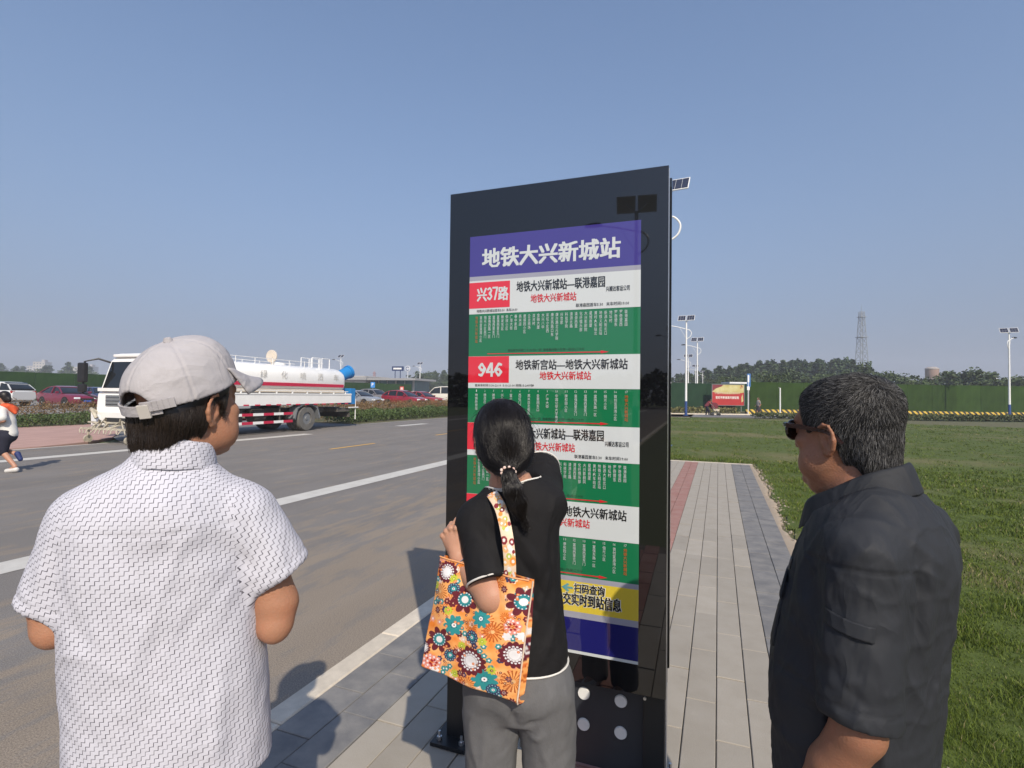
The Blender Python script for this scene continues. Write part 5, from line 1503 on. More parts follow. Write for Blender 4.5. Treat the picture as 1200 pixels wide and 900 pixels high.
def smooth_cols(T, n=160):
    T = np.array(T, float); z = T[:, 0]; zz = np.linspace(z[0], z[-1], n); out = [zz]
    for c in range(1, T.shape[1]):
        y = T[:, c]; d = np.gradient(y, z)
        i = np.clip(np.searchsorted(z, zz) - 1, 0, len(z) - 2); h = z[i + 1] - z[i]; t = (zz - z[i]) / h
        out.append((2 * t ** 3 - 3 * t ** 2 + 1) * y[i] + (t ** 3 - 2 * t ** 2 + t) * h * d[i] + (-2 * t ** 3 + 3 * t ** 2) * y[i + 1] + (t ** 3 - t ** 2) * h * d[i + 1])
    return np.array(out)
def loftz(T, p=2.0, tilt=None):
    """T rows: z, cx, cy, rx, ry; tilt(z_raw) -> shear dz per metre of x"""
    C = smooth_cols(T)
    def fn(X, Y, Z):
        if tilt is not None: Z = Z - tilt[0] * X * np.clip((Z - tilt[1]) / (tilt[2] - tilt[1]), 0, 1)
        cx, cy, rx, ry = [np.interp(Z, C[0], C[i]) for i in (1, 2, 3, 4)]
        rx, ry = np.maximum(rx, 1e-3), np.maximum(ry, 1e-3)
        q = (np.abs((X - cx) / rx) ** p + np.abs((Y - cy) / ry) ** p) ** (1 / p)
        d = (q - 1) * np.minimum(rx, ry)
        return np.maximum(d, np.maximum(C[0][0] - Z, Z - C[0][-1]))
    lo = [(C[1] - C[3]).min(), (C[2] - C[4]).min(), C[0][0]]; hi = [(C[1] + C[3]).max(), (C[2] + C[4]).max(), C[0][-1]]
    if tilt is not None: lo[2] -= 0.06; hi[2] += 0.06
    return fn, lo, hi
def poly_mask(poly, smooth=0.0):
    """signed distance to a polygon in (y,z), independent of x"""
    poly = np.array(poly, float)
    def fn(X, Y, Z):
        Y, Z = np.broadcast_arrays(Y, Z)
        d = np.full(Y.shape, 1e9); s_ = np.ones(Y.shape)
        n = len(poly)
        for i in range(n):
            j = (i - 1) % n
            ex, ez = poly[j] - poly[i]; wx, wz = Y - poly[i][0], Z - poly[i][1]
            t = np.clip((wx * ex + wz * ez) / (ex * ex + ez * ez + 1e-12), 0, 1)
            d = np.minimum(d, (wx - ex * t) ** 2 + (wz - ez * t) ** 2)
            c1 = Z >= poly[i][1]; c2 = Z < poly[j][1]; c3 = ex * wz > ez * wx
            s_ = np.where((c1 & c2 & c3) | (~c1 & ~c2 & ~c3), -s_, s_)
        return s_ * np.sqrt(d)
    return fn
def rotz(a): return np.array(Matrix.Rotation(a, 3, 'Z'))
def rot3(z=0, x=0, y=0): return np.array(Matrix.Rotation(z, 3, 'Z') @ Matrix.Rotation(x, 3, 'X') @ Matrix.Rotation(y, 3, 'Y'))

# ---- anatomy
HEAD_T = [(-.119, 0, .060, .012, .012), (-.112, 0, .054, .030, .034), (-.10, 0, .044, .042, .045), (-.08, 0, .030, .056, .060), (-.055, 0, .018, .0645, .072), (-.025, 0, .004, .069, .086), (.01, 0, -.001, .0725, .0925), (.04, 0, -.003, .0745, .0955),
          (.065, 0, -.005, .0715, .0925), (.088, 0, -.007, .060, .079), (.103, 0, -.009, .043, .058), (.112, 0, -.01, .024, .032), (.116, 0, -.01, .006, .008)]
def head(S, jowl=0.0, nose=1.0, ears=True, female=False, ear=.93, cheek=0.0):
    """adds a head in the field's current frame: origin between the ears, +y is the face"""
    T = [(z, cx, cy, rx + (jowl * max(0, 1 - abs(z + .06) / .06)), ry) for z, cx, cy, rx, ry in HEAD_T]
    S.put(loftz(T, 2.15), 0.004)
    S.put(ell((0, .079, -.103), (.022, .014, .015)), 0.016)                       # chin
    S.put(rc((-.034, .083, .026), (.034, .083, .026), .011), 0.014)               # brow
    for s in (-1, 1):
        S.put(ell((s * .047, .064, -.018), (.02, .017, .015)), 0.018)             # cheekbone
        S.put(ell((s * .031, .094, .006), (.016, .012, .011)), 0.012, '-')        # eye socket
        S.put(ell((s * .031, .078, .006), (.0135, .0125, .0125)), 0.002)          # eyeball under its lid
        S.put(rc((s * .019, .089, .0115), (s * .043, .083, .0105), .0035), 0.004) # upper lid
        S.put(rc((s * .02, .0885, .0), (s * .042, .083, .0), .003), 0.004)
        if cheek: S.put(ell((s * .042, .054, -.045), (.018 + cheek, .018 + cheek, .030)), 0.03)
        if jowl: S.put(ell((s * .05, .035, -.070), (.022, .035, .03)), 0.03)
    S.put(rc((0, .091, .016), (0, .108 * nose, -.026), .0075, .0115), 0.010)      # nose bridge to tip
    for s in (-1, 1): S.put(ell((s * .012, .099, -.030), (.0085, .010, .008)), 0.007)
    S.put(rc((-.017, .089, -.0585), (.017, .089, -.0585), .0058), 0.006)          # lips
    S.put(rc((-.014, .088, -.070), (.014, .088, -.070), .0066), 0.007)
    S.put(rc((-.024, .087, -.0645), (.024, .087, -.0645), .0022), 0.003, '-')
    if ears:
        base = S.M.copy()
        for s in (-1, 1):
            M = np.eye(4); M[:3, :3] = np.array(Matrix.Rotation(s * 0.20, 3, 'Z') @ Matrix.Rotation(-0.16, 3, 'X')) * ear; M[:3, 3] = (s * .0715, -.006, -.012)
            S.M = base @ M
            S.put(ell((s * .004, .004, 0), (.006, .017, .030)), 0.006)
            pts = [(-0.004, .017, -.004), (.004, .020, .014), (.010, .014, .028), (.013, 0, .034), (.013, -.014, .028), (.012, -.021, .012), (.010, -.020, -.006), (.007, -.012, -.022), (.004, .002, -.034), (.002, .012, -.030)]
            for i in range(len(pts) - 1):
                a, b = pts[i], pts[i + 1]
                S.put(rc((s * a[0], a[1], a[2]), (s * b[0], b[1], b[2]), .0042 if i < 6 else .0056, .0042 if i < 5 else .006), 0.003)
            S.put(rc((s * .009, -.008, .022), (s * .008, -.010, -.012), .0036), 0.004)          # antihelix
            S.put(ell((s * .0125, .003, -.005), (.0085, .0085, .014)), 0.002, '-'); S.put(rc((s * .013, .006, .020), (s * .013, -.012, .024), .0035), 0.002, '-')                # bowl
            S.put(ell((s * .006, .014, -.008), (.005, .0045, .007)), 0.004)                       # tragus
        S.M = base

def hand(S, wrist, d, n, across, curl=(0.5, 0.6, 0.4), scale=1.0, thumb=(0.7, 0.75, -0.35), thumb_curl=0.3):
    """palm, four unequal fingers and a thumb. d: towards the knuckles, n: back of the hand, across: towards the thumb"""
    w, d, n, a = [np.array(q, float) for q in (wrist, d, n, across)]
    d /= np.linalg.norm(d); n -= d * (n @ d); n /= np.linalg.norm(n); a -= d * (a @ d); a -= n * (a @ n); a /= np.linalg.norm(a)
    sc = scale
    S.put(rc(w - d * .01 * sc, w + d * .02 * sc + n * .001, .022 * sc, .022 * sc), 0.012)
    fing = [(.030, .082, .0092, (.042, .026, .020)), (.010, .088, .0094, (.047, .029, .021)), (-.010, .083, .0090, (.043, .027, .020)), (-.028, .073, .0082, (.034, .021, .018))]
    for off, kd, r_, ls in fing:
        k = w + (d * kd + a * off) * sc
        S.put(rc(w + (d * .018 + a * off * .55) * sc, k - n * .001, .0132 * sc, .0108 * sc), 0.007)
        S.put(ell(k + n * .004 * sc, np.array([.0106, .0106, .0106]) * sc), 0.003)
        p, ang = k, 0.0
        for i, l in enumerate(ls):
            ang += curl[i] + (0.06 * (abs(off) * 30 - 0.5))
            q = p + (d * math.cos(ang) - n * math.sin(ang)) * l * sc + a * off * 0.10 * l / .04 * sc
            S.put(rc(p, q, (r_ - .0008 * i) * sc, (r_ - .0008 * (i + 1)) * sc), 0.002)
            p = q
    S.put(ell(w + (d * .045 + a * .0) * sc - n * .006 * sc, np.array([.02, .02, .02]) * sc), 0.02)
    p = w + (d * .022 + a * .022 - n * .006) * sc
    S.put(rc(w + d * .012 * sc + a * .01 * sc, p, .017 * sc, .0155 * sc), 0.010)
    t = a * thumb[0] + d * thumb[1] + n * thumb[2]; t /= np.linalg.norm(t)
    for i, (l, r_) in enumerate(((.040, .0125), (.032, .0105), (.025, .0092))):
        q = p + t * l * sc
        S.put(rc(p, q, r_ * sc, (r_ - .0014) * sc), 0.005)
        t = t + (d * 0.5 - a * 0.35 - n * 0.15) * thumb_curl; t /= np.linalg.norm(t); p = q

m_skin_tan = mat("skin_tan", (0.40, 0.200, 0.120), rough=0.5, var=0.20, vscale=22, col2=(0.345, 0.160, 0.094), bump=0.3, bscale=260, bdist=0.004, sss=0.12, spec=0.4)
m_skin_brown = mat("skin_brown", (0.295, 0.142, 0.084), rough=0.5, var=0.20, vscale=22, col2=(0.255, 0.112, 0.066), bump=0.3, bscale=260, bdist=0.004, sss=0.12, spec=0.4)
m_skin_fair = mat("skin_fair", (0.47, 0.255, 0.170), rough=0.5, var=0.10, vscale=14, col2=(0.43, 0.22, 0.145), bump=0.24, bscale=260, bdist=0.004, sss=0.12, spec=0.4)
def hair_mat(name, c, rough=0.35, grey=0.0, spec=0.5):
    m = mat(name, c, rough=rough, spec=spec)
    nt = m.node_tree; N, L = nt.nodes, nt.links; b = N["Principled BSDF"]
    hi_ = N.new("ShaderNodeHairInfo"); rp = N.new("ShaderNodeValToRGB")
    L.new(hi_.outputs['Random'], rp.inputs[0])
    el = rp.color_ramp.elements
    el[0].position = 0; el[0].color = (*[q * 0.7 for q in c], 1)
    el[1].position = 1; el[1].color = (*[q * 1.5 for q in c], 1)
    if grey:
        e1 = el.new(1 - grey - 0.02); e1.color = (*[q * 1.3 for q in c], 1)
        e2 = el.new(1 - grey); e2.color = (0.075, 0.073, 0.072, 1)
        el[-1].color = (0.24, 0.235, 0.23, 1)
    L.new(rp.outputs[0], b.inputs['Base Color'])
    return m
def hair_curves(name, parent, roots, step_fn, length, npt, radius, m, seed=0):
    """step_fn(P) -> unit directions; strands follow it"""
    n = len(roots); P = roots.copy(); pts = [P.copy()]
    L_ = np.asarray(length) * np.ones(n)
    for i in range(npt - 1):
        P = P + step_fn(P, i) * (L_ / (npt - 1))[:, None]; pts.append(P.copy())
    A = np.stack(pts, 1).reshape(-1, 3).astype(np.float32)
    cu = bpy.data.hair_curves.new(name)
    cu.add_curves([npt] * n)
    cu.attributes['position'].data.foreach_set("vector", A.ravel())
    ra = cu.attributes.get('radius') or cu.attributes.new('radius', 'FLOAT', 'POINT')
    prof = np.linspace(1, 0.35, npt)[None, :] * (radius * np.ones((n, 1)))
    ra.data.foreach_set("value", prof.astype(np.float32).ravel())
    cu.materials.append(m)
    return link(name, cu, parent)
def scatter_on(V, F, n, seed, keep=None):
    g = np.random.default_rng(seed)
    A = np.linalg.norm(np.cross(V[F[:, 2]] - V[F[:, 0]], V[F[:, 3]] - V[F[:, 1]]), axis=1)
    C = V[F].mean(1)
    if keep is not None: A = A * keep(C)
    f = g.choice(len(F), n, p=A / A.sum())
    u, v = g.random((n, 1)), g.random((n, 1))
    q = V[F[f]]
    P = q[:, 0] * (1 - u) * (1 - v) + q[:, 1] * u * (1 - v) + q[:, 2] * u * v + q[:, 3] * (1 - u) * v
    N = np.cross(q[:, 2] - q[:, 0], q[:, 3] - q[:, 1]); N /= np.linalg.norm(N, axis=1)[:, None] + 1e-12
    return P, N
def skin_obj(S, name, m, parent, relax_it=1, disp=None, smooth=True):
    V, F = S.surface()
    if relax_it: V = relax(V, F, relax_it)
    if disp is not None:
        N = vnormals(V, F); V = V + N * disp(V, N)[:, None]
    me = fmesh(name, V, F, [m], smooth=smooth)
    return link(name, me, parent), V, F
def ridges(P, seed, scale, power=4):
    """thin raised creases where a smooth noise crosses zero"""
    n = vnoise(P, seed, 2, scale)
    return (1 - np.clip(np.abs(n) * 1.6, 0, 1)) ** power
def seg_fold(P, a, b, w, amp):
    a, b = np.array(a, float), np.array(b, float); ba = b - a
    t = np.clip(((P - a) @ ba) / (ba @ ba), 0, 1)
    d = np.linalg.norm(P - a - t[:, None] * ba, axis=1)
    return amp * np.exp(-(d / w) ** 2) * np.sin(np.clip(t, 0.02, 0.98) * PI) ** 0.5

def legs(S, hip, knee, ankle, r, k=0.02):
    S.put(rc(hip, knee, r[0], r[1]), k); S.put(rc(knee, ankle, r[1], r[2]), k)
def collar_band(name, m, parent, cen, rx, ry, z_back, z_front, hgt, flare, gap, thick=0.003, n=60, squash=1.0, fold=True, lean=0.0):
    """a folded shirt collar: stand inside, leaf falling outside; opens at the front"""
    ph = np.linspace(-PI + gap, PI - gap, n)       # 0 = back
    rows = []
    prof = [(0.0, -0.02), (0.0, 0.0), (0.002, 0.008 + hgt * 0.35), (0.006, 0.012 + hgt * 0.38), (0.010 + flare * 0.25, 0.006 + hgt * 0.2), (0.010 + flare * 0.7, -hgt * 0.35), (0.011 + flare, -hgt * 0.75)]
    if not fold: prof = prof[:4]
    V = []
    for dr, dz in prof:
        for p in ph:
            f = (1 - math.cos(p)) / 2                # 0 back .. 1 front
            zz = z_back + (z_front - z_back) * f ** 1.15 + dz * (1 + 0.35 * f if dr > 0.01 else 1)
            V.append((cen[0] + (rx + dr) * math.sin(p), cen[1] - (ry + dr) * math.cos(p) * squash + lean * f, zz + 0.002 * math.sin(p * 5 + dr * 200)))
    k = len(prof)
    F = [(i * n + j, i * n + j + 1, (i + 1) * n + j + 1, (i + 1) * n + j) for i in range(k - 1) for j in range(n - 1)]
    o = link(name, fmesh(name, V, np.array(F), [m], smooth=True), parent)
    md = o.modifiers.new("thickness", 'SOLIDIFY'); md.thickness = thick; md.offset = 0
    ms = o.modifiers.new("soft", 'SUBSURF'); ms.levels = 1; ms.render_levels = 1
    return o
# ------------------------------------------------------------------ the man with the cap (left)
LM = thing("person", "man in white shirt with dark zigzag dashes and pale cap, seen from behind", "person", (-1.057, 0.78, 0), R(41))
m_trouser = mat("grey_trousers", (0.13, 0.135, 0.145), rough=0.85, var=0.1, vscale=20, bump=0.25, bscale=500, bdist=0.003)
m_shoe = mat("dark_shoe", (0.03, 0.028, 0.026), rough=0.5)
m_pale = mat("pale_shoe", (0.6, 0.58, 0.55), rough=0.6)

LM_SHIRT = [(.79, .029, .02, .187, .137), (.90, .026, .02, .185, .134), (1.0, .022, .015, .182, .131), (1.1, .014, .008, .178, .126), (1.2, .006, -.002, .175, .122), (1.28, .002, -.008, .174, .117), (1.34, .002, -.012, .160, .106), (1.385, .006, -.014, .132, .090), (1.425, .012, -.014, .103, .076), (1.455, .016, -.012, .078, .064), (1.478, .018, -.010, .066, .056)]
LM_SR = ((.156, -.012, 1.338), (.222, -.006, 1.206), .064, .067)
LM_SL = ((-.132, -.006, 1.345), (-.177, .006, 1.180), .060, .060)
def shrink(T, d): return [(z, cx, cy, rx - d, ry - d) for z, cx, cy, rx, ry in T]
def add_sleeve(S, a, b, ra, rb, k, slant=(0, 0, 0)):
    """an open sleeve with a clean hem, blended into the torso of the garment"""
    a, b = np.array(a), np.array(b); d = (b - a) / np.linalg.norm(b - a)
    o = Field([(0, 1, 1)], [(0, 1, 1)], [(0, 1, 1)]); o.ax = S.ax; o.v = np.full_like(S.v, 9.0)
    o.put(rc(a, b + (b - a) * .45, ra, rb + .006), 0.001)
    n = d + np.array(slant); n /= np.linalg.norm(n)
    o.cut(lambda X, Y, Z: (X - b[0]) * n[0] + (Y - b[1]) * n[1] + (Z - b[2]) * n[2])
    S.merge(o, k)
    S.put(rc(a + (b - a) * .72, b + (b - a) * .30, ra - .012, rb - .004), 0.004, '-')
def left_man():
    hx, hy, hz = .036, .012, 1.574
    HM = rot3(z=-R(39), x=R(3))
    S = Field([(-.32, -.10, .006), (-.10, .17, .004), (.17, .34, .006)], [(-.22, -.13, .006), (-.13, .17, .004), (.17, .42, .006)], [(0, .75, .014), (.75, 1.02, .008), (1.02, 1.42, .005), (1.42, 1.72, .004)])
    S.put(loftz(shrink(LM_SHIRT, .022), 2.1), 0.01)
    S.put(rc((.018, -.020, 1.40), (.034, .0, 1.54), .061, .057), 0.03)
    S.put(rc((-.03, -.045, 1.40), (.032, -.030, 1.52), .03, .03), 0.03)
    for sh, el_, wr, sg in ((LM_SR[0], (.218, -.024, 1.107), (.03, .15, 1.06), 1), (LM_SL[0], (-.170, -.010, 1.150), (.0, .16, 1.125), -1)):
        S.put(rc(sh, np.array(el_) + (0, .006, .035), .049, .0455), 0.02); S.put(rc(np.array(el_) + (0, .006, .035), el_, .0455, .036), 0.012)
        S.put(rc(el_, np.array(el_) * .55 + np.array(wr) * .45, .037, .038), 0.012); S.put(rc(np.array(el_) * .55 + np.array(wr) * .45, wr, .038, .026), 0.015)
        S.put(ell(np.array(el_) + (0, -.016, -.014), (.022, .022, .024)), 0.025)
        hand(S, wr, (-sg * .75, .6, .12), (sg * .3, .2, .95), (-sg * .2, .6, .5), (0.7, 0.7, 0.4))
    legs(S, (-.05, .02, .86), (-.08, .03, .48), (-.09, .0, .09), (.065, .05, .04)); legs(S, (.09, .02, .86), (.12, .02, .48), (.13, -.01, .09), (.065, .05, .04))
    for sx in (-.09, .13): S.put(rc((sx, -.03, .05), (sx, .15, .04), .04, .032), 0.03)
    S.frame((hx, hy, hz), HM, 1.0)
    head(S, nose=.97, cheek=.001, jowl=.002)
    S.frame()
    skin_obj(S, "body", m_skin_tan, LM, 1)
    # ---- shirt
    S = Field([(-.36, .36, .0058)], [(-.2, .2, .0058)], [(.78, 1.52, .0058)])
    S.put(loftz(LM_SHIRT, 2.25), 0.004)
    S.put(rc((.02, -.06, 1.36), (-.10, -.03, 1.365), .05, .05), 0.06); S.put(rc((.02, -.06, 1.36), (.12, -.03, 1.355), .05, .05), 0.06)
    for a, b, ra, rb in (LM_SR, LM_SL):
        add_sleeve(S, a, b, ra, rb, 0.03)
    S.put(rc((.02, -.01, 1.45), (.03, .0, 1.56), .052, .06), 0.006, '-')
    S.cut(lambda X, Y, Z: 0.832 + 0.02 * np.cos(X * 14) - Z + 0 * Y)
    def disp(P, N):
        d = 0.0040 * vnoise(P * np.array([1, 1, .35]), 5, 2, 4.0) + 0.0015 * vnoise(P, 6, 2, 11) + 0.0040 * ridges(P * np.array([1, 1, .5]), 7, 2.6)
        d += seg_fold(P, (.165, -.08, 1.26), (.05, -.13, 1.12), .018, -.003) + seg_fold(P, (.16, -.09, 1.20), (.07, -.13, 1.02), .020, -.003) + seg_fold(P, (-.155, -.08, 1.26), (-.07, -.13, 1.08), .018, -.004)
        d += seg_fold(P, (-.12, -.11, 1.10), (-.10, -.12, .85), .016, .006) + seg_fold(P, (.13, -.10, 1.08), (.12, -.11, .85), .018, .006) + seg_fold(P, (.02, -.13, 1.18), (.0, -.13, .84), .02, -.005)
        for sg, (a, b, ra, rb) in ((1, LM_SR), (-1, LM_SL)):
            a, b = np.array(a), np.array(b)
            d += seg_fold(P, a + (-.02 * sg, -.06, -.05), b + (-.03 * sg, -.06, .02), .012, -.006) + seg_fold(P, a + (.02 * sg, -.055, .0), b + (.01 * sg, -.07, .03), .014, .004)
            # stitched hem
            u = (b - a) / np.linalg.norm(b - a); t = (P - b) @ u
            near = (np.linalg.norm(P - b - t[:, None] * u, axis=1) < rb + .03)
            d += np.where(near, -0.0018 * np.exp(-((t + .022) / .0035) ** 2), 0)
        d += -0.0018 * np.exp(-((P[:, 2] - 1.332 - .04 * np.abs(P[:, 0])) / .004) ** 2) * (P[:, 1] < 0) * (np.abs(P[:, 0]) < .15)
        return d
    V, F = S.surface(); V = relax(V, F, 2); N = vnormals(V, F); V = V + N * disp(V, N)[:, None]
    me = fmesh("shirt", V, F, [m_zig], smooth=True)
    # cloth coordinates: torso wraps round the body, each sleeve round its arm
    C = V[F].mean(1)
    part = np.zeros(len(F), int)
    for i, (a, b, ra, rb) in enumerate((LM_SR, LM_SL)):
        a, b = np.array(a), np.array(b); u = (b - a) / np.linalg.norm(b - a)
        sg = 1 if a[0] > 0 else -1
        t = (C - a) @ u
        r_ = np.linalg.norm(C - a - t[:, None] * u, axis=1)
        part[(sg * C[:, 0] > .148 - 0.05 * (C[:, 2] - 1.25)) & (C[:, 2] > 1.13) & (C[:, 2] < 1.40) & (r_ < ra + .03)] = i + 1
    co = V[F.ravel()]; pc = np.repeat(part, 4)
    uv = np.zeros((len(co), 2))
    ang = np.arctan2(co[:, 0] - .01, -(co[:, 1] - .04)); uv[:, 0] = ang * .185; uv[:, 1] = co[:, 2] + 0.10 * np.abs(co[:, 0]) * 0
    up = np.clip((co[:, 2] - 1.33) / .1, 0, 1)
    uv[:, 0] = uv[:, 0] * (1 - up) + (co[:, 0] - .01) * 1.25 * up
    uv[:, 1] += up * np.maximum(co[:, 1] + .09, 0) * 0.8
    for i, (a, b, ra, rb) in enumerate((LM_SR, LM_SL)):
        a, b = np.array(a), np.array(b); u = (b - a) / np.linalg.norm(b - a)
        e1 = np.cross(u, (0, 1, 0)); e1 /= np.linalg.norm(e1); e2 = np.cross(u, e1)
        m = pc == i + 1
        q = co[m] - a
        uv[m, 0] = -np.arctan2(q @ e2, q @ e1) * .068 + 3 + i * .013; uv[m, 1] = -(q @ u) + .004
    uv += 0.0022 * np.stack([vnoise(co, 51, 2, 3.0), vnoise(co, 52, 2, 3.0)], 1)
    l = me.uv_layers.new(name="UVMap"); l.data.foreach_set("uv", uv.astype(np.float32).ravel())
    sh = link("shirt", me, LM)
    col = collar_band("collar", m_zig, sh, (.022, -.012), .061, .058, 1.479, 1.432, .042, .008, .50)
    me = col.data; l = me.uv_layers.new(name="UVMap")
    cv = np.array([v.co[:] for v in me.vertices]); lv = np.array([q.vertex_index for q in me.loops])
    a = np.arctan2(cv[:, 0] - .022, -(cv[:, 1] + .012)); row = np.arange(len(cv)) // 60
    l.data.foreach_set("uv", np.stack([a * .075, cv[:, 2] * 1.3], 1)[lv].astype(np.float32).ravel())
    # ---- trousers and shoes
    S = Field([(-.25, .3, .010)], [(-.2, .2, .010)], [(.05, 1.0, .012)])
    S.put(loftz([(.74, .018, .018, .155, .112), (.86, .018, .018, .166, .116), (.96, .02, .016, .160, .110)], 2.2), .01)
    for sx in (-.075, .10): S.put(rc((sx, .02, .82), (sx * 1.1, .02, .46), .082, .074), .03); S.put(rc((sx * 1.1, .02, .46), (sx * 1.12, .0, .08), .078, .064), .03)
    skin_obj(S, "trousers", m_trouser, LM, 1, lambda P, N: 0.004 * vnoise(P * np.array([1, 1, .3]), 9, 2, 5))
    for sx in (-.09, .13):
        S = Field([(sx - .08, sx + .08, .006)], [(-.14, .24, .006)], [(-.01, .14, .006)])
        S.put(rc((sx, -.05, .04), (sx, .17, .036), .046, .038), .02); S.put(rc((sx, -.03, .06), (sx, -.0, .1), .045, .045), .03); S.cut(lambda X, Y, Z: .004 - Z + 0 * X + 0 * Y)
        skin_obj(S, "shoe", m_shoe, LM, 1)
    # ---- hair under the cap: straight, to the collar
    H = np.eye(4); H[:3, :3] = HM; H[:3, 3] = (hx, hy, hz)
    S = Field([(-.14, .21, .0038)], [(-.15, .18, .0038)], [(1.46, 1.72, .0038)])
    S.M = H
    S.put(loftz([(z, cx, cy, rx + .010 + .010 * max(0, -z * 8) * (z < 0), ry + .012) for z, cx, cy, rx, ry in HEAD_T], 2.15), .004)
    S.put(ell((0, -.062, -.035), (.068, .042, .062)), .025)
    S.put(ell((0, -.075, -.075), (.050, .026, .030)), .02)
    hp = [(.046, .15), (.042, .04), (.035, .012), (.027, -.006), (.023, -.012), (.019, -.004), (.012, .004), (.002, .006), (-.012, -.010), (-.018, -.045), (-.030, -.082), (-.055, -.098), (-.09, -.104), (-.16, -.10), (-.16, .15)]
    S.put((poly_mask(hp), (-.12, -.17, -.13), (.12, .12, .16)), .006, 'i')
    S.put((lambda X, Y, Z: Z - .028 - .30 * Y + 0 * X, (-.12, -.17, -.13), (.12, .12, .16)), .004, 'i')       # nothing pushes up under the cap
    S.frame()
    hair_m = hair_mat("dark_brown_hair", (0.020, 0.014, 0.011))
    ho, V, F = skin_obj(S, "hair", hair_m, LM, 1)
    Hi = np.linalg.inv(H)
    P, N = scatter_on(V, F, 9000, 3, keep=lambda C: ((C @ Hi[2, :3] + Hi[2, 3]) < .012 + .30 * (C @ Hi[1, :3] + Hi[1, 3])).astype(float) + 1e-6)
    P = P + N * .0008
    g = np.random.default_rng(4)
    jit = g.normal(0, .10, (len(P), 3)); jit2 = g.normal(0, .05, (len(P), 3))
    def step(Q, i):
        Nn = S.grad(Q); d = np.tile(HM @ np.array([0, -.18, -1.0]), (len(Q), 1)) + jit
        d -= Nn * (d * Nn).sum(1)[:, None]; d += Nn * (0.05) + jit2 * i * .4
        return d / np.linalg.norm(d, axis=1)[:, None]
    hair_curves("strands", ho, P, step, g.uniform(.022, .05, len(P)), 6, .00042, hair_m)
    # ---- cap
    m_cap = mat("cap_cotton", (0.40, 0.38, 0.39), rough=0.85, var=0.05, vscale=30, bump=0.25, bscale=700, bdist=0.003, wrinkle=(0.3, 16.0, (1, 1, 1)))
    m_strap = mat("cap_strap", (0.50, 0.47, 0.43), rough=0.8)
    CT = np.eye(4); CT[:3, :3] = np.array(Matrix.Rotation(R(17), 3, 'X')); CT[:3, 3] = (0, -.008, .034)
    CM = H @ CT                                          # cap frame: z up its crown, y to the brim
    S = Field([(-.15, .22, .0032)], [(-.16, .19, .0032)], [(1.50, 1.75, .0032)])
    S.M = CM
    S.put(ell((0, -.002, -.008), (.0945, .118, .108)), .004)
    S.put(ell((0, .045, .045), (.066, .058, .052)), .03)        # fuller front panels
    S.put(ell((0, -.002, -.010), (.0865, .110, .099)), .003, '-'); S.put(ell((0, .040, .036), (.054, .048, .042)), .01, '-')
    S.put((lambda X, Y, Z: -(Z + .010 - .035 * np.clip(-Y - .06, 0, .05)) + 0 * X, (-.13, -.15, -.1), (.13, .15, .18)), .003, 'i')
    S.put(ell((0, -.116, -.012), (.043, .05, .040)), .005, '-')   # opening above the strap
    S.frame()
    iM = np.linalg.inv(CM)
    def capd(P, N):
        q = P @ iM[:3, :3].T + iM[:3, 3]
        a = np.arctan2(q[:, 0], q[:, 1] + .0)
        seam = np.abs(((a / (PI / 3) + 0.5) % 1) - 0.5) * (PI / 3) * np.hypot(q[:, 0], q[:, 1])
        d = -0.0016 * np.exp(-(seam / .0016) ** 2) + 0.0006 * np.exp(-((seam - .006) / .002) ** 2)
        d += 0.0022 * vnoise(P, 71, 3, 9) + seg_fold(q, (.05, .07, .06), (.03, .10, .02), .008, -.004) + seg_fold(q, (.085, -.03, .02), (.03, -.085, .03), .009, -.003) + seg_fold(q, (.06, -.08, .005), (.085, .0, .01), .006, .002)
        return d
    cap, V, F = skin_obj(S, "cap", m_cap, LM, 1, capd)
    def T(p): return CM[:3, :3] @ np.array(p) + CM[:3, 3]
    # brim: curved tongue
    n, k = 25, 9; Vb = []
    for j in range(k):
        v = j / (k - 1)
        for i in range(n):
            a = (i / (n - 1) - .5) * 2.25
            r0 = np.array([.092 * math.sin(a), .115 * math.cos(a) - .002]); out = .074 * (math.cos(a * 1.25) ** .6 if abs(a * 1.25) < PI / 2 else 0) * v
            x, y = r0[0] * (1 + .12 * v), r0[1] + out
            z = -.006 - .010 * v - .30 * out - 1.9 * x * x * (0.35 + .65 * v)
            Vb.append(T((x, y, z + .045 * (x / .09) ** 2 * (1 - v))))
    Fb = [(j * n + i, j * n + i + 1, (j + 1) * n + i + 1, (j + 1) * n + i) for j in range(k - 1) for i in range(n - 1)]
    br = link("brim", fmesh("brim", Vb, np.array(Fb), [m_cap], smooth=True), cap)
    md = br.modifiers.new("thickness", 'SOLIDIFY'); md.thickness = .0035; md.offset = 0
    b = MB(); pts = []
    for a in np.linspace(-.62, .62, 16):
        pts.append((.0965 * math.sin(a), -.002 - .120 * math.cos(a)))
    for i in range(15):
        p, q = pts[i], pts[i + 1]
        vs_ = [T((p[0], p[1], -.018)), T((q[0], q[1], -.018)), T((q[0], q[1], .002)), T((p[0], p[1], .002))]
        w_ = [T((p[0] * .975, p[1] * .975, -.018)), T((q[0] * .975, q[1] * .975, -.018)), T((q[0] * .975, q[1] * .975, .002)), T((p[0] * .975, p[1] * .975, .002))]
        b.add(vs_ + w_, [(0, 1, 2, 3), (7, 6, 5, 4), (0, 4, 5, 1), (3, 2, 6, 7)] + ([(0, 3, 7, 4)] if i == 0 else []) + ([(1, 5, 6, 2)] if i == 14 else []))
    st = b.build("strap", m_cap, cap)
    b = MB(); a = .34; p = (.098 * math.sin(a), -.002 - .1225 * math.cos(a))
    M3 = Matrix(CM[:3, :3].tolist()) @ Matrix.Rotation(-a * 0 + math.atan2(p[0], -p[1] * .8), 3, 'Z')
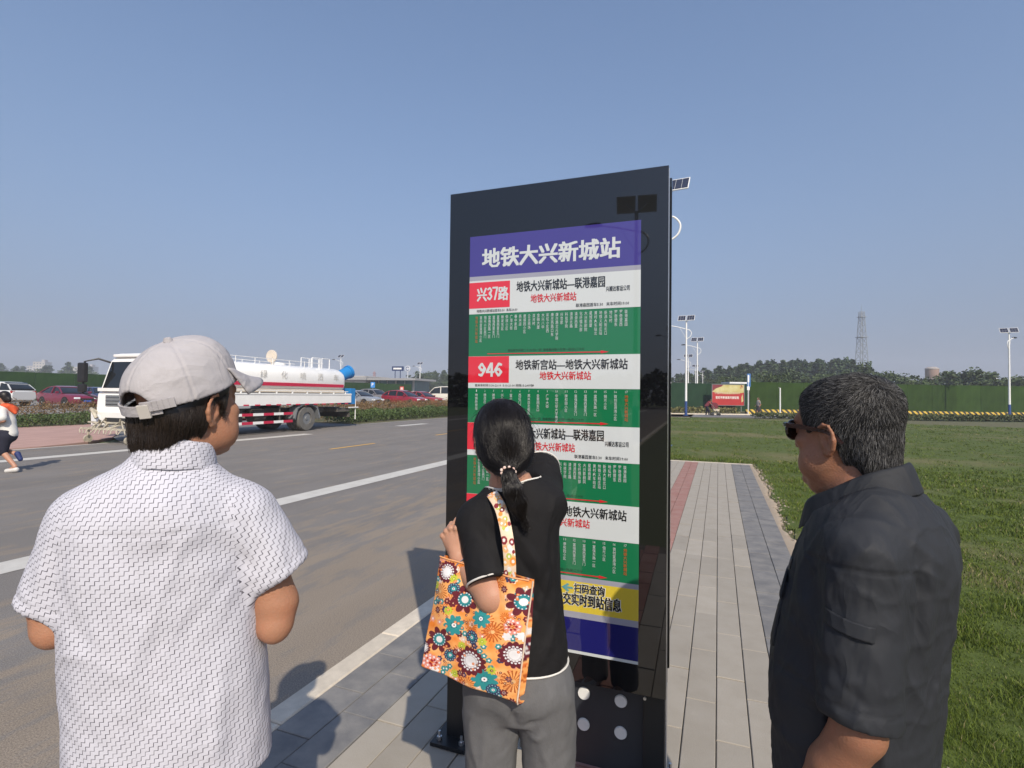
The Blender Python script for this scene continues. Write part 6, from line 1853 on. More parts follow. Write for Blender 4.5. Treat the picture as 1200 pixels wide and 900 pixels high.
    b.box(T((p[0], p[1], -.008)), (.022, .005, .027), rot=M3); b.build("buckle", m_strap, cap, bevel=.001)
    b = MB(); a = .66
    for a in np.linspace(.36, .80, 6):
        p = (.0985 * math.sin(a), -.002 - .1225 * math.cos(a)); M3 = Matrix(CM[:3, :3].tolist()) @ Matrix.Rotation(math.atan2(p[0], -p[1] * .8), 3, 'Z')
        b.box(T((p[0], p[1], .001)), (.012, .0035, .019), rot=M3)
    b.build("strap_tail", m_cap, cap)
    b = MB(); b.lathe([(0, .008), (.006, .0075), (.0085, .003), (.009, -.002), (0, -.003)], (0, 0, 0), 'Z', 14); bo = b.build("cap_button", m_cap, cap, smooth=True)
    bo.matrix_local = Matrix([[*CM[0, :3], T((0, -.002, .101))[0]], [*CM[1, :3], T((0, -.002, .101))[1]], [*CM[2, :3], T((0, -.002, .101))[2]], [0, 0, 0, 1]])

def zig_material():
    m = bpy.data.materials.new("zigzag_cotton"); m.use_nodes = True
    N, L = m.node_tree.nodes, m.node_tree.links; b = N["Principled BSDF"]; b.inputs['Roughness'].default_value = 0.85; b.inputs['Specular IOR Level'].default_value = 0.25
    def math_(op, a, c=None, v=None):
        n = N.new("ShaderNodeMath"); n.operation = op
        L.new(a, n.inputs[0]) if not isinstance(a, (int, float)) else setattr(n.inputs[0], 'default_value', a)
        if c is not None: L.new(c, n.inputs[1])
        if v is not None: n.inputs[1].default_value = v
        return n.outputs[0]
    uv = N.new("ShaderNodeUVMap"); uv.uv_map = "UVMap"
    s = N.new("ShaderNodeSeparateXYZ"); L.new(uv.outputs[0], s.inputs[0])
    p, q = 0.0172, 0.0076
    vq = math_('MULTIPLY', s.outputs[1], v=1 / q); row = math_('FLOOR', vq); fv = math_('FRACT', vq)
    up = math_('MULTIPLY', s.outputs[0], v=1 / p); sh = math_('MULTIPLY', row, v=0.46); u = math_('SUBTRACT', up, sh); fu = math_('FRACT', u)
    tick = math_('LESS_THAN', fu, v=0.085)
    d1 = math_('LESS_THAN', fv, v=0.16); d2 = math_('GREATER_THAN', fu, v=0.54); dash = math_('MULTIPLY', d1, d2)
    hor = math_('MULTIPLY', dash, v=0.9)
    mx = math_('MAXIMUM', tick, hor)
    nz = N.new("ShaderNodeTexNoise"); nz.inputs['Scale'].default_value = 70; nz.inputs['Detail'].default_value = 1; L.new(uv.outputs[0], nz.inputs[0])
    mr = N.new("ShaderNodeMapRange"); mr.inputs['From Min'].default_value = .3; mr.inputs['From Max'].default_value = .6; mr.inputs['To Min'].default_value = .55; mr.inputs['To Max'].default_value = 1.0; L.new(nz.outputs[0], mr.inputs[0])
    fac = math_('MULTIPLY', mx, mr.outputs[0])
    c = N.new("ShaderNodeMix"); c.data_type = 'RGBA'; L.new(fac, c.inputs[0]); c.inputs[6].default_value = (0.545, 0.54, 0.60, 1); c.inputs[7].default_value = (0.045, 0.04, 0.055, 1)
    L.new(c.outputs[2], b.inputs['Base Color'])
    n2 = N.new("ShaderNodeTexNoise"); n2.inputs['Scale'].default_value = 420; n2.inputs['Detail'].default_value = 2; t = N.new("ShaderNodeTexCoord"); L.new(t.outputs['Object'], n2.inputs[0])
    bp = N.new("ShaderNodeBump"); bp.inputs['Strength'].default_value = .25; bp.inputs['Distance'].default_value = .002; L.new(n2.outputs[0], bp.inputs['Height']); L.new(bp.outputs[0], b.inputs['Normal'])
    wm = N.new("ShaderNodeMapping"); wm.inputs['Scale'].default_value = (1, 1, .5); L.new(t.outputs['Object'], wm.inputs['Vector'])
    w1 = N.new("ShaderNodeTexNoise"); w1.inputs['Scale'].default_value = 8; w1.inputs['Detail'].default_value = 3; w1.inputs['Distortion'].default_value = .8; w1.inputs['Roughness'].default_value = .45; L.new(wm.outputs[0], w1.inputs['Vector'])
    w2 = math_('ABSOLUTE', math_('SUBTRACT', w1.outputs[0], v=0.5))
    wb = N.new("ShaderNodeBump"); wb.inputs['Strength'].default_value = .45; wb.inputs['Distance'].default_value = .03; wb.invert = True; L.new(w2, wb.inputs['Height']); L.new(wb.outputs[0], bp.inputs['Normal'])
    return m
m_zig = zig_material()
left_man()

# ------------------------------------------------------------------ the man with sunglasses (right)
RM = thing("person", "grey haired man in a dark charcoal shirt and sunglasses beside the lawn", "person", (0.30, 1.37, 0), R(58))
m_char = mat("charcoal_shirt", (0.0195, 0.0215, 0.0265), rough=0.70, var=0.08, vscale=10, bump=0.2, bscale=700, bdist=0.002, spec=0.4, wrinkle=(0.55, 9.0, (1, 1, .55)))
RM_SHIRT = [(.74, 0, 0, .188, .143), (.90, 0, 0, .192, .148), (1.0, 0, -.002, .196, .153), (1.1, 0, -.014, .196, .147), (1.2, 0, -.034, .197, .140), (1.28, 0, -.047, .192, .130), (1.34, 0, -.048, .165, .110), (1.385, 0, -.040, .124, .090), (1.42, 0, -.026, .088, .074), (1.44, 0, -.018, .072, .066)]
RM_S = [((-.165, -.075, 1.300), (-.196, -.080, 1.008), .060, .066), ((.165, -.065, 1.300), (.225, -.03, 1.03), .060, .066)]
def right_man():
    hx, hy, hz = -.002, .010, 1.525
    HM = rot3(z=-R(10), x=R(-2))
    SC = 1.06
    S = Field([(-.32, -.12, .006), (-.12, .12, .004), (.12, .32, .006)], [(-.22, -.13, .006), (-.13, .15, .004), (.15, .40, .006)], [(0, .72, .014), (.72, 1.3, .006), (1.3, 1.68, .004)])
    S.put(loftz(shrink(RM_SHIRT, .022), 2.1), 0.01)
    S.put(rc((0, -.030, 1.34), (0, -.006, 1.47), .064, .062), 0.03)
    S.put(rc((0, -.058, 1.36), (0, -.048, 1.455), .042, .036), 0.03)
    S.put(ell((0, .045, 1.405), (.05, .045, .03)), 0.03)                    # soft throat
    for (sh, hm, a_, b_), el_, wr, sg in ((RM_S[0], (-.198, -.080, .985), (-.190, .030, .755), -1), (RM_S[1], (.225, -.045, 1.02), (.21, .04, .78), 1)):
        S.put(rc(sh, el_, .046, .043), 0.02); mid = np.array(el_) * .6 + np.array(wr) * .4
        S.put(rc(el_, mid, .044, .042), 0.015); S.put(rc(mid, wr, .042, .028), 0.015)
        hand(S, wr, (-sg * .1, .25, -.95), (sg * .9, .1, .1), (0, .95, .2), (0.35, 0.4, 0.3))
    legs(S, (-.07, .02, .84), (-.09, .03, .46), (-.09, .0, .09), (.065, .05, .04)); legs(S, (.07, .02, .84), (.09, .03, .46), (.09, .0, .09), (.065, .05, .04))
    for sx in (-.09, .09): S.put(rc((sx, -.03, .05), (sx, .15, .04), .04, .032), 0.03)
    S.frame((hx, hy, hz), HM, SC)
    head(S, jowl=.003, cheek=.0, nose=.97, ear=.9)
    S.frame()
    skin_obj(S, "body", m_skin_brown, RM, 1)
    # ---- shirt
    S = Field([(-.31, .31, .0055)], [(-.24, .20, .0055)], [(.72, 1.46, .0055)])
    S.put(loftz(RM_SHIRT, 2.2), 0.004)
    for sg in (-1, 1): S.put(rc((sg * .04, -.060, 1.365), (sg * .165, -.072, 1.305), .050, .056), 0.05)
    for i_, (a, b, ra, rb) in enumerate(RM_S):
        add_sleeve(S, a, b, ra, rb, 0.04 if i_ else 0.026, (0, 0, 0) if i_ else (0, .12, 0))
    S.cut(lambda X, Y, Z: (Z - (1.398 - .62 * (Y + .03))) * .85 + 0 * X)
    S.put(rc((0, -.02, 1.38), (0, .0, 1.56), .056, .062), 0.006, '-')
    a, b, ra, rb = [np.array(q) if isinstance(q, tuple) else q for q in RM_S[0]]
    u = (b - a) / np.linalg.norm(b - a)
    def disp(P, N):
        d = 0.0040 * vnoise(P * np.array([1, 1, .40]), 15, 3, 4) + 0.0016 * vnoise(P, 16, 2, 13)
        d += 0.0055 * ridges(P * np.array([1, 1, .55]), 18, 2.6) + 0.0026 * ridges(P * np.array([1, 1, 1.2]), 19, 5.5)
        d += 0.0030 * np.maximum(vnoise(P * np.array([.8, .8, 1.6]), 17, 2, 6) - .25, 0) * np.clip((1.25 - P[:, 2]) / .1, 0, 1)
        left = P[:, 0] < 0
        # pleat and vent down the back next to the arm
        d += seg_fold(P, (-.115, -.168, 1.31), (-.125, -.150, 1.05), .010, -.022) + seg_fold(P, (-.095, -.172, 1.33), (-.10, -.155, 1.02), .012, .006)
        d += seg_fold(P, (-.06, -.178, 1.30), (-.055, -.15, .80), .014, -.005) + seg_fold(P, (.03, -.18, 1.28), (.03, -.15, .85), .02, .005)
        d += seg_fold(P, (-.16, -.12, 1.33), (-.09, -.17, 1.22), .011, -.006) + seg_fold(P, (-.15, -.13, 1.35), (-.05, -.175, 1.28), .011, .004)
        # shoulder seam over the sleeve head, with radiating creases
        t = (P - a) @ u; r_ = np.linalg.norm(P - a - t[:, None] * u, axis=1)
        seam = t - .018 - .25 * (P[:, 1] - a[1]) * 0
        on = left & (r_ < .10) & (P[:, 0] < -.12)
        d += np.where(on, -.0025 * np.exp(-((seam) / .0035) ** 2) + .0012 * np.exp(-((seam + .008) / .003) ** 2), 0)
        for k, yy in enumerate((-.055, -.035, -.01, -.045, -.075, -.10)):
            d += seg_fold(P, (a[0] - .058, a[1] + yy * .2 + .03 - k * .017, a[2] - .02), (a[0] - .066, a[1] + .03 - k * .019, a[2] - .09 - .012 * (k % 3)), .005, -.0024)
        for (p0, p1, w, am) in (((-.262, -.10, 1.20), (-.255, -.03, 1.13), .010, .004), ((-.262, -.05, 1.10), (-.255, -.12, 1.06), .010, -.004), ((-.26, -.04, 1.07), (-.25, -.12, 1.11), .009, .004), ((-.20, -.02, 1.28), (-.15, .05, 1.16), .010, -.006), ((-.20, -.01, 1.22), (-.14, .07, 1.12), .010, .005), ((-.14, .07, 1.30), (-.16, .05, 1.05), .012, -.007), ((-.10, .09, 1.34), (-.12, .10, 1.10), .012, .004)):
            d += seg_fold(P, p0, p1, w, am)
        # sleeve hem stitching
        tb = (P - b) @ u
        d += np.where(left & (P[:, 0] < -.13) & (np.abs(tb) < .06), -.0022 * np.exp(-((tb + .030) / .003) ** 2), 0)
        # belly gathers
        d += seg_fold(P, (-.15, .10, 1.02), (0, .15, 1.03), .008, -.005) + seg_fold(P, (-.16, .07, 1.09), (-.08, .12, 1.035), .010, .006)
        return d
    sh, V, F = skin_obj(S, "shirt", m_char, RM, 2, disp)
    collar_band("collar", m_char, sh, (0, -.020), .074, .078, 1.442, 1.338, .044, .018, .30, lean=.020)
    # sleeve tab, chest pocket with flap, small badge: each laid on the cloth
    def on_cloth(name, pts_yz, x0, m, off=.003, up=0, par=sh, outward=(-1, 0, 0)):
        """project a small grid of points onto the shirt from outside and give it thickness"""
        o3 = np.array(outward, float); o3 /= np.linalg.norm(o3)
        G = []
        (A, B_, C_, D_) = [np.array(q, float) for q in pts_yz]; n = 10
        for j in range(n):
            for i in range(n):
                s_, t_ = i / (n - 1), j / (n - 1)
                G.append(A * (1 - s_) * (1 - t_) + B_ * s_ * (1 - t_) + C_ * s_ * t_ + D_ * (1 - s_) * t_)
        P = np.array(G) + o3 * x0
        for _ in range(60): P = P - o3 * np.clip(S.sample(P) - off, -.01, .01)[:, None] * .6
        Fq = [(j * n + i, j * n + i + 1, (j + 1) * n + i + 1, (j + 1) * n + i) for j in range(n - 1) for i in range(n - 1)]
        o = link(name, fmesh(name, P, np.array(Fq), [m], smooth=True), par)
        md = o.modifiers.new("thickness", 'SOLIDIFY'); md.thickness = .004; md.offset = 0
        return o
    on_cloth("sleeve_flap", [(-.20, -.035, 1.205), (-.20, -.118, 1.195), (-.20, -.118, 1.168), (-.20, -.035, 1.178)], .12, m_char, .004)
    on_cloth("chest_pocket", [(-.13, .08, 1.20), (-.05, .10, 1.21), (-.05, .10, 1.07), (-.14, .08, 1.06)], .12, m_char, .004, outward=(-.5, .85, 0))
    on_cloth("pocket_flap", [(-.13, .08, 1.215), (-.045, .10, 1.225), (-.045, .10, 1.175), (-.14, .08, 1.165)], .12, m_char, .008, outward=(-.5, .85, 0))
    on_cloth("badge", [(-.125, .08, 1.248), (-.105, .08, 1.25), (-.107, .08, 1.228), (-.127, .08, 1.226)], .12, mat("badge_grey", (0.12, 0.11, 0.10), rough=0.6), .006, outward=(-.6, .8, 0))
    # trousers, shoes
    S2 = Field([(-.25, .25, .010)], [(-.2, .2, .010)], [(.05, 1.0, .012)])
    S2.put(loftz([(.70, 0, .0, .172, .125), (.86, 0, 0, .174, .128), (.95, 0, 0, .166, .12)], 2.2), .01)
    for sx in (-.09, .09): S2.put(rc((sx, .01, .80), (sx, .02, .46), .092, .075), .03); S2.put(rc((sx, .02, .46), (sx, .0, .08), .075, .062), .03)
    skin_obj(S2, "trousers", mat("dark_trousers", (0.03, 0.03, 0.035), rough=0.85), RM, 1)
    for sx in (-.09, .09):
        S2 = Field([(sx - .08, sx + .08, .006)], [(-.14, .24, .006)], [(-.01, .14, .006)])
        S2.put(rc((sx, -.05, .04), (sx, .17, .036), .046, .038), .02); S2.put(rc((sx, -.03, .06), (sx, -.0, .1), .045, .045), .03); S2.cut(lambda X, Y, Z: .004 - Z + 0 * X + 0 * Y)
        skin_obj(S2, "shoe", m_shoe, RM, 1)
    # ---- short greying hair
    H = np.eye(4); H[:3, :3] = HM * SC; H[:3, 3] = (hx, hy, hz)
    S = Field([(-.13, .13, .0036)], [(-.13, .15, .0036)], [(1.41, 1.69, .0036)])
    S.M = H
    S.put(loftz([(z * 1.03 + .002, cx, cy - .002, rx + .004, ry + .004) for z, cx, cy, rx, ry in HEAD_T], 2.15), .004)
    S.put(ell((0, -.062, -.045), (.060, .028, .055)), .025)
    hp = [(.070, .16), (.072, .080), (.064, .060), (.056, .034), (.050, .012), (.043, .006), (.036, .003), (.030, .005), (.024, .008), (.018, .010), (.002, .014), (-.014, .004), (-.020, -.030), (-.026, -.066), (-.048, -.090), (-.09, -.098), (-.16, -.10), (-.16, .16)]
    S.put((poly_mask(hp), (-.12, -.17, -.13), (.12, .12, .16)), .006, 'i')
    S.frame()
    hm = hair_mat("grey_black_hair", (0.013, 0.012, 0.012), rough=0.5, grey=0.33)
    hm0 = mat("hair_ground", (0.014, 0.012, 0.011), rough=0.8)
    ho, V, F = skin_obj(S, "hair", hm0, RM, 1)
    P, N = scatter_on(V, F, 38000, 8)
    g = np.random.default_rng(9)
    Hi = np.linalg.inv(H)
    crown = H[:3, :3] @ np.array([-.018, -.068, .085]) + H[:3, 3]
    k_ = np.linalg.norm(P - crown, axis=1)
    P, N = P[(k_ > .012) | (g.random(len(P)) < .35)], N[(k_ > .012) | (g.random(len(P)) < .35)] if False else N[(k_ > .012) | (np.random.default_rng(9).random(len(k_)) < .35)]
    m_ = min(len(P), len(N)); P, N = P[:m_], N[:m_]
    clump = g.normal(0, 1, (400, 3)); ci = g.integers(0, 400, m_)
    jit = g.normal(0, .22, (m_, 3)) + .20 * np.stack([vnoise(P, 81, 2, 16), vnoise(P, 82, 2, 16), vnoise(P, 83, 2, 16)], 1)
    fwd = HM @ np.array([0, .5, -.1]); dwn = HM @ np.array([0, -.05, -1.0])
    def step(Q, i):
        Nn = S.grad(Q); r_ = Q - crown; dist = np.linalg.norm(r_, axis=1)[:, None]; r_ = r_ / (dist + 1e-6)
        w = np.clip(dist / .10, 0, 1)
        loc = (Q @ Hi[:3, :3].T + Hi[:3, 3])
        side = np.clip((.05 - loc[:, 2:3]) / .06, 0, 1)
        d = r_ * (1 - .55 * w) + w * ((1 - side) * fwd + side * dwn) + jit
        # swirl at the crown
        d += np.cross(Nn, r_) * .6 * (1 - w)
        d -= Nn * (d * Nn).sum(1)[:, None]; d /= np.linalg.norm(d, axis=1)[:, None] + 1e-9
        d += Nn * (.30 - .08 * i)
        return d / np.linalg.norm(d, axis=1)[:, None]
    hair_curves("strands", ho, P, step, g.uniform(.008, .018, m_), 4, .00034, hm)
    # stubble-grey sideburn and temple fuzz belongs to the same strands; brows:
    # ---- sunglasses
    m_fr = mat("sunglass_frame", (0.012, 0.009, 0.009), rough=0.2, coat=0.5); m_tmp = mat("sunglass_temple", (0.022, 0.007, 0.007), rough=0.2, coat=0.6); m_ln = mat("sunglass_lens", (0.01, 0.01, 0.011), rough=0.04, ior=1.6)
    def T(p): return Vector((H[:3, :3] @ np.array(p) + H[:3, 3]).tolist())
    gl = link("sunglasses", None, RM) if False else None
    b = MB()
    for s in (-1, 1):
        ring = [T((s * (.034 + .030 * math.cos(t) * (1 + .06 * math.cos(2 * t))), .102 - .010 * ((.034 + .03 * math.cos(t)) / .064) ** 2, .004 + .0205 * math.sin(t))) for t in np.linspace(0, 2 * PI, 25)[:-1]]
        b.tube(ring, .0034, 8, closed=True)
        b.tube([T((s * .062, .094, .016)), T((s * .072, .090, .017)), T((s * .0765, .082, .016))], [.006, .006, .005], 8)
    b.tube([T((-.008, .1045, .010)), T((0, .1065, .013)), T((.008, .1045, .010))], .0032, 8)
    gl = b.build("sunglasses", m_fr, RM, smooth=True)
    for s in (-1, 1):
        n = 24; c = T((s * .034, .1045, .004)); vs_ = []
        for off in (0.0016, -.0016):
            vs_ += [T((s * (.034 + .029 * math.cos(t)), .102 + off - .010 * ((.034 + .029 * math.cos(t)) / .064) ** 2, .004 + .0195 * math.sin(t))) for t in np.linspace(0, 2 * PI, n + 1)[:-1]]
        b = MB(); b.add(vs_, [tuple(range(n)), tuple(range(2 * n - 1, n - 1, -1))] + [(i, (i + 1) % n, n + (i + 1) % n, n + i) for i in range(n)]); b.build("lens", m_ln, gl)
        b = MB(); pts = [(.0765, .084, .016), (.0785, .05, .0125), (.0795, .02, .008), (.0815, -.004, .004), (.0815, -.022, -.004), (.0795, -.036, -.018)]
        for i in range(len(pts) - 1):
            p, q = T((s * pts[i][0], *pts[i][1:])), T((s * pts[i + 1][0], *pts[i + 1][1:]))
            b.bar(p, q + (q - p) * .06, .0036, (.0105, .0095, .0082, .007, .0055)[i])
        b.build("temple", m_tmp, gl)
right_man()

# ------------------------------------------------------------------ the woman reading the sign
WM = thing("person", "woman in a black tee with a ponytail reading the route panels", "person", (-0.54, 1.45, 0), R(12))
m_tee = mat("black_tee", (0.0095, 0.009, 0.010), rough=0.8, var=0.1, vscale=12, bump=0.2, bscale=700, bdist=0.002, spec=0.3, wrinkle=(0.5, 9.0, (1, 1, .6)))
m_pipe = mat("white_piping", (0.68, 0.66, 0.62), rough=0.7)
m_wtr = mat("linen_trousers", (0.112, 0.112, 0.116), rough=0.9, var=0.14, vscale=22, bump=0.35, bscale=420, bdist=0.003, stretch=(1, 1, .4), wrinkle=(0.4, 8.0, (1, 1, .4)))
WT = [(.72, .030, .0, .142, .116), (.86, .030, .0, .139, .112), (.95, .028, .0, .131, .106), (1.05, .023, -.002, .125, .102), (1.15, .018, -.008, .125, .102), (1.22, .012, -.012, .129, .099), (1.275, .008, -.014, .122, .088), (1.315, .006, -.014, .100, .072), (1.345, .003, -.012, .078, .060), (1.36, .002, -.012, .070, .056)]
WTILT = (.24, 1.0, 1.28)
W_L = ((-.088, -.035, 1.235), (-.034, -.113, 1.098), .056, .0625)      # left sleeve: shoulder -> hem
W_R = ((.103, .005, 1.285), (.072, .16, 1.372), .054, .055)
def woman():
    hx, hy, hz = -.024, -.016, 1.470
    HM = rot3(z=R(24), y=R(-5), x=R(2))
    S = Field([(-.24, -.08, .003), (-.08, .24, .0042)], [(-.22, -.14, .0042), (-.14, .02, .003), (.02, .50, .006)], [(0, .60, .014), (.60, .98, .010), (.98, 1.10, .0042), (1.10, 1.27, .003), (1.27, 1.62, .0042)])
    S.put(loftz(shrink(WT[2:], .018), 2.1, tilt=WTILT), 0.01); S.put(ell((.03, 0, .80), (.10, .07, .12)), .03)
    S.put(rc((.004, -.022, 1.30), (-.014, -.020, 1.42), .050, .047), 0.03)
    # left arm: elbow drawn back, forearm up to the strap
    el_, wr = np.array((-.030, -.118, 1.063)), np.array((-.136, -.064, 1.138))
    S.put(rc(W_L[0], el_, .043, .042), 0.02)
    mid = el_ * .55 + wr * .45
    S.put(rc(el_, mid, .042, .036), 0.02); S.put(rc(mid, wr, .036, .0245), 0.015)
    S.put(ell(el_ + (.006, -.008, -.006), (.036, .034, .036)), 0.02)
    hand(S, wr + np.array((-.006, .002, .006)), (-.30, .12, .80), (-.32, -.92, .10), (.85, .05, .38), (1.15, 1.25, 0.8), .88, thumb=(.45, .85, -.25), thumb_curl=.05)
    # right arm: raised, pointing at a line of the sign
    er, wr2 = np.array((.072, .235, 1.345)), np.array((-.035, .37, 1.425))
    S.put(rc(W_R[0], er, .042, .037), 0.02); S.put(rc(er, wr2, .037, .024), 0.02)
    hand(S, wr2, (-.15, .85, .45), (.2, -.35, .9), (-.9, .1, .2), (0.7, 0.9, 0.5), .88)
    legs(S, (-.03, .0, .78), (-.045, .02, .44), (-.05, .0, .08), (.055, .045, .035)); legs(S, (.085, .0, .78), (.115, .02, .44), (.12, .0, .08), (.055, .045, .035))
    for sx in (-.05, .12): S.put(rc((sx, -.03, .045), (sx, .14, .035), .035, .028), 0.03)
    S.frame((hx, hy, hz), HM, .955)
    head(S, female=True)
    S.frame()
    skin_obj(S, "body", m_skin_fair, WM, 1)
    # ---- tee
    S = Field([(-.24, .24, .0048)], [(-.2, .30, .0048)], [(.74, 1.50, .0048)])
    S.put(loftz(WT, 2.15, tilt=WTILT), 0.004)
    S.put(rc((-.04, -.045, 1.262), (-.085, -.038, 1.245), .045, .052), .045); S.put(rc((.05, -.03, 1.312), (.10, .0, 1.295), .045, .05), .045)
    for a, b, ra, rb in (W_L, W_R):
        add_sleeve(S, a, b, ra, rb, 0.024)
    # wide neckline
    nc = np.array((.008, -.012, 1.36))
    S.put((lambda X, Y, Z: np.sqrt(((X - .008) / .080) ** 2 + ((Y + .008) / .066) ** 2) * .066 - .066 + 0 * Z, (-.08, -.08, 1.27), (.1, .06, 1.46)), .004, '-')
    S.cut(lambda X, Y, Z: .843 + .0 * X - .02 * np.cos(X * 10) * 0 - Z + 0 * Y)
    def disp(P, N):
        d = 0.0030 * vnoise(P * np.array([1, 1, .4]), 25, 2, 5) + 0.0012 * vnoise(P, 26, 2, 15) + 0.0045 * ridges(P * np.array([1, 1, .6]), 27, 3.0)
        for p0, p1, w, am in (((.02, -.10, 1.25), (.12, -.09, 1.10), .012, .006), ((.03, -.11, 1.18), (.13, -.08, 1.02), .012, -.007), ((.13, -.06, 1.15), (.09, -.10, .98), .012, .006), ((.05, -.11, 1.06), (.15, -.05, .95), .012, -.005), ((.12, -.07, 1.24), (.135, -.06, 1.05), .010, -.006), ((.15, -.05, 1.0), (.10, -.10, .87), .014, .006),
                               ((-.09, -.09, 1.20), (-.03, -.165, 1.13), .009, .005), ((-.10, -.08, 1.17), (-.06, -.15, 1.12), .009, -.005), ((-.075, -.10, 1.23), (-.02, -.15, 1.18), .008, -.004)):
            d += seg_fold(P, p0, p1, w, am)
        return d
    tee, V, F = skin_obj(S, "tee_shirt", m_tee, WM, 2, disp)
    # piping on neck, sleeves and bottom hem, following the cut edges of the cloth
    def follow(points, off=.0015, it=40):
        P = np.array(points, float)
        for _ in range(it):
            g_ = S.grad(P); P = P - g_ * np.clip(S.sample(P) - off, -.004, .004)[:, None] * .5
        return P
    b = MB()
    ang = np.linspace(0, 2 * PI, 61)[:-1]
    C = smooth_cols(WT); rx, ry, cx, cy = [float(np.interp(.845, C[0], C[i])) for i in (3, 4, 1, 2)]
    b.tube([(cx + (rx + .002) * math.copysign(abs(math.cos(t)) ** (2 / 2.15), math.cos(t)), cy + (ry + .002) * math.copysign(abs(math.sin(t)) ** (2 / 2.15), math.sin(t)), .8445) for t in ang], .0030, 6, closed=True)
    b.build("hem_piping", m_pipe, tee, smooth=True)
    b = MB()
    for a, bb, ra, rb in (W_L, W_R):
        a, bb = np.array(a), np.array(bb); u = (bb - a) / np.linalg.norm(bb - a); e1 = np.cross(u, (0, 0, 1.)); e1 /= np.linalg.norm(e1); e2 = np.cross(u, e1)
        rr = ra + (rb + .006 - ra) * (1 / 1.45) + .0008
        b.tube([tuple(bb + (e1 * math.cos(t) + e2 * math.sin(t)) * rr - u * .001) for t in ang], .0026, 6, closed=True)
    b.build("sleeve_piping", m_pipe, tee, smooth=True)
    # neck loop: lies where the round neckline meets the sloping shoulders
    loop = []
    for t in ang:
        x, y = .008 + .082 * math.cos(t), -.008 + .068 * math.sin(t)
        zz = np.linspace(1.46, 1.20, 260); P = np.stack([np.full(260, x), np.full(260, y), zz], 1)
        f = S.sample(P); k = np.argmax(f < 0.0005) if (f < 0.0005).any() else 140
        loop.append((x, y, float(zz[k]) + .0005))
    lz = np.array([p[2] for p in loop]); lz = (np.roll(lz, 1) + lz + np.roll(lz, -1) + np.roll(lz, 2) + np.roll(lz, -2)) / 5
    b = MB(); n = len(loop); vs_ = []
    for p, z in zip(loop, lz):
        dx, dy = p[0] - .008, p[1] + .008
        vs_ += [(p[0] + dx * .02, p[1] + dy * .02, z + .001), (p[0] - dx * .03, p[1] - dy * .03, z + .003), (p[0] - dx * .05, p[1] - dy * .05, z - .014)]
    b.add(vs_, [(i * 3 + k, ((i + 1) % n) * 3 + k, ((i + 1) % n) * 3 + k + 1, i * 3 + k + 1) for i in range(n) for k in (0, 1)])
    o = b.build("neck_piping", m_pipe, tee, smooth=True); md = o.modifiers.new("t", 'SOLIDIFY'); md.thickness = .0025
    # ---- trousers
    S2 = Field([(-.2, .28, .006)], [(-.18, .18, .006)], [(.04, .5, .012), (.5, .92, .006)])
    S2.put(loftz([(.70, .034, .0, .118, .085), (.76, .032, -.002, .144, .114), (.82, .031, -.002, .144, .114), (.86, .030, .0, .132, .106), (.90, .03, 0, .126, .10)], 2.2), .01)
    S2.put(ell((.034, -.005, .735), (.075, .085, .06)), .03)
    for sx in (-.044, .114): S2.put(rc((sx, -.012, .765), (.035 + (sx - .035) * 1.10, .012, .44), .082, .071), .020); S2.put(rc((.035 + (sx - .035) * 1.10, .012, .44), (.035 + (sx - .035) * 1.10, .0, .07), .071, .074), .02)
    def d2(P, N):
        d = 0.0040 * vnoise(P * np.array([1, 1, .35]), 35, 2, 5) + .0015 * vnoise(P, 36, 2, 14) + .0055 * ridges(P * np.array([1, 1, .5]), 37, 2.8)
        for p0, p1, w, am in (((.05, -.10, .70), (.14, -.08, .76), .009, -.006), ((.06, -.09, .66), (.16, -.06, .70), .009, .006), ((.02, -.11, .80), (.04, -.10, .66), .012, -.008), ((.10, -.08, .68), (.14, -.07, .52), .010, .005), ((-.05, -.08, .68), (-.06, -.07, .48), .012, .005)):
            d += seg_fold(P, p0, p1, w, am)
        return d
    skin_obj(S2, "trousers", m_wtr, WM, 1, d2)
    for sx in (-.05, .12):
        S2 = Field([(sx - .07, sx + .07, .006)], [(-.12, .22, .006)], [(-.01, .12, .006)])
        S2.put(rc((sx, -.05, .035), (sx, .15, .030), .040, .033), .02); S2.put(rc((sx, -.03, .05), (sx, -.0, .07), .04, .04), .03); S2.cut(lambda X, Y, Z: .004 - Z + 0 * X + 0 * Y)
        skin_obj(S2, "shoe", m_pale, WM, 1)
    # ---- hair drawn back to a tie
    H = np.eye(4); H[:3, :3] = HM * .955; H[:3, 3] = (hx, hy, hz)
    S = Field([(-.16, .12, .0036)], [(-.18, .12, .0036)], [(1.24, 1.60, .0036)])
    S.M = H
    Hinv = np.linalg.inv(H)
    tie_w = np.array((.013, -.121, 1.400)); tie = Hinv[:3, :3] @ tie_w + Hinv[:3, 3]
    S.put(ell((0, -.012, .020), (.0845, .110, .106)), .004)
    S.put(ell((0, -.034, -.025), (.074, .084, .072)), .03)
    S.put(rc((0, -.055, -.035), tie + (0, .012, .006), .062, .022), .03)
    hp = [(.088, .16), (.088, .062), (.060, .030), (.052, -.005), (.044, -.022), (.020, -.022), (.002, -.026), (-.03, -.070), (-.055, -.100), (-.2, -.13), (-.2, .16)]
    S.put((poly_mask(hp), (-.12, -.19, -.14), (.12, .13, .16)), .012, 'i')
    S.frame()
    # ponytail
    pe = np.array((.050, -.128, 1.286))
    pt = [tie_w, tie_w + (.004, -.022, -.012), tie_w + (.014, -.026, -.040), tie_w + (.026, -.022, -.075), pe]
    rr = [.013, .017, .0215, .019, .006]
    for i in range(4): S.put(rc(pt[i], pt[i + 1], rr[i], rr[i + 1]), .008)
    hm = hair_mat("black_hair", (0.0085, 0.0065, 0.006), rough=0.32, spec=0.5)
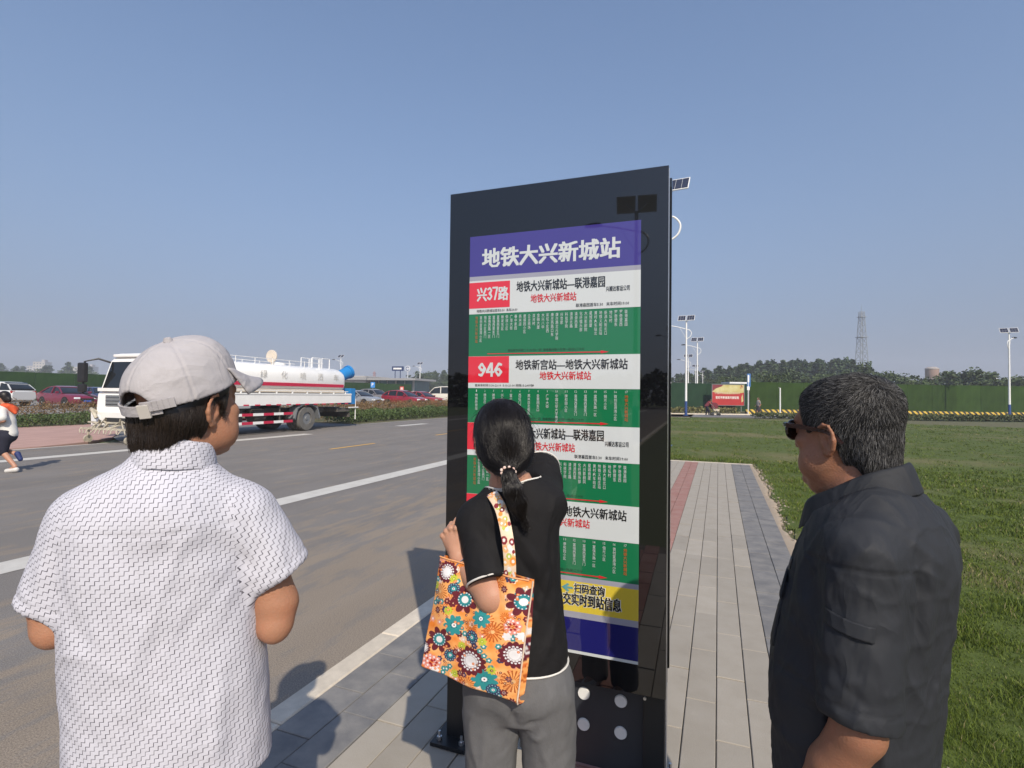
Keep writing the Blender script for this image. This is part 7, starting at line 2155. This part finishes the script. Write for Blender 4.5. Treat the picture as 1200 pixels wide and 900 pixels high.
    def hd(P, N):
        return 0.0012 * vnoise(np.c_[P[:, 0] * 1.0, P[:, 1] * .6, P[:, 2] * .25], 45, 2, 22)
    ho, V, F = skin_obj(S, "hair", mat("hair_base", (.008, .0065, .006), rough=.6, spec=.25), WM, 1, hd)
    P, N = scatter_on(V, F, 24000, 12); P = P + N * .0006
    g = np.random.default_rng(13); m_ = len(P)
    jit = g.normal(0, .10, (m_, 3)) + .16 * np.stack([vnoise(P, 95, 2, 14), vnoise(P, 96, 2, 14), vnoise(P, 97, 2, 14)], 1); fly = (g.random(m_) < .04)[:, None] * g.normal(0, .35, (m_, 3))
    pony = np.linalg.norm(P - tie_w, axis=1)
    istail = (P[:, 2] < tie_w[2] - .004) & (P[:, 1] < tie_w[1] + .012)
    def step(Q, i):
        Nn = S.grad(Q)
        to = tie_w - Q; to /= np.linalg.norm(to, axis=1)[:, None] + 1e-6
        tail = np.where(Q[:, 2:3] > tie_w[2] - .05, np.array([[.22, -.18, -1.0]]), np.array([[.35, .0, -1.0]]))
        d = np.where(istail[:, None], tail, to) + jit
        d -= Nn * (d * Nn).sum(1)[:, None] * .95; d /= np.linalg.norm(d, axis=1)[:, None] + 1e-9
        d += Nn * .02 + fly * .5
        return d / np.linalg.norm(d, axis=1)[:, None]
    ln = np.minimum(g.uniform(.03, .075, m_), np.maximum(pony - .012, .008)); ln = np.where(istail, g.uniform(.04, .10, m_), ln)
    hair_curves("strands", ho, P, step, ln, 7, .00050, hm)
    # loose hairs standing off the head and tail
    k = g.choice(m_, 420, replace=False); P0, istail0 = P[k], istail[k]; wild = g.normal(0, .45, (420, 3))
    def loose(Q, i):
        Nn = S.grad(Q); to = tie_w - Q; to /= np.linalg.norm(to, axis=1)[:, None] + 1e-6
        d = np.where(istail0[:, None], np.array([[.25, -.1, -1.0]]), to) + wild
        d /= np.linalg.norm(d, axis=1)[:, None]; d += Nn * .35
        return d / np.linalg.norm(d, axis=1)[:, None]
    hair_curves("loose_hairs", ho, P0, loose, g.uniform(.02, .06, 420), 6, .00022, hm)
    # hair tie and bracelet
    b = MB()
    for k in range(9):
        t = 2 * PI * k / 9; b.lathe([(0.0, -.0045), (.0042, -.002), (.0046, .001), (.003, .0045), (0, .005)], (tie_w[0] + .0185 * math.cos(t), tie_w[1] - .014 - .004 * math.sin(t), tie_w[2] - .004 + .012 * math.sin(t)), 'Z', 8)
    b.build("hair_tie", mat("pink_tie", (0.70, 0.42, 0.36), rough=0.4, col2=(0.75, 0.68, 0.6), vscale=180), WM, smooth=True)
    br = np.array((-.126, -.068, 1.129)); u = (wr - el_) / np.linalg.norm(wr - el_); e1 = np.cross(u, (0, 0, 1.)); e1 /= np.linalg.norm(e1); e2 = np.cross(u, e1)
    b = MB(); cpt = el_ + (wr - el_) * .86
    b.tube([tuple(cpt + (e1 * math.cos(t) + e2 * math.sin(t)) * .0295 + u * .006 * math.sin(t)) for t in ang], .0022, 6, closed=True); b.build("bracelet", mat("silver", (.75, .74, .72), rough=.15, metal=1.0), WM, smooth=True)
woman()

# ------------------------------------------------------------------ the flowered tote bag on her shoulder
def tote():
    e = thing("tote_bag", "orange tote bag printed with maroon and teal flowers under the woman's arm", "bag", (-0.54, 1.45, 0), R(12))
    # front sheet corners, in the woman's frame (the near, printed side)
    TL, TR_, BR, BL = [np.array(q) for q in ((-.186, -.072, 1.143), (.086, -.168, 1.122), (.048, -.168, .797), (-.238, -.076, .822))]
    nrm = np.cross(TR_ - TL, BL - TL); nrm /= np.linalg.norm(nrm)
    if nrm[1] > 0: nrm = -nrm
    nu, nv = 300, 330
    u = np.linspace(0, 1, nu); v = np.linspace(0, 1, nv); Uu, Vv = np.meshgrid(u, v)
    bil = lambda A, B_, C_, D_, s, t: A * ((1 - s) * (1 - t))[..., None] + B_ * (s * (1 - t))[..., None] + C_ * (s * t)[..., None] + D_ * ((1 - s) * t)[..., None]
    P = bil(TL, TR_, BR, BL, Uu, Vv)
    flat = P.reshape(-1, 3)
    bulge = .022 * np.sin(PI * Uu) ** .7 * np.sin(PI * (0.18 + .80 * Vv)) + .007 * np.sin(Uu * 9 + Vv * 3) * np.sin(PI * Uu) + .004 * np.sin(Uu * 17 - Vv * 6 + 1) * (1 - Vv)
    bulge = bulge + (.0022 * vnoise(np.c_[Uu.ravel() * 3, Vv.ravel() * 3], 91, 3, .8)).reshape(Uu.shape) - .014 * np.exp(-(((Uu - .5) / .18) ** 2 + ((Vv - .08) / .22) ** 2))
    P = P + nrm * bulge[..., None]
    # bottom edge rounds under
    P[..., :] += (-nrm * .03)[None, None, :] * (np.clip((Vv - .955) / .045, 0, 1) ** 2)[..., None]
    # ---- print, drawn in the 686x900 coordinates of the sheet
    cq = bil(np.array([150., 95.]), np.array([635., 215.]), np.array([500., 860.]), np.array([55., 680.]), Uu, Vv)
    X, Y = cq[..., 0], cq[..., 1]
    nz = vnoise(np.c_[X.ravel(), Y.ravel()] / 100, 93, 3, .6).reshape(X.shape)
    base = np.array([.86, .40, .13]); lightc = np.array([.90, .52, .24]); deep = np.array([.78, .22, .03])
    col = base * np.ones(X.shape + (1,)) + (lightc - base) * np.clip(nz, 0, 1)[..., None] + (deep - base) * np.clip(-nz * 1.2, 0, 1)[..., None]
    def paint_(mask, c):
        col[mask] = np.array(c)
    mar, tea, wh, navy, lime, pinkish, orange = (.13, .018, .028), (.03, .26, .27), (.80, .78, .78), (.035, .045, .11), (.48, .52, .05), (.72, .30, .22), (.80, .22, .03)
    def flower(cx, cy, r, petals, c, rot=0.0, depth=.28, sharp=1.0):
        dx, dy = X - cx, Y - cy; rr = np.hypot(dx, dy); a = np.arctan2(dy, dx) + rot
        edge = r * (1 - depth * (1 - np.abs(np.cos(a * petals / 2)) ** sharp))
        paint_(rr < edge, c); return rr, a
    def disc(cx, cy, r, c): paint_(np.hypot(X - cx, Y - cy) < r, c)
    def ring(cx, cy, r, n, s, c):
        for k in range(n): disc(cx + r * math.cos(2 * PI * k / n), cy + r * math.sin(2 * PI * k / n), s, c)
    g = np.random.default_rng(5)
    inside = lambda: (lambda s, t: (150 * (1 - s) * (1 - t) + 635 * s * (1 - t) + 500 * s * t + 55 * (1 - s) * t, 95 * (1 - s) * (1 - t) + 215 * s * (1 - t) + 860 * s * t + 680 * (1 - s) * t))(g.random(), g.random())
    def daisy(cx, cy, r, c, n=16):
        dx, dy = X - cx, Y - cy; rr = np.hypot(dx, dy); a = np.arctan2(dy, dx)
        paint_((rr < r) & (np.abs(np.sin(a * n / 2)) > .80) & (rr > r * .2), c); disc(cx, cy, r * .16, (.75, .45, .2))
    for _ in range(26):
        x, y = inside(); daisy(x, y, g.uniform(22, 40), (.55, .12, .02), 14)
    for _ in range(60):
        x, y = inside(); ring(x, y, 11, 5, 6, pinkish if g.random() < .5 else (.82, .60, .45)); disc(x, y, 5, wh)
    for _ in range(26):
        x, y = inside(); flower(x, y, g.uniform(14, 20), 6, mar if g.random() < .5 else navy); disc(x, y, 5, (.6, .3, .2))
    for _ in range(24):
        x, y = inside(); flower(x, y, 16, 6, tea); disc(x, y, 5, wh)
    for (x, y, r_) in ((165, 270, 42), (440, 465, 52), (500, 725, 58), (290, 740, 44), (330, 440, 34), (270, 770, 30)): daisy(x, y, r_, (.42, .10, .02), 18)
    for (x, y) in ((100, 630), (530, 440), (120, 640)):
        ring(x, y, 30, 9, 11, (.75, .28, .22)); ring(x, y, 30, 9, 5, wh); ring(x, y, 16, 6, 6, (.35, .02, .03))
    for (x, y) in ((500, 490), (560, 490), (125, 680), (575, 500)): flower(x, y, 22, 6, (.78, .76, .76))
    for (x, y, r_) in ((240, 440, 54), (385, 400, 48), (375, 712, 62)):
        flower(x, y, r_, 9, tea, .3, .35); disc(x, y, r_ * .2, wh); ring(x, y, r_ * .28, 8, 2.4, navy); disc(x, y, 4, mar)
    for (x, y, r_) in ((335, 495, 36), (240, 255, 32), (210, 597, 34), (405, 770, 34)):
        flower(x, y, r_, 12, navy, 0, .12); ring(x, y, r_ * .72, 12, 3, (.25, .45, .5)); flower(x, y, r_ * .5, 8, tea); disc(x, y, r_ * .2, wh); disc(x, y, 3, mar)
    for (x, y, r_) in ((295, 312, 72), (585, 318, 78), (157, 517, 68)):
        flower(x, y, r_, 8, mar, .2, .42, .8); disc(x, y, r_ * .50, (.02, .20, .24)); ring(x, y, r_ * .46, 14, 3.2, wh); disc(x, y, r_ * .34, tea); disc(x, y, r_ * .25, wh)
    for (x, y, r_) in ((200, 170, 57), (320, 617, 78), (520, 587, 72), (640, 360, 50), (70, 560, 40)):
        flower(x, y, r_, 14, mar, 0, .16); ring(x, y, r_ * .60, 16, r_ * .075, wh); disc(x, y, r_ * .48, (.62, .58, .58)); ring(x, y, r_ * .46, 14, r_ * .06, wh); disc(x, y, r_ * .34, wh); ring(x, y, r_ * .55, 16, r_ * .03, navy)
    for (x, y) in ((215, 365), (390, 512), (275, 545), (230, 690), (412, 665), (240, 205), (575, 630), (130, 240)):
        flower(x, y, 23, 8, lime, 0, .5, .7); disc(x, y, 7, (.20, .30, .03)); disc(x, y, 4, (.8, .75, .2))
    for (x, y) in ((375, 560), (392, 585), (410, 610), (185, 670), (165, 690), (205, 655), (565, 705), (130, 330)): flower(x, y, 15, 5, tea); disc(x, y, 5, wh)
    for (x, y) in ((260, 685), (450, 785), (240, 580), (150, 365), (480, 830), (505, 250), (150, 140)): flower(x, y, 19, 7, mar, 0, .35); disc(x, y, 8, (.45, .25, .2)); disc(x, y, 4, navy)
    for _ in range(90):
        x, y = inside(); disc(x, y, 6.5, mar if g.random() < .4 else (.70, .16, .04)); disc(x, y, 2.8, (.85, .55, .3))
    V = P.reshape(-1, 3)
    idx = np.arange(nu * nv).reshape(nv, nu)
    F = np.stack([idx[:-1, :-1], idx[1:, :-1], idx[1:, 1:], idx[:-1, 1:]], -1).reshape(-1, 4)
    m_print = mat("printed_bag", (.8, .4, .12), rough=0.55, attr="Col", bump=.12, bscale=400, bdist=.002, spec=.35)
    if np.cross(V[F[0, 1]] - V[F[0, 0]], V[F[0, 2]] - V[F[0, 0]]) @ nrm < 0: F = F[:, ::-1]
    me = fmesh("front_panel", V, F, [m_print], smooth=True); color_attr(me, col.reshape(-1, 3)); fo = link("front_panel", me, e)
    # back sheet, gussets and bottom
    def sheet_(name, G, colr):
        n0, n1 = G.shape[:2]; idx = np.arange(n0 * n1).reshape(n0, n1)
        F = np.stack([idx[:-1, :-1], idx[1:, :-1], idx[1:, 1:], idx[:-1, 1:]], -1).reshape(-1, 4)
        me = fmesh(name, G.reshape(-1, 3), F, [m_print], smooth=True); color_attr(me, colr.reshape(-1, 3)); return link(name, me, e)
    back = P[::6, ::6] - nrm * (.018 + .035 * np.sin(PI * np.clip(Vv[::6, ::6] * .62, 0, 1)))[..., None] - nrm * bulge[::6, ::6][..., None]
    sheet_("back_panel", back, col[::6, ::6][:, ::-1])
    vb = np.linspace(0, nv - 1, back.shape[0]).astype(int)
    for name, fc, bc, cc in (("side_gusset", P[vb, 0], back[:, 0], 0), ("side_gusset", P[vb, -1], back[:, -1], -1)):
        t = np.linspace(0, 1, 16)[None, :, None]
        G = fc[:, None] * (1 - t) + bc[:, None] * t; pin = (bc - fc)[:, None] * 0
        sd = (P[vb, 0] - P[vb, -1]); sd /= np.linalg.norm(sd, axis=1)[:, None]; sg = 1 if cc == 0 else -1
        G = G - sg * sd[:, None] * (.012 * np.sin(PI * t))
        sheet_(name, G, col[vb][:, :16] if cc == 0 else col[vb][:, -16:])
    ub = np.linspace(0, nu - 1, back.shape[1]).astype(int)
    t = np.linspace(0, 1, 14)[None, :, None]
    G = P[-1, ub][:, None] * (1 - t) + back[-1][:, None] * t + np.array((0, 0, -.006)) * np.sin(PI * t)
    sheet_("bottom_panel", G, col[-30:-16, ub].transpose(1, 0, 2) * np.array([.9, .9, .9]))
    # white-stitched edge
    b = MB(); b.tube([tuple(q + nrm * .001) for q in P[0, ::12]], .0022, 6); b.build("top_hem", mat("bag_hem", (.75, .35, .15), rough=.6), e)
    b = MB(); b.tube([tuple(q + nrm * .002) for q in P[::10, -1]], .0022, 6); b.build("edge_binding", mat("bag_binding", (.70, .55, .42), rough=.6), e)
    # strap over the shoulder, printed
    def strap_path(pts, n=60):
        pts = [np.array(q) for q in pts]; out = []
        for i in range(len(pts) - 1):
            p0, p1, p2, p3 = pts[max(i - 1, 0)], pts[i], pts[i + 1], pts[min(i + 2, len(pts) - 1)]
            for t in np.linspace(0, 1, n // (len(pts) - 1), endpoint=False):
                out.append(.5 * (2 * p1 + (p2 - p0) * t + (2 * p0 - 5 * p1 + 4 * p2 - p3) * t * t + (3 * p1 - p0 - 3 * p2 + p3) * t ** 3))
        out.append(pts[-1]); return np.array(out)
    path_ = strap_path([(.020, -.130, 1.09), (.024, -.152, 1.16), (.016, -.156, 1.235), (-.006, -.120, 1.290), (-.036, -.075, 1.318), (-.058, -.020, 1.312), (-.075, .035, 1.262), (-.10, .045, 1.18), (-.12, .01, 1.13)])
    tang = np.gradient(path_, axis=0); tang /= np.linalg.norm(tang, axis=1)[:, None]
    outw = path_ - np.array((.02, .0, 1.20)); outw -= tang * (outw * tang).sum(1)[:, None]; outw /= np.linalg.norm(outw, axis=1)[:, None]
    wid = np.cross(tang, outw); ns = 27
    s_ = np.linspace(-1, 1, ns)
    G = path_[:, None] + wid[:, None] * (s_[None, :, None] * .0155) + outw[:, None] * (.004 + .002 * (1 - s_ ** 2))[None, :, None]
    # resample densely for the print
    fine = np.linspace(0, len(path_) - 1, 420); Gf = np.stack([[np.interp(fine, np.arange(len(path_)), G[:, j, k]) for k in range(3)] for j in range(ns)], 0).transpose(2, 0, 1)
    cc = np.ones((420, ns, 3)) * np.array([.80, .62, .45]); L_ = np.linspace(0, .48, 420)[:, None] * np.ones((1, ns)); Wd_ = s_[None, :] * .0155 * np.ones((420, 1))
    gg = np.random.default_rng(3)
    for _ in range(110):
        a, w_, r_ = gg.uniform(0, .48), gg.uniform(-.015, .015), gg.uniform(.003, .009)
        cc[np.hypot(L_ - a, Wd_ - w_) < r_] = [(.82, .30, .06), (.78, .76, .74), (.80, .42, .2), (.5, .54, .1), (.25, .03, .04), (.85, .5, .2)][gg.integers(0, 6)]
        if r_ > .006: cc[np.hypot(L_ - a, Wd_ - w_) < r_ * .4] = (.85, .8, .75)
    o = sheet_("strap", Gf, cc); md = o.modifiers.new("t", 'SOLIDIFY'); md.thickness = .002; md.offset = -1
tote()
# ================================================================== SMALL FIGURES FARTHER AWAY
def figure(name, label, loc, rz, h, skin_parts, cloth, skin_m, hair=None, extras=()):
    """a person at a coarser grid: skin_parts and each cloth are lists of (prim, blend); one continuous body"""
    e = thing(name, label, "person", loc, rz)
    def fld(parts, nm, m):
        lo = np.min([p[0][1] for p in parts], axis=0) - .04; hi = np.max([p[0][2] for p in parts], axis=0) + .04
        S = Field([(lo[0], hi[0], h)], [(lo[1], hi[1], h)], [(lo[2], hi[2], h)])
        for p, k in parts: S.put(p, k)
        return skin_obj(S, nm, m, e, 1)[0]
    fld(skin_parts, "body", skin_m)
    for nm, m, parts in cloth: fld(parts, nm, m)
    if hair: fld(hair[1], "hair", hair[0])
    return e
m_wshirt = mat("white_school_shirt", (0.62, 0.61, 0.58), rough=.8, var=.06, vscale=12)
m_navy = mat("navy_shorts", (0.015, 0.016, 0.03), rough=.85)
m_scarf = mat("orange_scarf", (0.62, 0.09, 0.025), rough=.7)
m_bshoe = mat("blue_shoe", (0.02, 0.035, 0.13), rough=.6)
gx, gy = -12.72, 6.22
girl = figure("person", "child in white shirt and orange neckerchief running past the left edge", (gx, gy, 0), R(110.4), .011,
    [(rc((0, -.02, .72), (0, .06, 1.12), .11, .12), .05), (rc((0, .07, 1.22), (0, .11, 1.36), .05, .045), .03), (ell((0, .12, 1.445), (.075, .092, .112)), .02), (rc((0, .20, 1.45), (0, .222, 1.425), .012, .016), .012), (ell((0, .17, 1.37), (.035, .03, .022)), .02),
     (rc((-.06, -.01, .72), (-.07, .02, .40), .085, .062), .04), (rc((-.07, .02, .40), (-.075, -.235, .12), .055, .036), .03), (rc((-.075, -.235, .10), (-.075, -.10, .035), .034, .03), .02),
     (rc((.07, .0, .72), (.08, .26, .46), .085, .062), .04), (rc((.08, .26, .46), (.08, -.05, .36), .055, .036), .03), (rc((.08, -.05, .36), (.08, -.13, .30), .034, .03), .02),
     (rc((-.15, .05, 1.22), (-.20, -.10, 1.00), .045, .04), .03), (rc((-.20, -.10, 1.0), (-.17, .10, .93), .038, .028), .02), (rc((-.17, .10, .93), (-.16, .17, .93), .03, .022), .02), (rc((.15, .05, 1.22), (.20, .16, 1.02), .045, .04), .03), (rc((.20, .16, 1.02), (.16, .30, 1.12), .038, .028), .02)],
    [("shirt", m_wshirt, [(rc((0, -.04, .74), (0, .02, .98), .130, .125), .05), (rc((0, .02, .98), (0, .06, 1.20), .125, .11), .05), (rc((-.08, .05, 1.22), (-.20, -.08, 1.05), .075, .075), .05), (rc((.08, .05, 1.22), (.20, .13, 1.06), .075, .07), .05)]),
     ("shorts", m_navy, [(rc((0, -.02, .70), (0, -.02, .76), .14, .14), .05), (rc((-.06, -.01, .68), (-.07, .02, .40), .105, .085), .05), (rc((.07, .02, .68), (.08, .22, .49), .105, .085), .05)]),
     ("neckerchief", m_scarf, [(rc((-.07, .03, 1.27), (.07, .03, 1.27), .055, .055), .03), (rc((-.05, -.05, 1.27), (.05, -.08, 1.20), .05, .06), .04), (rc((0, -.08, 1.22), (0, -.14, 1.14), .06, .03), .04)])],
    m_skin_fair, (mat("girl_hair", (.012, .009, .008), rough=.45), [(ell((0, .082, 1.478), (.088, .092, .088)), .02), (ell((0, .045, 1.42), (.072, .055, .085)), .03), (ell((0, .0, 1.40), (.04, .05, .06)), .03)]))
for nm, m, a, b in (("shoe", m_pale, (-.075, -.255, .055), (-.075, -.08, .03)), ("shoe", m_bshoe, (.08, -.13, .34), (.08, -.19, .235))):
    S = Field([(-.2, .2, .010)], [(-.36, .02, .010)], [(-.02, .46, .010)]); S.put(rc(a, b, .050, .040), .02); skin_obj(S, nm, m, girl, 1)
b = MB(); b.box((-.245, -.05, 1.06), (.012, .07, .09)); b.build("sleeve_badge", mat("sleeve_print", (.03, .03, .05), rough=.8), girl)

x, y = 4.09, 50.7
figure("person", "woman in grey top and dark skirt walking along the far road", (x, y, 0), YAW + R(90), .02,
    [(rc((0, 0, .85), (0, .02, 1.28), .12, .13), .05), (rc((0, .02, 1.32), (0, .04, 1.44), .05, .045), .03), (ell((0, .05, 1.53), (.078, .095, .115)), .02), (rc((-.06, 0, .85), (-.07, .16, .46), .085, .055), .04), (rc((-.07, .16, .46), (-.07, .20, .07), .05, .035), .03), (rc((.06, 0, .85), (.07, -.05, .46), .085, .055), .04), (rc((.07, -.05, .46), (.07, -.28, .12), .05, .035), .03), (rc((-.17, .02, 1.30), (-.2, -.08, 1.02), .045, .04), .03), (rc((-.2, -.08, 1.02), (-.19, .05, .82), .035, .026), .02), (rc((.17, .02, 1.3), (.2, .1, 1.02), .045, .04), .03), (rc((.2, .1, 1.02), (.19, .24, .86), .035, .026), .02)],
    [("top", mat("grey_top", (.22, .21, .21), rough=.8), [(rc((0, 0, .92), (0, .02, 1.28), .15, .16), .05), (rc((-.1, .02, 1.3), (-.19, -.03, 1.14), .075, .07), .04), (rc((.1, .02, 1.3), (.19, .06, 1.14), .075, .07), .04)]),
     ("skirt", mat("dark_skirt", (.03, .025, .03), rough=.8), [(rc((0, 0, .92), (0, .03, .56), .15, .19), .03)])],
    m_skin_tan, (m_stem, [(ell((0, .03, 1.55), (.09, .1, .11)), .02), (ell((0, -.04, 1.45), (.07, .05, .1)), .03)]))
x, y = polar((829 - 600) / 620, 46.8)
m_dred = mat("dark_red_coat", (.14, .02, .03), rough=.8)
figure("person", "stooping person in dark red pushing a cream pushchair on the far road", (x, y, 0), YAW - R(90), .022,
    [(rc((0, -.1, .82), (0, .16, 1.14), .12, .13), .05), (rc((0, .2, 1.2), (0, .28, 1.26), .05, .045), .03), (ell((0, .34, 1.31), (.078, .10, .11)), .02), (rc((-.07, -.1, .82), (-.08, .0, .44), .085, .055), .04), (rc((-.08, 0, .44), (-.08, -.08, .07), .05, .035), .03), (rc((.07, -.1, .82), (.08, .1, .46), .085, .055), .04), (rc((.08, .1, .46), (.08, .12, .07), .05, .035), .03), (rc((-.16, .16, 1.12), (-.17, .4, .98), .045, .04), .03), (rc((-.17, .4, .98), (-.15, .62, 1.0), .035, .026), .02), (rc((.16, .16, 1.12), (.17, .4, .98), .045, .04), .03), (rc((.17, .4, .98), (.15, .62, 1.0), .035, .026), .02)],
    [("coat", m_dred, [(rc((0, -.1, .84), (0, .16, 1.14), .16, .16), .05), (rc((-.1, .15, 1.14), (-.17, .38, 1.0), .075, .06), .04), (rc((.1, .15, 1.14), (.17, .38, 1.0), .075, .06), .04)]),
     ("trousers", m_navy, [(rc((-.07, -.1, .82), (-.08, .0, .44), .10, .075), .04), (rc((-.08, 0, .44), (-.08, -.08, .1), .07, .055), .03), (rc((.07, -.1, .82), (.08, .1, .46), .10, .075), .04), (rc((.08, .1, .46), (.08, .12, .1), .07, .055), .03)])],
    m_skin_tan, (m_stem, [(ell((0, .32, 1.34), (.09, .105, .1)), .02)]))
x, y = polar((838.5 - 600) / 620, 46.8)
e = thing("pushchair", "cream pushchair in front of the stooping person on the far road", "pushchair", (x, y, 0), YAW - R(90))
mcr = mat("pushchair_cream", (.55, .48, .36), rough=.7)
b = MB(); b.prism([(-.2, .45), (.25, .40), (.32, .55), (-.05, .62), (-.3, .95), (-.36, .9)], -.2, .2, 'X'); b.build("seat", mcr, e)
b = MB(); b.lathe([(.30, -.2), (.30, .2)], (0, -.12, .86), 'X', 14); o = b.build("canopy", m_dred, e)
b = MB(); b.tube([(-.2, .25, .18), (-.2, -.3, .9), (-.2, -.45, 1.0), (.2, -.45, 1.0), (.2, -.3, .9), (.2, .25, .18)], .016, 6); b.tube([(-.2, -.3, .15), (-.2, .1, .5)], .014, 6); b.tube([(.2, -.3, .15), (.2, .1, .5)], .014, 6); b.build("pushchair_frame", m_steel, e)
for xx in (-.22, .22):
    for yy in (-.3, .28):
        b = MB(); b.cyl((xx - .02, yy, .11), (xx + .02, yy, .11), .11, n=12); b.build("wheel", m_tyre, e)

# dried white splash on the asphalt at the left
b = MB(); rr_ = random.Random(5)
for i in range(70):
    cx, cy = rr_.gauss(0, .13), rr_.gauss(0, .10)
    n_ = rr_.randint(5, 7); r_ = rr_.choice((.006, .01, .016, .024))
    b.add([(cx + r_ * rr_.uniform(.5, 1.4) * math.cos(2 * PI * k / n_), cy + r_ * 1.8 * rr_.uniform(.5, 1.4) * math.sin(2 * PI * k / n_), .003 + i * 2e-5) for k in range(n_)], [tuple(range(n_))])
props(b.build("paint_splash", m_line, loc=(-3.02, 1.05, 0)), kind='stuff')
# ================================================================== THE HAZY AIR
m_air = bpy.data.materials.new("haze_air"); m_air.use_nodes = True
_n, _l = m_air.node_tree.nodes, m_air.node_tree.links
_n.remove(_n["Principled BSDF"])
_v = _n.new("ShaderNodeVolumePrincipled"); _v.inputs['Color'].default_value = (0.86, 0.90, 1.0, 1); _v.inputs['Density'].default_value = 0.0009
_l.new(_v.outputs[0], _n["Material Output"].inputs['Volume'])
b = MB(); b.box((0, 0, 29), (1900, 1900, 60.5)); hz_ = props(b.build("haze", m_air), kind='stuff')
